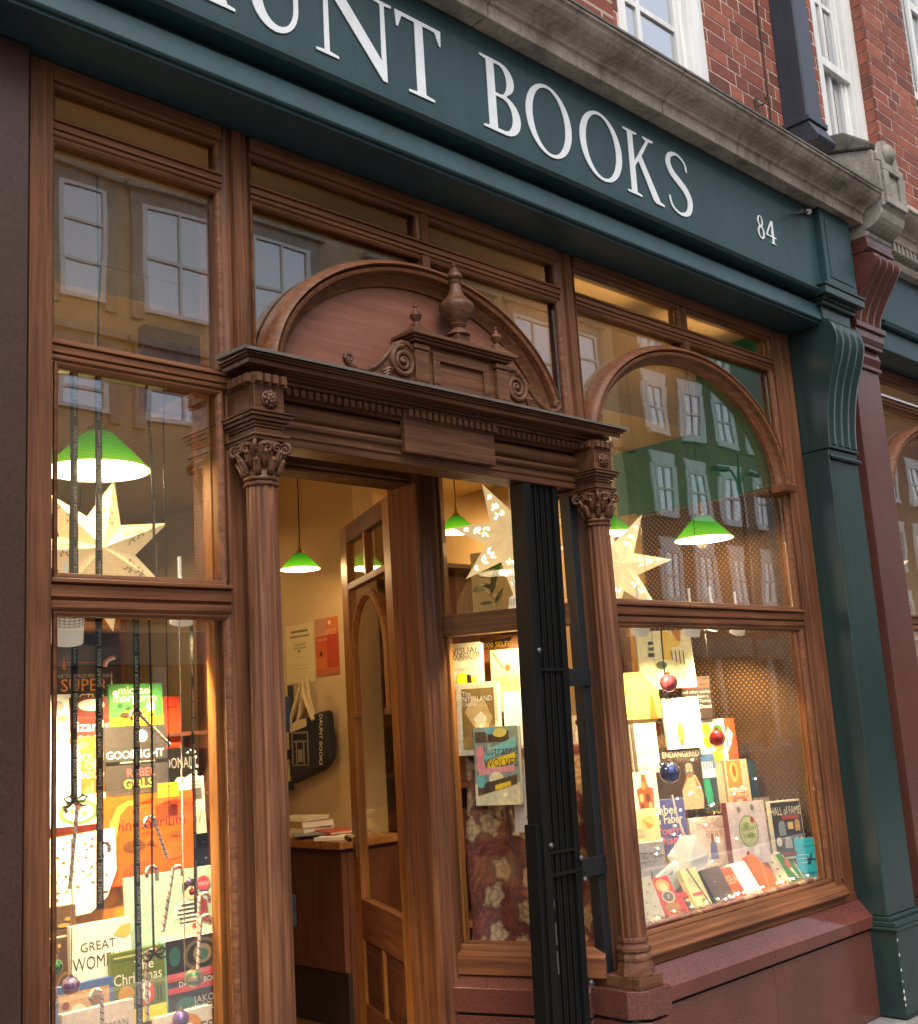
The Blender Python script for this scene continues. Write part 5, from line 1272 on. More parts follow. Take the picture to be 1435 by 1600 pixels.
 ('white and pale blue card propped behind the red book',(4.326,0.2,0.792),0.163,0.109,0.012,0,-4.0,-20,'dfe2e0','dfe2e0',[('d',0.1,0.2,0.1,0.06,'8aa0b4'),('d',-0.1,-0.1,0.08,0.05,'8aa0b4')]),
 ('cream design book lettered VISUAL JOURNALISM with a red spine',(3.51,0.604,1.764),0.142,0.257,0.045,-68,-3,0,'e0d6b8','b8281e',[('t','VISUAL',0,0.36,0.13,'4a4238'),('t','JOURNALISM',0,0.26,0.12,'4a4238'),('r',-0.3,0.2,0.3,0.205,'8a8070'),('r',-0.4,0.06,0.4,0.065,'8a8070'),('r',-0.4,0.03,0.3,0.035,'8a8070'),('d',-0.14,-0.16,0.2,0.16,'eed22c'),('d',0.2,-0.2,0.16,0.12,'eed22c'),('p',[(0.02,-0.04),(0.16,-0.06),(0.2,-0.24),(0.04,-0.3)],'2a2420')]),
 ('white framed book with an olive brown landscape photo',(3.479,0.521,1.558),0.195,0.309,0.045,-68,-3,0,'ece2c4','8d8468',[('r',-0.36,-0.42,0.42,0.42,'8a7440'),('p',[(-0.3,0.1),(-0.1,0.3),(0.2,0.24),(0.36,0.0),(0.2,-0.2),(-0.1,-0.1)],'c9b47c'),('p',[(-0.1,0.0),(0.1,0.1),(0.24,0.0),(0.1,-0.16)],'f0e8c8'),('r',-0.36,-0.42,0.1,-0.25,'a88f50'),('t','The',-0.24,0.35,0.07,'f4efe2'),('t','HINTERLAND',-0.05,0.27,0.085,'f4efe2'),('t','CABINS',-0.18,0.2,0.05,'f4efe2')]),
 ('brown photo book with yellow 1000 SELFIES lettering',(3.725,0.58,1.797),0.219,0.259,0.025,-68,-3,0,'7d5638','7d5638',[('p',[(-0.4,0.28),(0.2,0.36),(0.2,0.46),(-0.4,0.38)],'2f281e'),('t','1000 SELFIES',-0.1,0.34,0.1,'e8c84a'),('d',0.0,0.1,0.2,0.14,'c9a07a'),('d',0.3,0.2,0.16,0.26,'a87f5c')]),
 ('cream yellow cookery book with a pink red spine',(3.633,0.486,1.717),0.134,0.273,0.04,-68,-3,0,'e8cf86','c8605a',[('p',[(-0.44,0.46),(-0.38,0.46),(-0.05,0.2),(-0.08,0.18)],'3a2c20'),('d',0.1,0.2,0.1,0.06,'6a4a2a'),('t','THE ART OF',0,0.02,0.1,'5c4424'),('t','ENTERTAINING',0,-0.06,0.1,'5c4424'),('r',-0.3,-0.14,0.3,-0.135,'5c4424')]),
 ('tall white book glaring under the spotlight in the porch window',(3.588,0.384,1.534),0.129,0.259,0.04,-68,-3,0,'f8f5ec','8d7a54',[('d',0.2,-0.42,0.1,0.05,'6a4a24')]),
 ('colourful illustrated animal book with blue and yellow title strips',(3.484,0.428,1.358),0.205,0.325,0.035,-68,-3,0,'8fa79a','8fa79a',[('r',-0.5,-0.5,0.5,-0.22,'eadfb4'),('r',-0.46,0.3,0.3,0.44,'4f463a'),('p',[(-0.3,0.06),(0.44,0.24),(0.44,0.36),(-0.3,0.18)],'7fd0cc'),('t','Illustrated',0.05,0.185,0.13,'2c4a54'),('p',[(-0.2,-0.04),(0.42,0.04),(0.42,0.16),(-0.2,0.06)],'f0cf2c'),('t','WOLVES',0.1,0.03,0.12,'4a3a1c'),('d',-0.36,0.16,0.1,0.1,'e8909a'),('d',-0.36,0.0,0.1,0.08,'e8909a'),('p',[(-0.4,-0.12),(0.4,-0.08),(0.4,-0.0),(-0.4,-0.04)],'e8a0a8'),('d',-0.02,-0.16,0.16,0.08,'f0e6c0'),('p',[(-0.44,-0.24),(0.44,-0.12),(0.44,-0.24),(-0.44,-0.38)],'54443a'),('p',[(-0.05,-0.25),(0.3,-0.2),(0.3,-0.26),(-0.05,-0.31)],'f0cf2c'),('d',-0.36,-0.2,0.1,0.08,'62bcb8'),('d',0.1,0.42,0.16,0.06,'e8d86a'),('d',-0.12,0.47,0.12,0.07,'6ab4c4')]),
 ('lilac grey book with brown flying birds beside the black gate',(3.565,0.335,1.233),0.129,0.308,0.02,-68,-3,0,'bdb6b4','bdb6b4',[('p',[(0.0,0.2),(0.12,0.3),(0.16,0.16),(0.3,0.26),(0.2,0.08),(0.08,0.04)],'5c4636'),('p',[(0.1,-0.1),(0.2,0.0),(0.24,-0.12),(0.14,-0.2)],'6a523c'),('p',[(-0.1,-0.3),(0.1,-0.2),(0.16,-0.34),(0.0,-0.4)],'5c4636')]),
 ('blue grey book seen in the slit between gate and channel',(3.667,0.136,1.234),0.103,0.27,0.025,-68,-3,0,'55607c','55607c',[('r',-0.4,0.1,0.4,0.4,'8c93a4'),('t','SEA',0,-0.1,0.2,'c9ccd4')]),
 ('white figure book seen in the slit beside the gate channel',(3.702,0.155,1.455),0.107,0.179,0.025,-68,-3,0,'c4b7a4','c4b7a4',[('p',[(-0.1,-0.4),(0.1,-0.4),(0.12,0.1),(0.04,0.3),(-0.08,0.1)],'efe8da'),('d',0.0,0.34,0.06,0.06,'3a2a20')]),
]
# ------------------------------------------------------------------ shop interior
struct('shop_floor', MB().box(0.9, 5.6, 0.06, 7.0, -.05, .094), wood_h)
struct('back_wall', MB().box(.9, 5.6, 6.9, 7.0, .094, 3.1), plaster)
struct('left_wall', MB().box(.8, .9, .06, 7.0, 0, 3.6), plaster)
struct('right_wall', MB().box(5.432, 5.52, .05, 7.0, .1, 3.6), plaster)
struct('ceiling', MB().box(.8, 5.52, .502, 7.0, 3.10, 3.2), ceil_m)
struct('window_ceiling', MB().box(.8, 5.52, .0, .9, 3.562, 3.62), ceil_m)
struct('ceiling_bulkhead', MB().box(.9, 5.431, .50, .56, 3.203, 3.56), ceil_m)
struct('partition_wall', MB().box(4.0, 4.15, 1.95, 6.0, .094, 3.099), plaster)
struct('bay_partition', MB().box(2.012, 3.59, .70, .74, 2.76, 3.56), wood_tymp)
struct('neighbour_room', MB().box(6.32, 9.4, .9, 1.0, 0, 3.6).box(6.32, 9.4, .05, .9, 3.56, 3.6).box(9.3, 9.4, .05, .9, 0, 3.56).box(6.32, 6.4, .05, .9, 0, 3.56).box(6.4, 9.3, .05, .9, .5, .6), plaster)

# window beds
lb = thing('display_bed', 'low wooden display bed behind the narrow left window', 'display bed', (1.7, .3, .1))
put('bed', MB().box(1.33, 2.0, .047, .72, .095, .60), wood_in, lb, .003)
for k_, (z, y0) in enumerate(((1.575, .52), (1.365, .47), (1.10, .43), (.868, .37))):
    put('shelf', MB().box(1.40, 2.16, y0, .66, z - .014, z), wood_dk, lb, .002)
put('support', MB().box(1.40, 1.43, .63, .66, .60, 1.56), wood_dk, lb, .002)
put('support', MB().box(2.13, 2.16, .63, .66, .095, 1.56), wood_in, lb, .002)

def cloth_mat():
    """Brocade: many-petalled cream blossoms and faint leaf scrolls printed on dark red."""
    m, t, b = newmat('red_floral_cloth')
    v = coords(t)
    n = noise(t, v, 10, 3, 0.5)
    def math_(op, a, c=None, d=None):
        q = nd(t, 'ShaderNodeMath', operation=op)
        for i_, x_ in enumerate((a, c, d)):
            if x_ is None:
                continue
            if isinstance(x_, (int, float)):
                q.inputs[i_].default_value = x_
            else:
                t.links.new(x_, q.inputs[i_])
        return q.outputs[0]
    sp_ = nd(t, 'ShaderNodeSeparateXYZ')
    t.links.new(v, sp_.inputs[0])
    cb = nd(t, 'ShaderNodeCombineXYZ')
    t.links.new(math_('MULTIPLY_ADD', n.outputs[0], .35, math_('MULTIPLY', sp_.outputs[0], 8.0)), cb.inputs[0])
    t.links.new(math_('MULTIPLY', sp_.outputs[2], 6.8), cb.inputs[1])
    vo = nd(t, 'ShaderNodeTexVoronoi', voronoi_dimensions='2D')
    vo.inputs['Scale'].default_value = 1.0
    vo.inputs['Randomness'].default_value = 0.7
    t.links.new(cb.outputs[0], vo.inputs['Vector'])
    df_ = nd(t, 'ShaderNodeVectorMath', operation='SUBTRACT')
    t.links.new(cb.outputs[0], df_.inputs[0])
    t.links.new(vo.outputs['Position'], df_.inputs[1])
    s2 = nd(t, 'ShaderNodeSeparateXYZ')
    t.links.new(df_.outputs[0], s2.inputs[0])
    ang = math_('ARCTAN2', s2.outputs[1], s2.outputs[0])
    pet = math_('COSINE', math_('MULTIPLY', ang, 5.0))
    nf = noise(t, v, 34, 4, 0.7)
    fine = math_('COSINE', math_('MULTIPLY', ang, 21.0))
    rad = math_('ADD', math_('MULTIPLY_ADD', pet, .06, .17), math_('MULTIPLY', nf.outputs[0], .34))
    d = math_('SUBTRACT', vo.outputs['Distance'], rad)
    lines = math_('MULTIPLY_ADD', fine, .012, d)
    rg = math_('SINE', math_('MULTIPLY_ADD', vo.outputs['Distance'], 30.0, math_('MULTIPLY', nf.outputs[0], 14.0)))
    r = ramp(t, [(0.44, (0.42, 0.27, 0.13)), (0.485, (0.26, 0.13, 0.065)), (0.505, (0.115, 0.018, 0.010)), (0.60, (0.165, 0.026, 0.014)), (0.66, (0.23, 0.055, 0.03)), (0.70, (0.15, 0.024, 0.013))])
    t.links.new(math_('MULTIPLY_ADD', lines, .55, .5), r.inputs[0])
    sh = ramp(t, [(0.2, (.55, .50, .45)), (0.7, (1.1, 1.1, 1.1))])
    t.links.new(math_('MULTIPLY_ADD', rg, .4, .5), sh.inputs[0])
    c = mixc(t, 0.8, r.outputs[0], sh.outputs[0], 'MULTIPLY')
    t.links.new(c, b.inputs['Base Color'])
    b.inputs['Roughness'].default_value = 0.6
    b.inputs['Sheen Weight'].default_value = 0.25
    MATS['cloth'] = m
    return m
cloth = cloth_mat()
rb = thing('display_steps', 'stepped red cloth covered display stand in the right window', 'display stand', (4.5, .4, .6))
put('bed', MB().box(3.66, 5.428, .047, .98, .095, .642), wood_dk, rb, .003)
for y0, z0, z1, x0, x1 in ((.36, .643, .742, 3.98, 5.30), (.46, .743, .862, 4.05, 5.26), (.54, .863, 1.04, 4.25, 5.24), (.62, 1.041, 1.235, 4.35, 5.22), (.70, 1.236, 1.48, 4.45, 5.2)):
    put('step', MB().box(x0, x1, y0, .975, z0, z1), cloth, rb, .006)
put('cloth_roll', MB().tube([(3.74 + .0585 * i, .040 + .006 * math.sin(i * 1.7), .664 + .003 * math.sin(i * 2.3)) for i in range(29)], [.015 + .003 * math.sin(i * 1.3) for i in range(29)], 8), cloth, rb, smooth='all')

# draped floral cloth behind the porch window
def drape():
    vs, fs = [], []
    nx, nz = 46, 40
    for j in range(nz + 1):
        for i in range(nx + 1):
            s_ = i / nx * .60
            z = .635 + (j / nz) * .80
            f = .11 + .030 * math.sin(s_ * 22 + 5.0 * z + 1.2 * math.sin(z * 3)) * (1 - .3 * j / nz) + .018 * math.sin(z * 11 - s_ * 16) + .03 * (j / nz)
            if j == 0:
                f -= .03
            vs.append((s_ + .02, f, z))
    for j in range(nz):
        for i in range(nx):
            a = j * (nx + 1) + i
            fs.append((a, a + 1, a + nx + 2, a + nx + 1))
    return MB().add(vs, fs)
dc = put('draped_cloth', drape(), cloth, None, smooth='all')
dc.location = (3.352, .585, 0)
dc.rotation_euler = (0, 0, SA)
so = dc.modifiers.new('thickness', 'SOLIDIFY')
so.thickness = .003
tag(dc, 'dark red floral brocade cloth draped behind the porch window', 'cloth')

# perforated side panel and trim of the right window
pg = thing('perforated_panel', 'brown perforated side panel dotted with pale holes in the right window', 'panel', (5.42, .5, .6))
def pegboard():
    """Sheet of square cells, each turned 45 degrees with a diamond hole: holes lie in a staggered lattice."""
    vs, fs = [], []
    p, r = .0158, .0072
    y0, y1, z0, z1 = .075, 1.0, .66, 2.690
    for j in range(int((z1 - z0) / p)):
        for i in range(int((y1 - y0) / p)):
            cy, cz = y0 + (i + .5) * p, z0 + (j + .5) * p
            h = p / 2
            o = len(vs)
            vs += [(5.416, cy - h, cz - h), (5.416, cy + h, cz - h), (5.416, cy + h, cz + h), (5.416, cy - h, cz + h)]
            if (i + j) % 2:
                fs.append((o, o + 1, o + 2, o + 3))
                continue
            vs += [(5.416, cy + r * .92 * math.cos(R(45 + 60 * k - 45)), cz + r * .92 * math.sin(R(60 * k))) for k in range(6)]
            q = [o + 4 + k for k in range(6)]
            fs += [(o, o + 1, q[5], q[4]), (o + 1, o + 2, q[1], q[0]), (o + 1, q[0], q[5]), (o + 2, o + 3, q[2], q[1]), (o + 3, o, q[4], q[3]), (o + 3, q[3], q[2])]
    return MB().add(vs, fs)
pb = put('perforated_sheet', pegboard(), plain('brown_mesh', (.060, .026, .010), .8, vary=.2), pg)
put('backing', MB().box(5.424, 5.431, .06, 1.0, .66, 2.69), plain('gilded_backing', (.66, .40, .15), .6), pg)
put('edge_strip', MB().box(5.403, 5.430, .047, .0735, .66, 2.69), cream_pt, pg, .002)
put('top_trim', MB().box(5.40, 5.431, .06, 1.0, 2.6915, 2.715), green_wall, pg, .002)
put('green_fascia', MB().box(5.418, 5.431, .075, 1.15, 2.716, 3.56), green_wall, pg, .001)
put('reveal', MB().box(5.352, 5.402, .046, .050, .66, 3.3), wood_in, pg, .002)

# counter with things on it
ct = thing('shop_counter', 'brown wooden shop counter with a dark kick panel inside the door', 'counter', (3.8, 2.6, .1))
put('counter_front', MB().box(3.62, 3.66, 1.70, 4.2, .36, .955), wood_dk, ct, .003)
put('kick_panel', MB().box(3.635, 3.66, 1.70, 4.2, .095, .359), plain('dark_kick_plate', (.018, .014, .011), .5, vary=.4), ct, .002)
put('counter_top', MB().box(3.58, 3.999, 1.66, 4.2, .956, .995), wood_in, ct, .004)
put('counter_end', MB().box(3.661, 3.999, 1.70, 1.73, .095, .955), wood_dk, ct, .002)
def flat_book(label, x, y, z, w, d, h, rot, cov):
    t = thing('book', label, 'book', (x, y, z), R(rot), 'books lying on the counter')
    c = plain('ink_' + cov, cov, .4)
    put('cover', MB().box(-w / 2, w / 2, -d / 2, d / 2, 0, .002).box(-w / 2, w / 2, -d / 2, d / 2, h - .002, h).box(-w / 2, -w / 2 + .002, -d / 2, d / 2, .0021, h - .0021), c, t, local=True)
    put('page_block', MB().box(-w / 2 + .0025, w / 2 - .004, -d / 2 + .004, d / 2 - .004, .0024, h - .0024), plain('page_cream', 'efe6cf', .8), t, local=True)
for a in (('thick cream book at the bottom of the counter pile', 3.76, 2.22, .996, .22, .30, .045, 4, 'd9c79a'), ('tan book second in the counter pile', 3.77, 2.20, 1.042, .20, .28, .035, -6, 'b58c56'), ('pale paperback on top of the counter pile', 3.75, 2.22, 1.078, .19, .27, .018, 10, 'efe0b0'),
          ('thin brown book leaning in the second counter pile', 3.83, 2.46, .996, .20, .27, .030, -3, '7a5232'), ('cream paperback on the second counter pile', 3.82, 2.47, 1.027, .19, .26, .022, 6, 'e2d0a0'), ('open grey folder near the counter edge', 3.70, 2.05, 1.0145, .20, .26, .006, -32, '8a857c'), ('blue pamphlet beside the counter pile', 3.90, 2.0, .996, .13, .20, .010, 12, '4a5a78'),
          ('slim black backed book lying on the counter', 3.72, 1.95, .996, .16, .22, .018, 20, '33291f'), ('red covered booklet lying across the counter', 3.78, 1.95, 1.015, .15, .24, .012, -15, 'c0502c'), ('white catalogue on the counter by the door edge', 3.68, 1.80, .996, .15, .20, .016, 30, 'ece4d0')):
    flat_book(*a)

# posters, leaflets and tote bag on the partition wall (wall faces -x)
def wall_item(name, label, cat, y0, y1, z0, z1, colr, extra, th=.003):
    t = thing(name, label, cat, (3.998, (y0 + y1) / 2, (z0 + z1) / 2), R(90))
    w, h = y1 - y0, z1 - z0
    put('sheet', MB().box(-w / 2, w / 2, 0, th, -h / 2, h / 2), plain('ink_' + colr, colr, .6), t, local=True)
    for k_, e in enumerate(extra):
        if e[0] == 't':
            text_obj('lettering', e[1], e[4] * h, plain('ink_' + e[5], e[5], .6), t, (-e[2] * w, th + .001, e[3] * h), (R(90), 0, R(180)))
        else:
            put('print', MB().box(-e[3] * w, -e[1] * w, th + .0003, th + .0007 + .0002 * k_, e[2] * h, e[4] * h), plain('ink_' + e[5], e[5], .6), t, local=True)
    return t
wall_item('poster', 'cream shop notice with a small crest pinned to the wall', 'poster', 2.36, 2.64, 1.83, 2.18, 'd8c48e',
          [('t', 'Shop Book', 0, .16, .07, '5a4a34'), ('t', 'Subscriptions', 0, .10, .07, '5a4a34'), ('r', -.3, .36, .3, .40, '7a684a'), ('r', -.34, .28, .34, .31, '8a785a'), ('r', -.06, .02, .0, .06, '5a4a34'), ('r', -.2, -.06, .2, -.055, '8a785a'), ('r', -.3, -.2, .3, -.195, 'a8966c'), ('r', -.3, -.26, .3, -.255, 'a8966c')])
wall_item('poster', 'orange and red festival poster beside the cream notice', 'poster', 2.13, 2.345, 1.86, 2.19, 'c96a30',
          [('r', -.5, -.2, -.02, .2, 'c2531f'), ('r', .0, -.38, .5, .2, 'b03a1c'), ('r', -.5, .22, .0, .5, 'b9805c'), ('r', -.5, -.5, .5, -.39, 'b0603a'), ('t', 'BOOK', -.2, .24, .13, 'e8c898'), ('t', 'FEST', .25, .24, .13, 'e0a878'), ('r', .1, .38, .2, .44, 'f0d8b0'), ('t', 'SPRING 2020', -.2, .12, .05, 'e8a890'), ('r', -.3, -.16, -.22, -.08, '3a2014')])
tb = thing('tote_bag', 'black canvas tote bag with cream handles hanging on the wall', 'bag', (3.93, 2.31, 1.36), R(90))
bagm = plain('black_canvas', (.016, .015, .015), .8, vary=.3, vscale=40)
crm = plain('cream_canvas', (.62, .47, .24), .8, vary=.1, vscale=40)
put('body', MB().prism([(.17, .235), (.09, .262), (.0, .268), (-.10, .292), (-.178, .300), (-.186, .17), (-.192, .035), (-.15, .0), (-.10, -.03), (.05, -.07), (.18, -.105), (.176, .06)], -.02, .045, 'y'), bagm, tb, .022, local=True, seg=3)
put('cream_top', MB().prism([(.165, .185), (.0, .218), (.0, .262), (.09, .256), (.163, .230)], .0455, .049, 'y'), crm, tb, .002, local=True)
for dy in (.02, .052):
    put('handle', MB().tube([(-.02 - dy, dy, .25), (.005, dy, .38), (.032, dy - .012, .485), (.06 + dy * .4, dy, .38), (.10 + dy, dy, .24)], [.013, .012, .010, .012, .013], 6), crm, tb, local=True)
text_obj('lettering', 'DAUNT BOOKS', .040, plain('ink_e8dcc0', 'e8dcc0', .7), tb, (-.128, .0465, .14), (R(90), R(90 + 4), R(180)))
pm = MB()
for x0, x1, z0, z1 in ((-.04, .12, .24, .25), (-.04, .12, .06, .066), (-.04, -.03, .07, .24), (.11, .12, .07, .24), (.0, .012, .07, .19), (.07, .08, .07, .19), (-.02, .10, .19, .20), (.02, .06, .08, .15)):
    pm.box(x0 + .03, x1 + .03, .0455, .0462, z0 - .06, z1 - .06)
put('shop_print', pm, plain('ink_8a8064', '8a8064', .8), tb, local=True)
lr = thing('leaflet_rack', 'dark wall rack holding cream leaflets beside the tote bag', 'rack', (3.94, 2.75, 1.30), R(90))
put('back', MB().box(-.25, .06, .0, .02, .0, .52), plain('dark_green_baize', (.045, .045, .03), .9), lr, .003, local=True)
for k_, z in enumerate((.30, .10, -.08)):
    put('pocket', MB().box(-.25, .02, .0205, .06, z, z + .05), bagm, lr, .003, local=True)
    for q in range(4):
        put('leaflet', MB().box(-.22 + .02 * q, -.06 + .028 * q, .024 + q * .008, .026 + q * .008, z + .052, z + .22 - .015 * q), crm, lr, local=True)
bc = thing('bookcase', 'dark tall bookcase at the back seen through the porch window', 'bookcase', (4.9, 3.3, .1))
put('carcass', MB().box(4.3, 5.42, 3.3, 3.34, .1, 2.6).box(4.3, 4.34, 3.0, 3.3, .1, 2.6).box(5.38, 5.42, 3.0, 3.3, .1, 2.6), wood_dk, bc, .003)
for z in (.5, .85, 1.2, 1.55, 1.9, 2.25, 2.57):
    put('shelf', MB().box(4.341, 5.379, 3.02, 3.299, z, z + .025), wood_dk, bc, .002)
bcd = thing('bookcase', 'dark narrow bookcase just behind the porch window star', 'bookcase', (4.45, 1.6, .1))
put('carcass', MB().box(4.17, 4.95, 1.72, 1.75, .1, 2.42).box(4.17, 4.20, 1.45, 1.72, .1, 2.42).box(4.92, 4.95, 1.45, 1.72, .1, 2.42), wood_dk, bcd, .003)
for z in (.5, .85, 1.2, 1.55, 1.9, 2.39):
    put('shelf', MB().box(4.201, 4.919, 1.46, 1.719, z, z + .025), wood_dk, bcd, .002)
bkc = thing('bookcase', 'far bookcase at the back of the shop behind the left window', 'bookcase', (2.0, 3.2, .1))
put('carcass', MB().box(1.2, 3.3, 3.6, 3.64, .1, 2.3).box(1.2, 1.24, 3.3, 3.6, .1, 2.3).box(3.26, 3.3, 3.3, 3.6, .1, 2.3), wood_in, bkc, .003)
spm = [plain('ink_' + c_, c_, .5) for c_ in ('7a2a20', '33485a', 'c9b58a', '2f4a36', 'a86a2a', '5a3a4a', 'd8d0bc', '1f2a3a')]
for z in (.45, .80, 1.15, 1.5, 1.85, 2.2):
    put('shelf', MB().box(1.241, 3.259, 3.32, 3.599, z, z + .025), wood_in, bkc, .002)
    sp = MB()
    x = 1.26
    while x < 3.2 and z < 2.1:
        w_ = random.uniform(.018, .045)
        sp.cur = random.randrange(8)
        sp.box(x, x + w_ - .002, 3.36, 3.55, z + .026, z + random.uniform(.2, .29))
        x += w_
    if z < 2.1:
        o = put('spines', sp, spm, bkc)
        o['kind'] = 'stuff'

# ------------------------------------------------------------------ lit lamps
shade_g, shade_w = None, None
def shade_mats():
    m, t, b = newmat('green_glass_shade')
    b.inputs['Base Color'].default_value = (.05, .30, .01, 1)
    b.inputs['Roughness'].default_value = .12
    b.inputs['Emission Color'].default_value = (.09, .50, .008, 1)
    b.inputs['Emission Strength'].default_value = .5
    sep = nd(t, 'ShaderNodeSeparateXYZ')
    t.links.new(coords(t, kind='Generated'), sep.inputs[0])
    rg = ramp(t, [(0.0, (.34, .74, .012)), (0.30, (.12, .52, .010)), (0.65, (.03, .26, .008)), (1.0, (.006, .07, .005))])
    t.links.new(sep.outputs['Z'], rg.inputs[0])
    t.links.new(rg.outputs[0], b.inputs['Emission Color'])
    m2, t2, b2 = newmat('opal_shade_lining')
    b2.inputs['Base Color'].default_value = (.9, .85, .7, 1)
    b2.inputs['Emission Color'].default_value = (1, .86, .58, 1)
    b2.inputs['Emission Strength'].default_value = 4.0
    return m, m2
shade_g, shade_w = shade_mats()
bulb_m = plain('lit_bulb', (1, .9, .7), .4, emit=(1, .84, .55), es=18)
WARM = (1.0, .64, .27)
def pendant(label, x, y, z, d, drop, watt, low=.06, group='green glass pendant lamps'):
    """z = rim height, d = diameter"""
    t = thing('pendant_lamp', label, 'lamp', (x, y, z), 0, group)
    r = d / 2
    prof = [(.16 * r, .40 * d), (.22 * r, .395 * d), (.30 * r, .375 * d), (.40 * r, .325 * d), (.70 * r, .165 * d), (.985 * r, .012 * d), (1.0 * r, 0)]
    put('shade', MB().lathe(prof, n=40, cap=False), shade_g, t, smooth='all', local=True)
    inn = [(q - .004, max(h - .004, -.001)) for q, h in prof]
    put('shade_lining', MB().lathe(inn, n=40, cap=False), shade_w, t, smooth='all', local=True)
    put('bulb', MB().sphere((0, 0, .10 * d), .030, 12, 8), bulb_m, t, local=True, smooth='all')
    put('gallery', MB().lathe([(.17 * r, .39 * d), (.20 * r, .402 * d), (.19 * r, .44 * d), (.10 * r, .47 * d), (.07 * r, .56 * d), (.04 * r, .65 * d)], n=16), brass, t, smooth=True, local=True)
    put('flex', MB().tube([(0, 0, .64 * d), (.004, 0, .64 * d + drop * .5), (0, 0, .64 * d + drop)], .003, 6), soil, t, local=True)
    l = bpy.data.lights.new('pendant_light', 'POINT')
    l.energy = watt
    l.color = WARM
    l.shadow_soft_size = .03
    lo = bpy.data.objects.new('pendant_light', l)
    col.objects.link(lo)
    lo.parent = t
    lo.location = (0, 0, low * d)
    return t
pendant('large green pendant lamp close behind the narrow left window glass', 1.62, .28, 2.40, .325, .8, 8, .03)
pendant('green pendant lamp mostly hidden by the left window post', 1.80, 1.15, 2.60, .28, .35, 11, -.25)
pendant('small distant green pendant lamp low behind the left star', 3.05, 3.4, 2.74, .31, .18, 26)
pendant('green pendant lamp glowing over the counter inside the doorway', 3.55, 1.86, 2.40, .219, .52, 15)
pendant('yellow green pendant lamp seen through the porch window', 4.95, 2.08, 2.74, .26, .20, 13, -.25)
pendant('green pendant lamp half hidden by the right column capital', 4.70, .66, 2.48, .245, .50, 8, -.06)
pendant('green pendant lamp hanging clear in the right window', 5.07, .33, 2.42, .315, .85, 5, -.06)

batten_m = plain('lit_batten', (1, .9, .7), .4, emit=(1, .64, .28), es=5.5)
for lbl, x0, x1 in (('warm batten lamp tucked behind the right window upper transom', 3.86, 4.42), ('second warm batten lamp behind the right window upper transom', 4.66, 5.24), ('unseen fill lamp added low behind the left window transom', 1.44, 1.80)):
    dz = -.745 if x0 < 2 else 0  # the low left one is an unseen fill, added to warm the upper panes
    t = thing('batten_lamp', lbl, 'lamp', (x0, .16, 3.43 + dz))
    put('housing', MB().box(x0, x1, .14, .19, 3.415 + dz, 3.437 + dz), white_pt, t, .002)
    put('tube', MB().tube([(x0 + .02, .165, 3.452 + dz), (x1 - .02, .165, 3.452 + dz)], .012, 10), batten_m, t, smooth=True)
    put('end_cap', MB().box(x0, x0 + .018, .148, .182, 3.4375 + dz, 3.472 + dz), white_pt, t, .001)
    put('end_cap', MB().box(x1 - .018, x1, .148, .182, 3.4375 + dz, 3.472 + dz), white_pt, t, .001)
white_can = plain('white_can_with_glow', (.86, .83, .78), .5, emit=(1, .84, .62), es=.22)  # white finish plus a weak glow added for the light falling on the cans
grid_m = plain('grey_spot_grille', (.30, .29, .28), .5)
def spot(label, x, y, z, aim, watt, angle=95, r=.042, h=.105):
    t = thing('spot_lamp', label, 'spotlight', (x, y, z), 0, 'white spotlights over the window displays')
    d = (Vector(aim) - Vector((x, y, z))).normalized()
    q = (-d).to_track_quat('Z', 'Y')
    Mx = q.to_matrix().to_4x4()
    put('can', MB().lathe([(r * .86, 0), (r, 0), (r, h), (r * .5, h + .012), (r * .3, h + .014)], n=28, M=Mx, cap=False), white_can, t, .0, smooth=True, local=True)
    g = MB()
    for k_ in range(5):
        g.lathe([(r + .0004, h * .58 + k_ * h * .09), (r + .0012, h * .58 + k_ * h * .09), (r + .0012, h * .595 + k_ * h * .09), (r + .0004, h * .595 + k_ * h * .09)], n=28, M=Mx, cap=False)
    for k_ in range(20):
        a = 2 * math.pi * k_ / 20
        g.box(r + .0002, r + .0012, -.0008, .0008, h * .56, h * .97, M=Mx @ Matrix.Rotation(a, 4, 'Z'))
    put('grille', g, grid_m, t, local=True)
    put('lamp_face', MB().lathe([(.001, .004), (r * .85, .004), (r * .85, .006), (.001, .006)], n=24, M=Mx), bulb_m, t, local=True)
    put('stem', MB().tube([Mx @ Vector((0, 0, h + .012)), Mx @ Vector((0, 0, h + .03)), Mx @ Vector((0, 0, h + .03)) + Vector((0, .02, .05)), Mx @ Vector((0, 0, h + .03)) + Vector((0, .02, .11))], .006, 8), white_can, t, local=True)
    l = bpy.data.lights.new('spot_light', 'SPOT')
    l.energy = watt * 1.15
    l.color = (1.0, .73, .38)
    l.spot_size = R(angle)
    l.spot_blend = .6
    l.shadow_soft_size = .02
    lo = bpy.data.objects.new('spot_light', l)
    col.objects.link(lo)
    lo.parent = t
    lo.location = d * .02
    lo.rotation_euler = d.to_track_quat('-Z', 'Y').to_euler()
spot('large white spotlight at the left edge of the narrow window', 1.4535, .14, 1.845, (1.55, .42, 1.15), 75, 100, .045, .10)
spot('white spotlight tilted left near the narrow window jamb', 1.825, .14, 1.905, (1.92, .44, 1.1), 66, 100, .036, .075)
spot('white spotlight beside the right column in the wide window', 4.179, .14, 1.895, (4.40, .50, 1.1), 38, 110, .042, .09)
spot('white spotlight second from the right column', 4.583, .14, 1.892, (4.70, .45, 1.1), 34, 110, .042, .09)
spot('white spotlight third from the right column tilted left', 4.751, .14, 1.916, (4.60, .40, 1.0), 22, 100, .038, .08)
spot('white spotlight nearest the perforated panel', 4.989, .14, 1.905, (5.25, .6, 1.0), 38, 110, .038, .08)
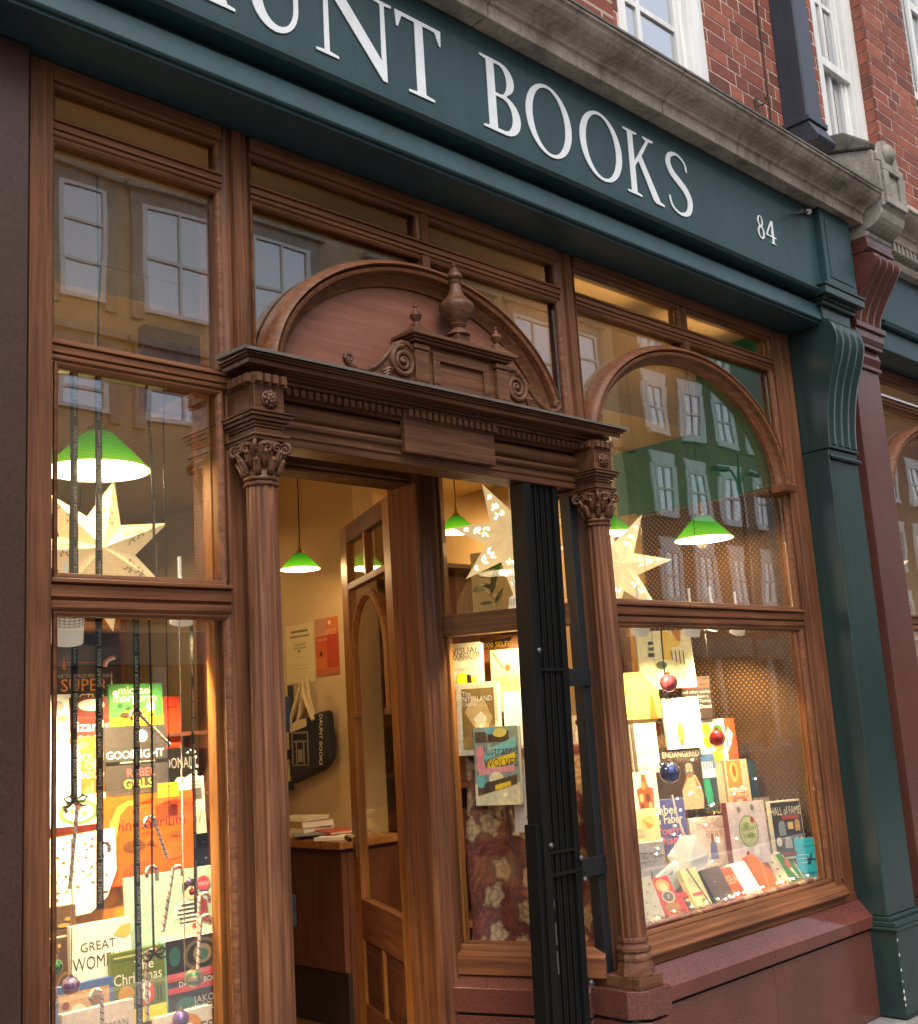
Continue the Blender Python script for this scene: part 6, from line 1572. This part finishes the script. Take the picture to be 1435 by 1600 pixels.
spot('white spotlight high behind the porch window books', 3.535, .30, 1.985, (3.56, .40, 1.30), 19, 150, .034, .07)

# ------------------------------------------------------------------ paper star lanterns
cut_lit = plain('lit_cutout', (1, .92, .75), .6, emit=(1, .88, .62), es=2.4)
cut_dark = plain('cutout_shadow', (.30, .20, .09), .8)
def star(label, loc, rotz, Rt, rv, depth, n, start, lit, glow, watt, tilt=0):
    t = thing('paper_star', label, 'star lantern', loc, rotz, 'folded paper star lanterns')
    m, tt, b = newmat('paper_star_skin')
    b.inputs['Base Color'].default_value = (.84, .68, .40, 1)
    b.inputs['Roughness'].default_value = .8
    b.inputs['Emission Color'].default_value = (1, .70, .34, 1)
    b.inputs['Emission Strength'].default_value = glow
    vs = [(0, -depth, 0), (0, depth, 0)]
    fs = []
    for i in range(n):
        a, a2 = start + 2 * math.pi * i / n, start + 2 * math.pi * (i + .5) / n
        vs.append((Rt * math.cos(a), 0, Rt * math.sin(a)))
        vs.append((rv * math.cos(a2), 0, rv * math.sin(a2)))
    for i in range(n):
        T_, V1, V0 = 2 + 2 * i, 3 + 2 * i, 3 + 2 * ((i - 1) % n)
        fs += [(0, T_, V1), (0, V0, T_), (1, V1, T_), (1, T_, V0)]
    put('star', MB().add(vs, fs), m, t, local=True)
    c = MB()
    for i in range(n):
        for side in (1, -1):
            A = Vector(vs[0])
            T_ = Vector(vs[2 + 2 * i])
            V = Vector(vs[3 + 2 * (i if side > 0 else (i - 1) % n)])
            nn = (T_ - A).cross(V - A).normalized()
            if nn.y > 0:
                nn = -nn
            e1 = (T_ - A).normalized()
            e2 = nn.cross(e1)
            for f1, f2, s_ in ((.30, .40, .015), (.50, .28, .015), (.72, .20, .010)):
                P = A + (T_ - A) * f1 + (V - A) * f2 * (1 - f1) * .9
                for k_ in range(5):
                    a = 2 * math.pi * (k_ / 7.0) + i
                    d = e1 * math.cos(a) + e2 * math.sin(a)
                    pr = e2 * math.cos(a) - e1 * math.sin(a)
                    o = P + nn * .0012
                    c.add([o + d * s_ * .30, o + d * s_ * .75 + pr * s_ * .26, o + d * s_ * 1.25, o + d * s_ * .75 - pr * s_ * .26], [(0, 1, 2, 3)])
    put('cutouts', c, cut_lit if lit else cut_dark, t, local=True)
    put('cord', MB().tube([(0, 0, Rt * .4), (.01, .01, Rt + .2), (0, 0, Rt + .55)], .003, 6), crm, t, local=True)
    if watt:
        l = bpy.data.lights.new('star_light', 'POINT')
        l.energy = watt
        l.color = WARM
        l.shadow_soft_size = .08
        lo = bpy.data.objects.new('star_light', l)
        col.objects.link(lo)
        lo.parent = t
        lo.location = (.0, -depth - .10, -.02)
    return t
star('cream paper star with leaf cutouts behind the left window ribbons', (1.70, .46, 2.165), R(-16), .262, .128, .14, 7, R(25), False, .34, 0)
star('golden paper star with glowing petal cutouts in the porch window', (3.70, .45, 2.36), R(-58), .285, .125, .07, 7, R(12), True, .32, 0)
star('bright paper star beside the right column in the wide window', (4.50, .50, 2.27), R(-30), .32, .13, .10, 7, R(5), True, .62, 0)
star('paper star glowing in the neighbouring shop window', (7.05, .40, 2.30), R(-30), .34, .14, .10, 7, R(20), True, .7, 3)

# ------------------------------------------------------------------ opposite side of the street (seen mirrored in the glass)
def house(name, label, x0, x1, h, mat, wins, lintel, trim):
    t = thing(name, label, 'building', ((x0 + x1) / 2, -22.0, 0))
    put('wall', MB().box(x0, x1, -30, -22.0, 0, h), mat, t)
    put('shop_front', MB().box(x0 + .1, x1 - .1, -21.99, -21.7, .5, 3.3), soil, t)
    put('shop_fascia_board', MB().box(x0 + .05, x1 - .05, -21.99, -21.5, 3.31, 4.1), green_pt, t, .02)
    q = x0 + .5
    while q < x1 - 1:
        put('shop_pier', MB().box(q, q + .35, -21.69, -21.55, 0, 3.3), stone_l, t, .01)
        q += 3.7
    put('string_course', MB().box(x0, x1, -21.99, -21.8, 4.4, 4.62), trim, t, .02)
    put('parapet', MB().box(x0 - .1, x1 + .1, -22.5, -21.7, h, h + .7), trim, t, .03)
    for (a, b, c, d, nb, nh) in wins:
        w = put('window', MB().box(a, b, -21.998, -21.96, c, d), far_glass_m, t)
        f = MB().box(a - .04, a + .09, -21.959, -21.90, c, d).box(b - .09, b + .04, -21.959, -21.90, c, d).box(a + .0905, b - .0905, -21.959, -21.90, d - .10, d).box(a + .0905, b - .0905, -21.959, -21.90, c, c + .10)
        for k_ in range(1, nb):
            x = a + (b - a) * k_ / nb
            f.box(x - .035, x + .035, -21.958, -21.91, c + .101, d - .101)
        for k_ in range(1, nh):
            z = c + (d - c) * k_ / nh
            f.box(a + .091, b - .091, -21.958, -21.905, z - .04, z + .04)
        o = put('frame', f, white_pt, w)
        o.location = (0, 0, 0)
        if lintel == 'keystone':
            o = put('lintel', MB().prism([(a - .12, d + .02), (b + .12, d + .02), (b + .26, d + .50), (a - .26, d + .50)], -21.995, -21.93, 'y').box(a - .15, b + .15, -21.995, -21.85, c - .18, c - .005).box(a - .24, a - .045, -21.995, -21.93, c, d).box(b + .045, b + .24, -21.995, -21.93, c, d), white_pt, w)
        else:
            o = put('surround', MB().box(a - .35, a - .045, -21.995, -21.90, c - .2, d + .35).box(b + .045, b + .35, -21.995, -21.90, c - .2, d + .35).box(a - .044, b + .044, -21.995, -21.90, d + .005, d + .35).box(a - .5, b + .5, -21.995, -21.75, d + .351, d + .55), stone_l, w)
        o.location = (0, 0, 0)
    return t
rows_t = ((12.4, 15.4), (9.5, 11.1))
wt = [(a, b, c, d, nb, 2 if nb > 1 else 3) for c, d in rows_t for a, b, nb in ((8.0, 9.2, 1), (11.4, 12.6, 1), (13.7, 15.7, 2), (17.0, 19.0, 2), (21.6, 23.4, 2), (25.2, 26.4, 1), (27.8, 29.8, 2), (31.0, 32.2, 1))]
house('tan_building', 'tan brick block with stone window surrounds across the street', 2.0, 33.4, 19.5, brick_tan, wt, 'stone', stone_l)
wb = [(x, x + 1.15, z, z + 1.9, 2, 2) for z in (5.6, 9.0, 12.3, 15.7) for x in (35.2, 37.6, 40.0, 42.4, 44.8, 47.2)]
house('brown_building', 'brown brick terrace with white keystone lintels across the street', 33.41, 50.0, 19.5, brick_brn, wb, 'keystone', stone_l)
wb2 = [(x, x + 1.3, z, z + 2.0, 2, 2) for z in (4.2, 7.8, 11.4) for x in (52, 55, 58, 61, 64, 67, 70)]
house('red_building', 'red brick mansion block further along the opposite side', 50.01, 75.0, 16.0, brick_up, wb2, 'keystone', stone_l)
for lx, lbl in ((27.5, 'double armed street lamp opposite the tan block'), (35.0, 'double armed street lamp opposite the brown terrace')):
    t = thing('street_lamp', lbl, 'street lamp', (lx, -18.2, 0), 0, 'street lamps on the far pavement')
    put('column', MB().lathe([(.13, 0), (.13, 1.0), (.09, 1.1), (.06, 9.5), (.03, 10.4)], n=12), steel_bl, t, local=True)
    for s_ in (-1, 1):
        put('arm', MB().tube([(0, 0, 9.3), (s_ * .5, 0, 9.75), (s_ * 1.1, 0, 9.8)], .04, 8), steel_bl, t, local=True)
        put('lantern', MB().box(s_ * 1.1 - .35, s_ * 1.1 + .35, -.12, .12, 9.7, 9.84), steel_bl, t, .03, local=True)
# ------------------------------------------------------------------ books
def ink(c):
    return plain('ink_' + c, c, .34, vary=.17, vscale=48)
page_m = plain('page_cream', 'efe6cf', .8)
def make_book(spec):
    label, c, w, h, th, yw, lean, roll, cover, spine, art = spec
    t = thing('book', label, 'book', c)
    t.rotation_euler = (R(lean), R(roll), R(yw))
    m = MB()
    m.box(-w / 2, w / 2, 0, .0022, -h / 2, h / 2)
    m.cur = 1
    m.box(-w / 2, w / 2, th - .0022, th, -h / 2, h / 2).box(-w / 2 - .0012, -w / 2 + .0012, .0024, th - .0024, -h / 2, h / 2)
    put('cover', m, [ink(cover), ink(spine)], t, .0008, local=True, seg=1)
    put('page_block', MB().box(-w / 2 + .0016, w / 2 - .003, .0025, th - .0025, -h / 2 + .003, h / 2 - .003), page_m, t, local=True)
    deco, mats, k = MB(), [], 0
    for a in art:
        k += 1
        y = -.0003 - .00022 * k
        if a[0] == 't':
            _, s, u, v, sz, cc = a
            size = sz * h * 1.25
            text_obj('title', s, size, ink(cc), t, (u * w, y, v * h), (R(90), 0, 0), maxw=.94 * w * (1 - 2 * abs(u)) if abs(u) < .2 else .5 * w)
            continue
        cc = a[-1]
        if cc not in mats:
            mats.append(cc)
        deco.cur = mats.index(cc)
        if a[0] == 'r':
            pts = [(a[1], a[2]), (a[3], a[2]), (a[3], a[4]), (a[1], a[4])]
        elif a[0] == 'd':
            pts = [(a[1] + a[3] * math.cos(2 * math.pi * i / 18), a[2] + a[4] * math.sin(2 * math.pi * i / 18)) for i in range(18)]
        elif a[0] == 'arc':
            pts = [(a[1], a[2])] + [(a[1] + a[3] * math.cos(R(90 + 9 * i)), a[2] + a[4] * math.sin(R(90 + 9 * i))) for i in range(11)]
        else:
            pts = a[1]
        pts = [(max(-.5, min(.5, p)) * w, max(-.5, min(.5, q)) * h) for p, q in pts]
        deco.prism(pts, y, y + .00012, 'y')
    if mats:
        put('cover_art', deco, [ink(c_) for c_ in mats], t, local=True)
    return t
for b_ in BOOKS:
    make_book(b_)

# big white paper bag shape in the left window
pbm = plain('white_paper', 'f6f2e8', .7)
wb_ = thing('paper_bag', 'white rounded paper bag printed with tiny pictures in the left window', 'paper bag', (1.60, .385, 1.165))
out = [(-.115, .115), (.125, .128), (.13, .0), (.10, -.075), (.045, -.115), (-.03, -.118), (-.09, -.075), (-.118, -.02)]
put('sheet', MB().prism(out, 0, .004, 'y'), pbm, wb_, .001, local=True)
dots = MB()
for k_ in range(36):
    x, z = random.uniform(-.10, .11), random.uniform(-.07, .11)
    dots.cur = random.randrange(3)
    dots.prism([(x + .006 * math.cos(R(60 * i)) * random.uniform(.5, 1.4), z + .005 * math.sin(R(60 * i)) * random.uniform(.4, 1.2)) for i in range(6)], -.0006, -.0003, 'y')
put('print', dots, [ink('b0502c'), ink('c9a53c'), ink('7a6a5a')], wb_, local=True)
yl = thing('price_tag', 'small yellow notice stuck on the dinosaur book', 'notice', (1.905, .372, 1.392))
put('card', MB().box(-.036, .036, 0, .002, -.022, .022), plain('yellow_card', 'f0d21e', .6), yl, local=True)
for k_, s_ in enumerate(('Prehistoric', 'wonders', 'in store')):
    text_obj('lettering', s_, .013, ink('5a4a10'), yl, (0, -.0006, .011 - .012 * k_), (R(90), 0, 0))

# folded white paper ornament in the right window
pw = thing('paper_ornament', 'white folded paper diamond ornament propped among the books', 'ornament', (4.46, .20, .855), R(-25))
pv = [(0, -.03, 0), (-.10, 0, .03), (-.02, 0, .115), (.06, 0, .11), (.12, 0, .02), (.07, 0, -.09), (-.04, 0, -.10), (0, .02, 0)]
pf = [(0, i, i % 6 + 1) for i in range(1, 7)] + [(7, i % 6 + 1, i) for i in range(1, 7)]
put('folds', MB().add(pv, pf), pbm, pw, local=True)
put('hanger', MB().tube([(.0, -.002, .11), (-.03, .0, .20), (-.045, .0, .30)], .004, 6), pbm, pw, local=True)

# tropical print and small card in the porch window
tpn = thing('poster', 'tropical leaf print behind the golden star in the porch window', 'poster', (3.83, .56, 2.13), R(-64))
put('sheet', MB().box(-.22, .22, 0, .006, -.17, .20), plain('ink_c9b878', 'c9b878', .6), tpn, local=True)
lf = MB()
for k_ in range(26):
    x, z, a, l = random.uniform(-.19, .19), random.uniform(-.14, .17), random.uniform(0, 6.3), random.uniform(.03, .075)
    lf.cur = random.randrange(4)
    c_, s_ = math.cos(a), math.sin(a)
    pts = [(max(-.219, min(.219, x + c_ * u * l - s_ * v * l)), max(-.169, min(.199, z + s_ * u * l + c_ * v * l))) for u, v in ((-1, 0), (-.4, .22), (.3, .2), (1, 0), (.3, -.2), (-.4, -.22))]
    lf.prism(pts, -.0004 - .0002 * k_, -.0002 - .0002 * k_, 'y')
put('print', lf, [ink('6f7a3c'), ink('e8dfae'), ink('4a5a34'), ink('a87a3c')], tpn, local=True)

# ------------------------------------------------------------------ ribbons, strings, canes and baubles
rib_m = plain('black_satin_ribbon', (.012, .011, .010), .35)
rib_t = ink('d8cfb4')
def ribbon(label, x, y, z1, z0, w=.019, x1=None, turn=0, up=False, bow=False, printed=True):
    x1 = x if x1 is None else x1
    t = thing('ribbon', label, 'ribbon', (x, y, z0), 0, 'printed black ribbons')
    c, s_ = math.cos(R(turn)) * w / 2, math.sin(R(turn)) * w / 2
    vs, n = [], 24
    L = z1 - z0
    for j in range(n + 1):
        f = j / n
        xo = (x1 - x) * (1 - f) + .0015 * math.sin(f * 9 + x * 50)
        yo = .0015 * math.sin(f * 7 + x * 30)
        for sg, dy in ((-1, 0), (1, 0), (1, .0006), (-1, .0006)):
            vs.append((xo + sg * c, yo + sg * s_ + dy, f * L))
    fs = []
    for j in range(n):
        for i in range(4):
            k_ = (i + 1) % 4
            fs.append((j * 4 + i, j * 4 + k_, j * 4 + 4 + k_, j * 4 + 4 + i))
    fs += [(3, 2, 1, 0), tuple(n * 4 + i for i in range(4))]
    put('band', MB().add(vs, fs), rib_m, t, local=True)
    if printed and w > .012 and turn < 50:
        unit = 'DAUNT BOOKS  London  '
        size = w * .74
        nrep = max(1, int(L / (size * 10.9)))
        for k_ in range(nrep):
            zc = L * (k_ + .5) / nrep
            xo = (x1 - x) * (1 - zc / L)
            text_obj('lettering', unit.strip(), size, rib_t, t, (xo, -.0028, zc), (R(90), R(-90 if up else 90), R(turn)), sx=.95)
    if bow:
        b = MB()
        for sg in (-1, 1):
            b.tube([(0, -.004, .0), (sg * .018, -.010, .014), (sg * .034, -.008, .008), (sg * .022, -.006, -.004), (0, -.004, 0)], [.002, .0045, .0045, .004, .002], 5)
            b.tube([(0, -.005, 0), (sg * .02, -.007, -.016), (sg * .036, -.004, -.014)], [.003, .004, .003], 5)
        put('bow', b, rib_m, t, local=True)
    return t
ribbon('printed black ribbon hanging in front of the big green lamp', 1.525, .085, 2.69, 1.10, .022, up=True)
ribbon('printed black ribbon passing behind the big white spotlight', 1.458, .10, 2.68, 1.40, .020, bow=True)
ribbon('printed black ribbon running to the foot of the left window', 1.640, .085, 1.97, .66, .020)
ribbon('slanting printed ribbon crossing the left star', 1.694, .10, 2.70, 2.02, .016, x1=1.722, turn=30)
ribbon('thin black cord ribbon right of the left star', 1.752, .10, 2.69, 2.02, .006)
ribbon('thin black cord at the far side of the big green lamp', 1.447, .10, 2.69, 1.95, .009)
ribbon('thin black cord carrying the green bauble', 1.398, .09, 1.96, 1.00, .006)
ribbon('thin black cord carrying the candy cane at the window foot', 1.688, .085, 1.97, .955, .007, bow=True)
ribbon('printed black ribbon against the orange jamb of the left window', 1.872, .16, 1.90, 1.03, .018, turn=25)
ribbon('slanting ribbon with glitter crossing the right window', 4.285, .16, 3.28, 1.30, .016, turn=40, bow=True, x1=4.30)
ribbon('short black ribbon with a bow left of the palace book', 4.37, .16, 1.97, 1.60, .012, bow=True)
ribbon('light catching ribbon hanging below the right green lamp', 4.735, .16, 3.2, 1.45, .012, turn=20)
def string(label, x, y, z1, z0, mat, r=.0016, beads=0):
    t = thing('string', label, 'string', (x, y, z0))
    put('cord', MB().tube([(0, 0, 0), (.002, 0, (z1 - z0) * .5), (0, 0, z1 - z0)], r, 6), mat, t, local=True)
    if beads:
        b = MB()
        for k_ in range(beads):
            b.sphere((.001, 0, (z1 - z0) * k_ / beads), .0028, 6, 5)
        put('beads', b, mat, t, local=True)
gold = plain('gold_foil', (.62, .40, .12), .25, 1.0)
silver = plain('silver_foil', (.75, .72, .66), .25, .9)
string('beaded silver string hanging near the left window jamb', 1.786, .085, 1.97, .86, silver, .0014, 150)
string('fine dark string beside the silver beads', 1.742, .085, 1.97, 1.30, soil)
string('fine pale string holding the purple bauble', 1.442, .085, 1.30, .945, silver)
string('cream cord looping beside the right column', 4.02, .20, 2.75, 2.35, crm, .003)
string('second cream cord beside the right column', 4.06, .22, 2.72, 2.42, crm, .003)

cane_w, cane_r, cane_g = plain('candy_white', (.82, .76, .66), .3), plain('candy_red', (.52, .10, .07), .3), plain('candy_green', (.16, .20, .06), .3)
def cane(label, x, z1, z0, y=.105, x1=None, flip=1, hook=True, r=.0054):
    x1 = x if x1 is None else x1
    t = thing('candy_cane', label, 'candy cane', (x, y, z0), 0, 'striped candy canes hung on ribbons')
    pts = []
    n = 44
    L = z1 - z0
    for j in range(n + 1):
        f = j / n
        pts.append((0 + (x1 - x) * f, 0, L * f))
    if hook:
        rr = .017
        bx, bz = pts[-1][0], pts[-1][2]
        for j in range(1, 17):
            a = math.pi - math.pi * j / 13.0
            pts.append((bx + flip * (rr + rr * math.cos(a)), 0, bz + rr * math.sin(a)))
    st = lambda i, k_: (1 if ((i * 2 + k_ * 1) % 12) < 4 else 2 if ((i * 2 + k_) % 12) == 7 else 0)
    put('stick', MB().tube(pts, r, 12, stripe=st), [cane_w, cane_r, cane_g], t, smooth='all', local=True)
cane('diagonal candy cane lying across the green paperback', 1.768, 1.625, 1.535, y=.12, x1=1.675, flip=-1)
cane('candy cane hanging on the ribbon over the white paper bag', 1.530, 1.26, 1.118)
cane('pale candy cane over the wreath card', 1.447, 1.38, 1.165, x1=1.468, flip=-1)
cane('candy cane over the dinosaur lettering', 1.745, 1.315, 1.21, x1=1.708, flip=-1)
cane('long candy cane hanging over the striped figure', 1.728, 1.165, 1.005, x1=1.762)
cane('candy cane hook curled below the dinosaur book', 1.712, 1.175, 1.150, flip=-1)
cane('upper candy cane beside the orange jamb', 1.862, 1.07, .965, y=.14, x1=1.872)
cane('lower candy cane over the red banded book', 1.848, 1.01, .855, y=.12, x1=1.862)
cane('candy cane over the olive Christmas book', 1.676, .945, .775)
cane('candy cane at the bottom left corner of the window', 1.414, .935, .865, x1=1.400, flip=-1)
cane('candy cane over the pale pink book', 1.540, .87, .74, flip=-1)

def bauble(label, c, r, m1, m2=None):
    t = thing('bauble', label, 'bauble', c, 0, 'christmas baubles hung in the windows')
    b = MB()
    b.sphere((0, 0, 0), r, 24, 16)
    if m2:
        for i, f in enumerate(b.f):
            if (i // 24) % 5 in (0, 1) or (i % 24) % 6 == 0:
                b.mi[i] = 1
    put('ball', b, [m1, m2 or m1], t, smooth='all', local=True)
    put('cap', MB().lathe([(r * .24, r * .96), (r * .26, r * 1.0), (r * .24, r * 1.16), (r * .06, r * 1.2)], n=12).tube([(0, 0, r * 1.18), (.003, 0, r * 1.42), (-.003, 0, r * 1.42), (0, 0, r * 1.18)], .0012, 5), gold, t, smooth=True, local=True)
bm_ = lambda n_, c, ro=.12, me=.55: plain('bauble_' + n_, c, ro, me, coat=.6)
bauble('green striped glass bauble hanging at the left post', (1.403, .10, .968), .021, bm_('green', (.02, .20, .03)), bm_('lime', (.12, .38, .12)))
bauble('purple glitter bauble in the lower left corner', (1.448, .10, .914), .024, bm_('purple', (.30, .12, .36), .3), bm_('lilac', (.55, .42, .62), .4))
bauble('green and gold swirled bauble over the red banded book', (1.824, .10, .861), .026, bm_('gold2', (.60, .44, .14)), bm_('green3', (.05, .28, .10)))
bauble('violet bauble at the bottom of the left window', (1.768, .08, .763), .024, bm_('violet', (.26, .12, .40), .25))
bauble('tiny purple bauble on the aqua picture book', (1.815, .10, 1.133), .009, bm_('violet', (.26, .12, .40)))
bauble('tiny red bauble on the aqua picture book', (1.823, .10, 1.103), .010, bm_('red', (.42, .03, .03)))
bauble('small gold bauble above the green striped one', (1.405, .11, 1.005), .012, gold)
bauble('pink glass bauble in front of the yellow map book', (4.378, .15, 1.667), .042, bm_('pink', (.50, .10, .14)))
bauble('shiny red bauble in front of the fruit book', (4.728, .15, 1.396), .040, bm_('red', (.42, .03, .03)))
bauble('blue glass bauble over the endangered animal book', (4.323, .15, 1.263), .048, bm_('blue', (.07, .10, .34), .08, .7))

# gold tinsel and fairy lights along the right window sill
tn = MB()
for k_ in range(2600):
    f = random.random()
    x = 3.86 + f * 1.46
    y, z = .055 + random.gauss(0, .012), .672 + abs(random.gauss(0, .010))
    if k_ > 1100:
        c_ = random.choice(((4.74, .25, .74), (4.80, .26, .76), (4.86, .24, .74), (4.62, .28, .80), (4.35, .27, .90), (4.62, .36, 1.03), (4.95, .33, 1.02), (5.02, .34, 1.26), (4.50, .42, 1.25), (4.85, .30, .98), (4.20, .22, .72)))
        x, y, z = c_[0] + random.gauss(0, .05), c_[1] + random.gauss(0, .015), c_[2] + abs(random.gauss(0, .03))
    a, b = random.uniform(0, 6.3), random.uniform(-1.2, 1.2)
    d = Vector((math.cos(a) * math.cos(b), math.sin(a) * math.cos(b), math.sin(b))) * random.uniform(.005, .012)
    e = d.cross(Vector((random.random(), random.random(), random.random()))).normalized() * .0011
    p = Vector((x, y, z))
    tn.add([p - d, p + e, p + d, p - e], [(0, 1, 2, 3)])
ts = put('tinsel', tn, gold)
tag(ts, 'gold tinsel strewn along the right window sill', 'tinsel', kind='stuff')
fl = thing('fairy_lights', 'tiny warm fairy lights scattered among the right window books', 'fairy lights', (4.5, .1, .7))
fb = MB().sphere((0, 0, 0), .0042, 8, 6).mesh('fairy_bulb', plain('fairy_bulb', (1, .9, .7), .4, emit=(1, .82, .5), es=14))
for k_ in range(64):
    if k_ < 22:
        p = (3.9 + random.random() * 1.4, .052 + random.random() * .012, .685 + random.random() * .012)
    else:
        p = (4.2 + random.random() * .95, .17 + random.random() * .07, .76 + random.random() * .55)
    add_obj('bulb', fb, fl, (p[0] - 4.5, p[1] - .1, p[2] - .7))
yo = thing('leaf_ornament', 'yellow leaf ornament hanging in the slit beside the gate', 'ornament', (3.585, .10, 1.60), SA)
lv = MB()
for k_ in range(6):
    for sg in (-1, 1):
        lv.add([(0, 0, .05 - k_ * .02), (sg * .02, -.008, .045 - k_ * .02), (sg * .004, -.002, .025 - k_ * .02), (sg * .002, .006, .04 - k_ * .02)], [(0, 1, 2), (0, 2, 3), (1, 3, 2), (0, 3, 1)])
put('leaves', lv, plain('yellow_enamel', 'f0c81e', .4), yo, local=True)
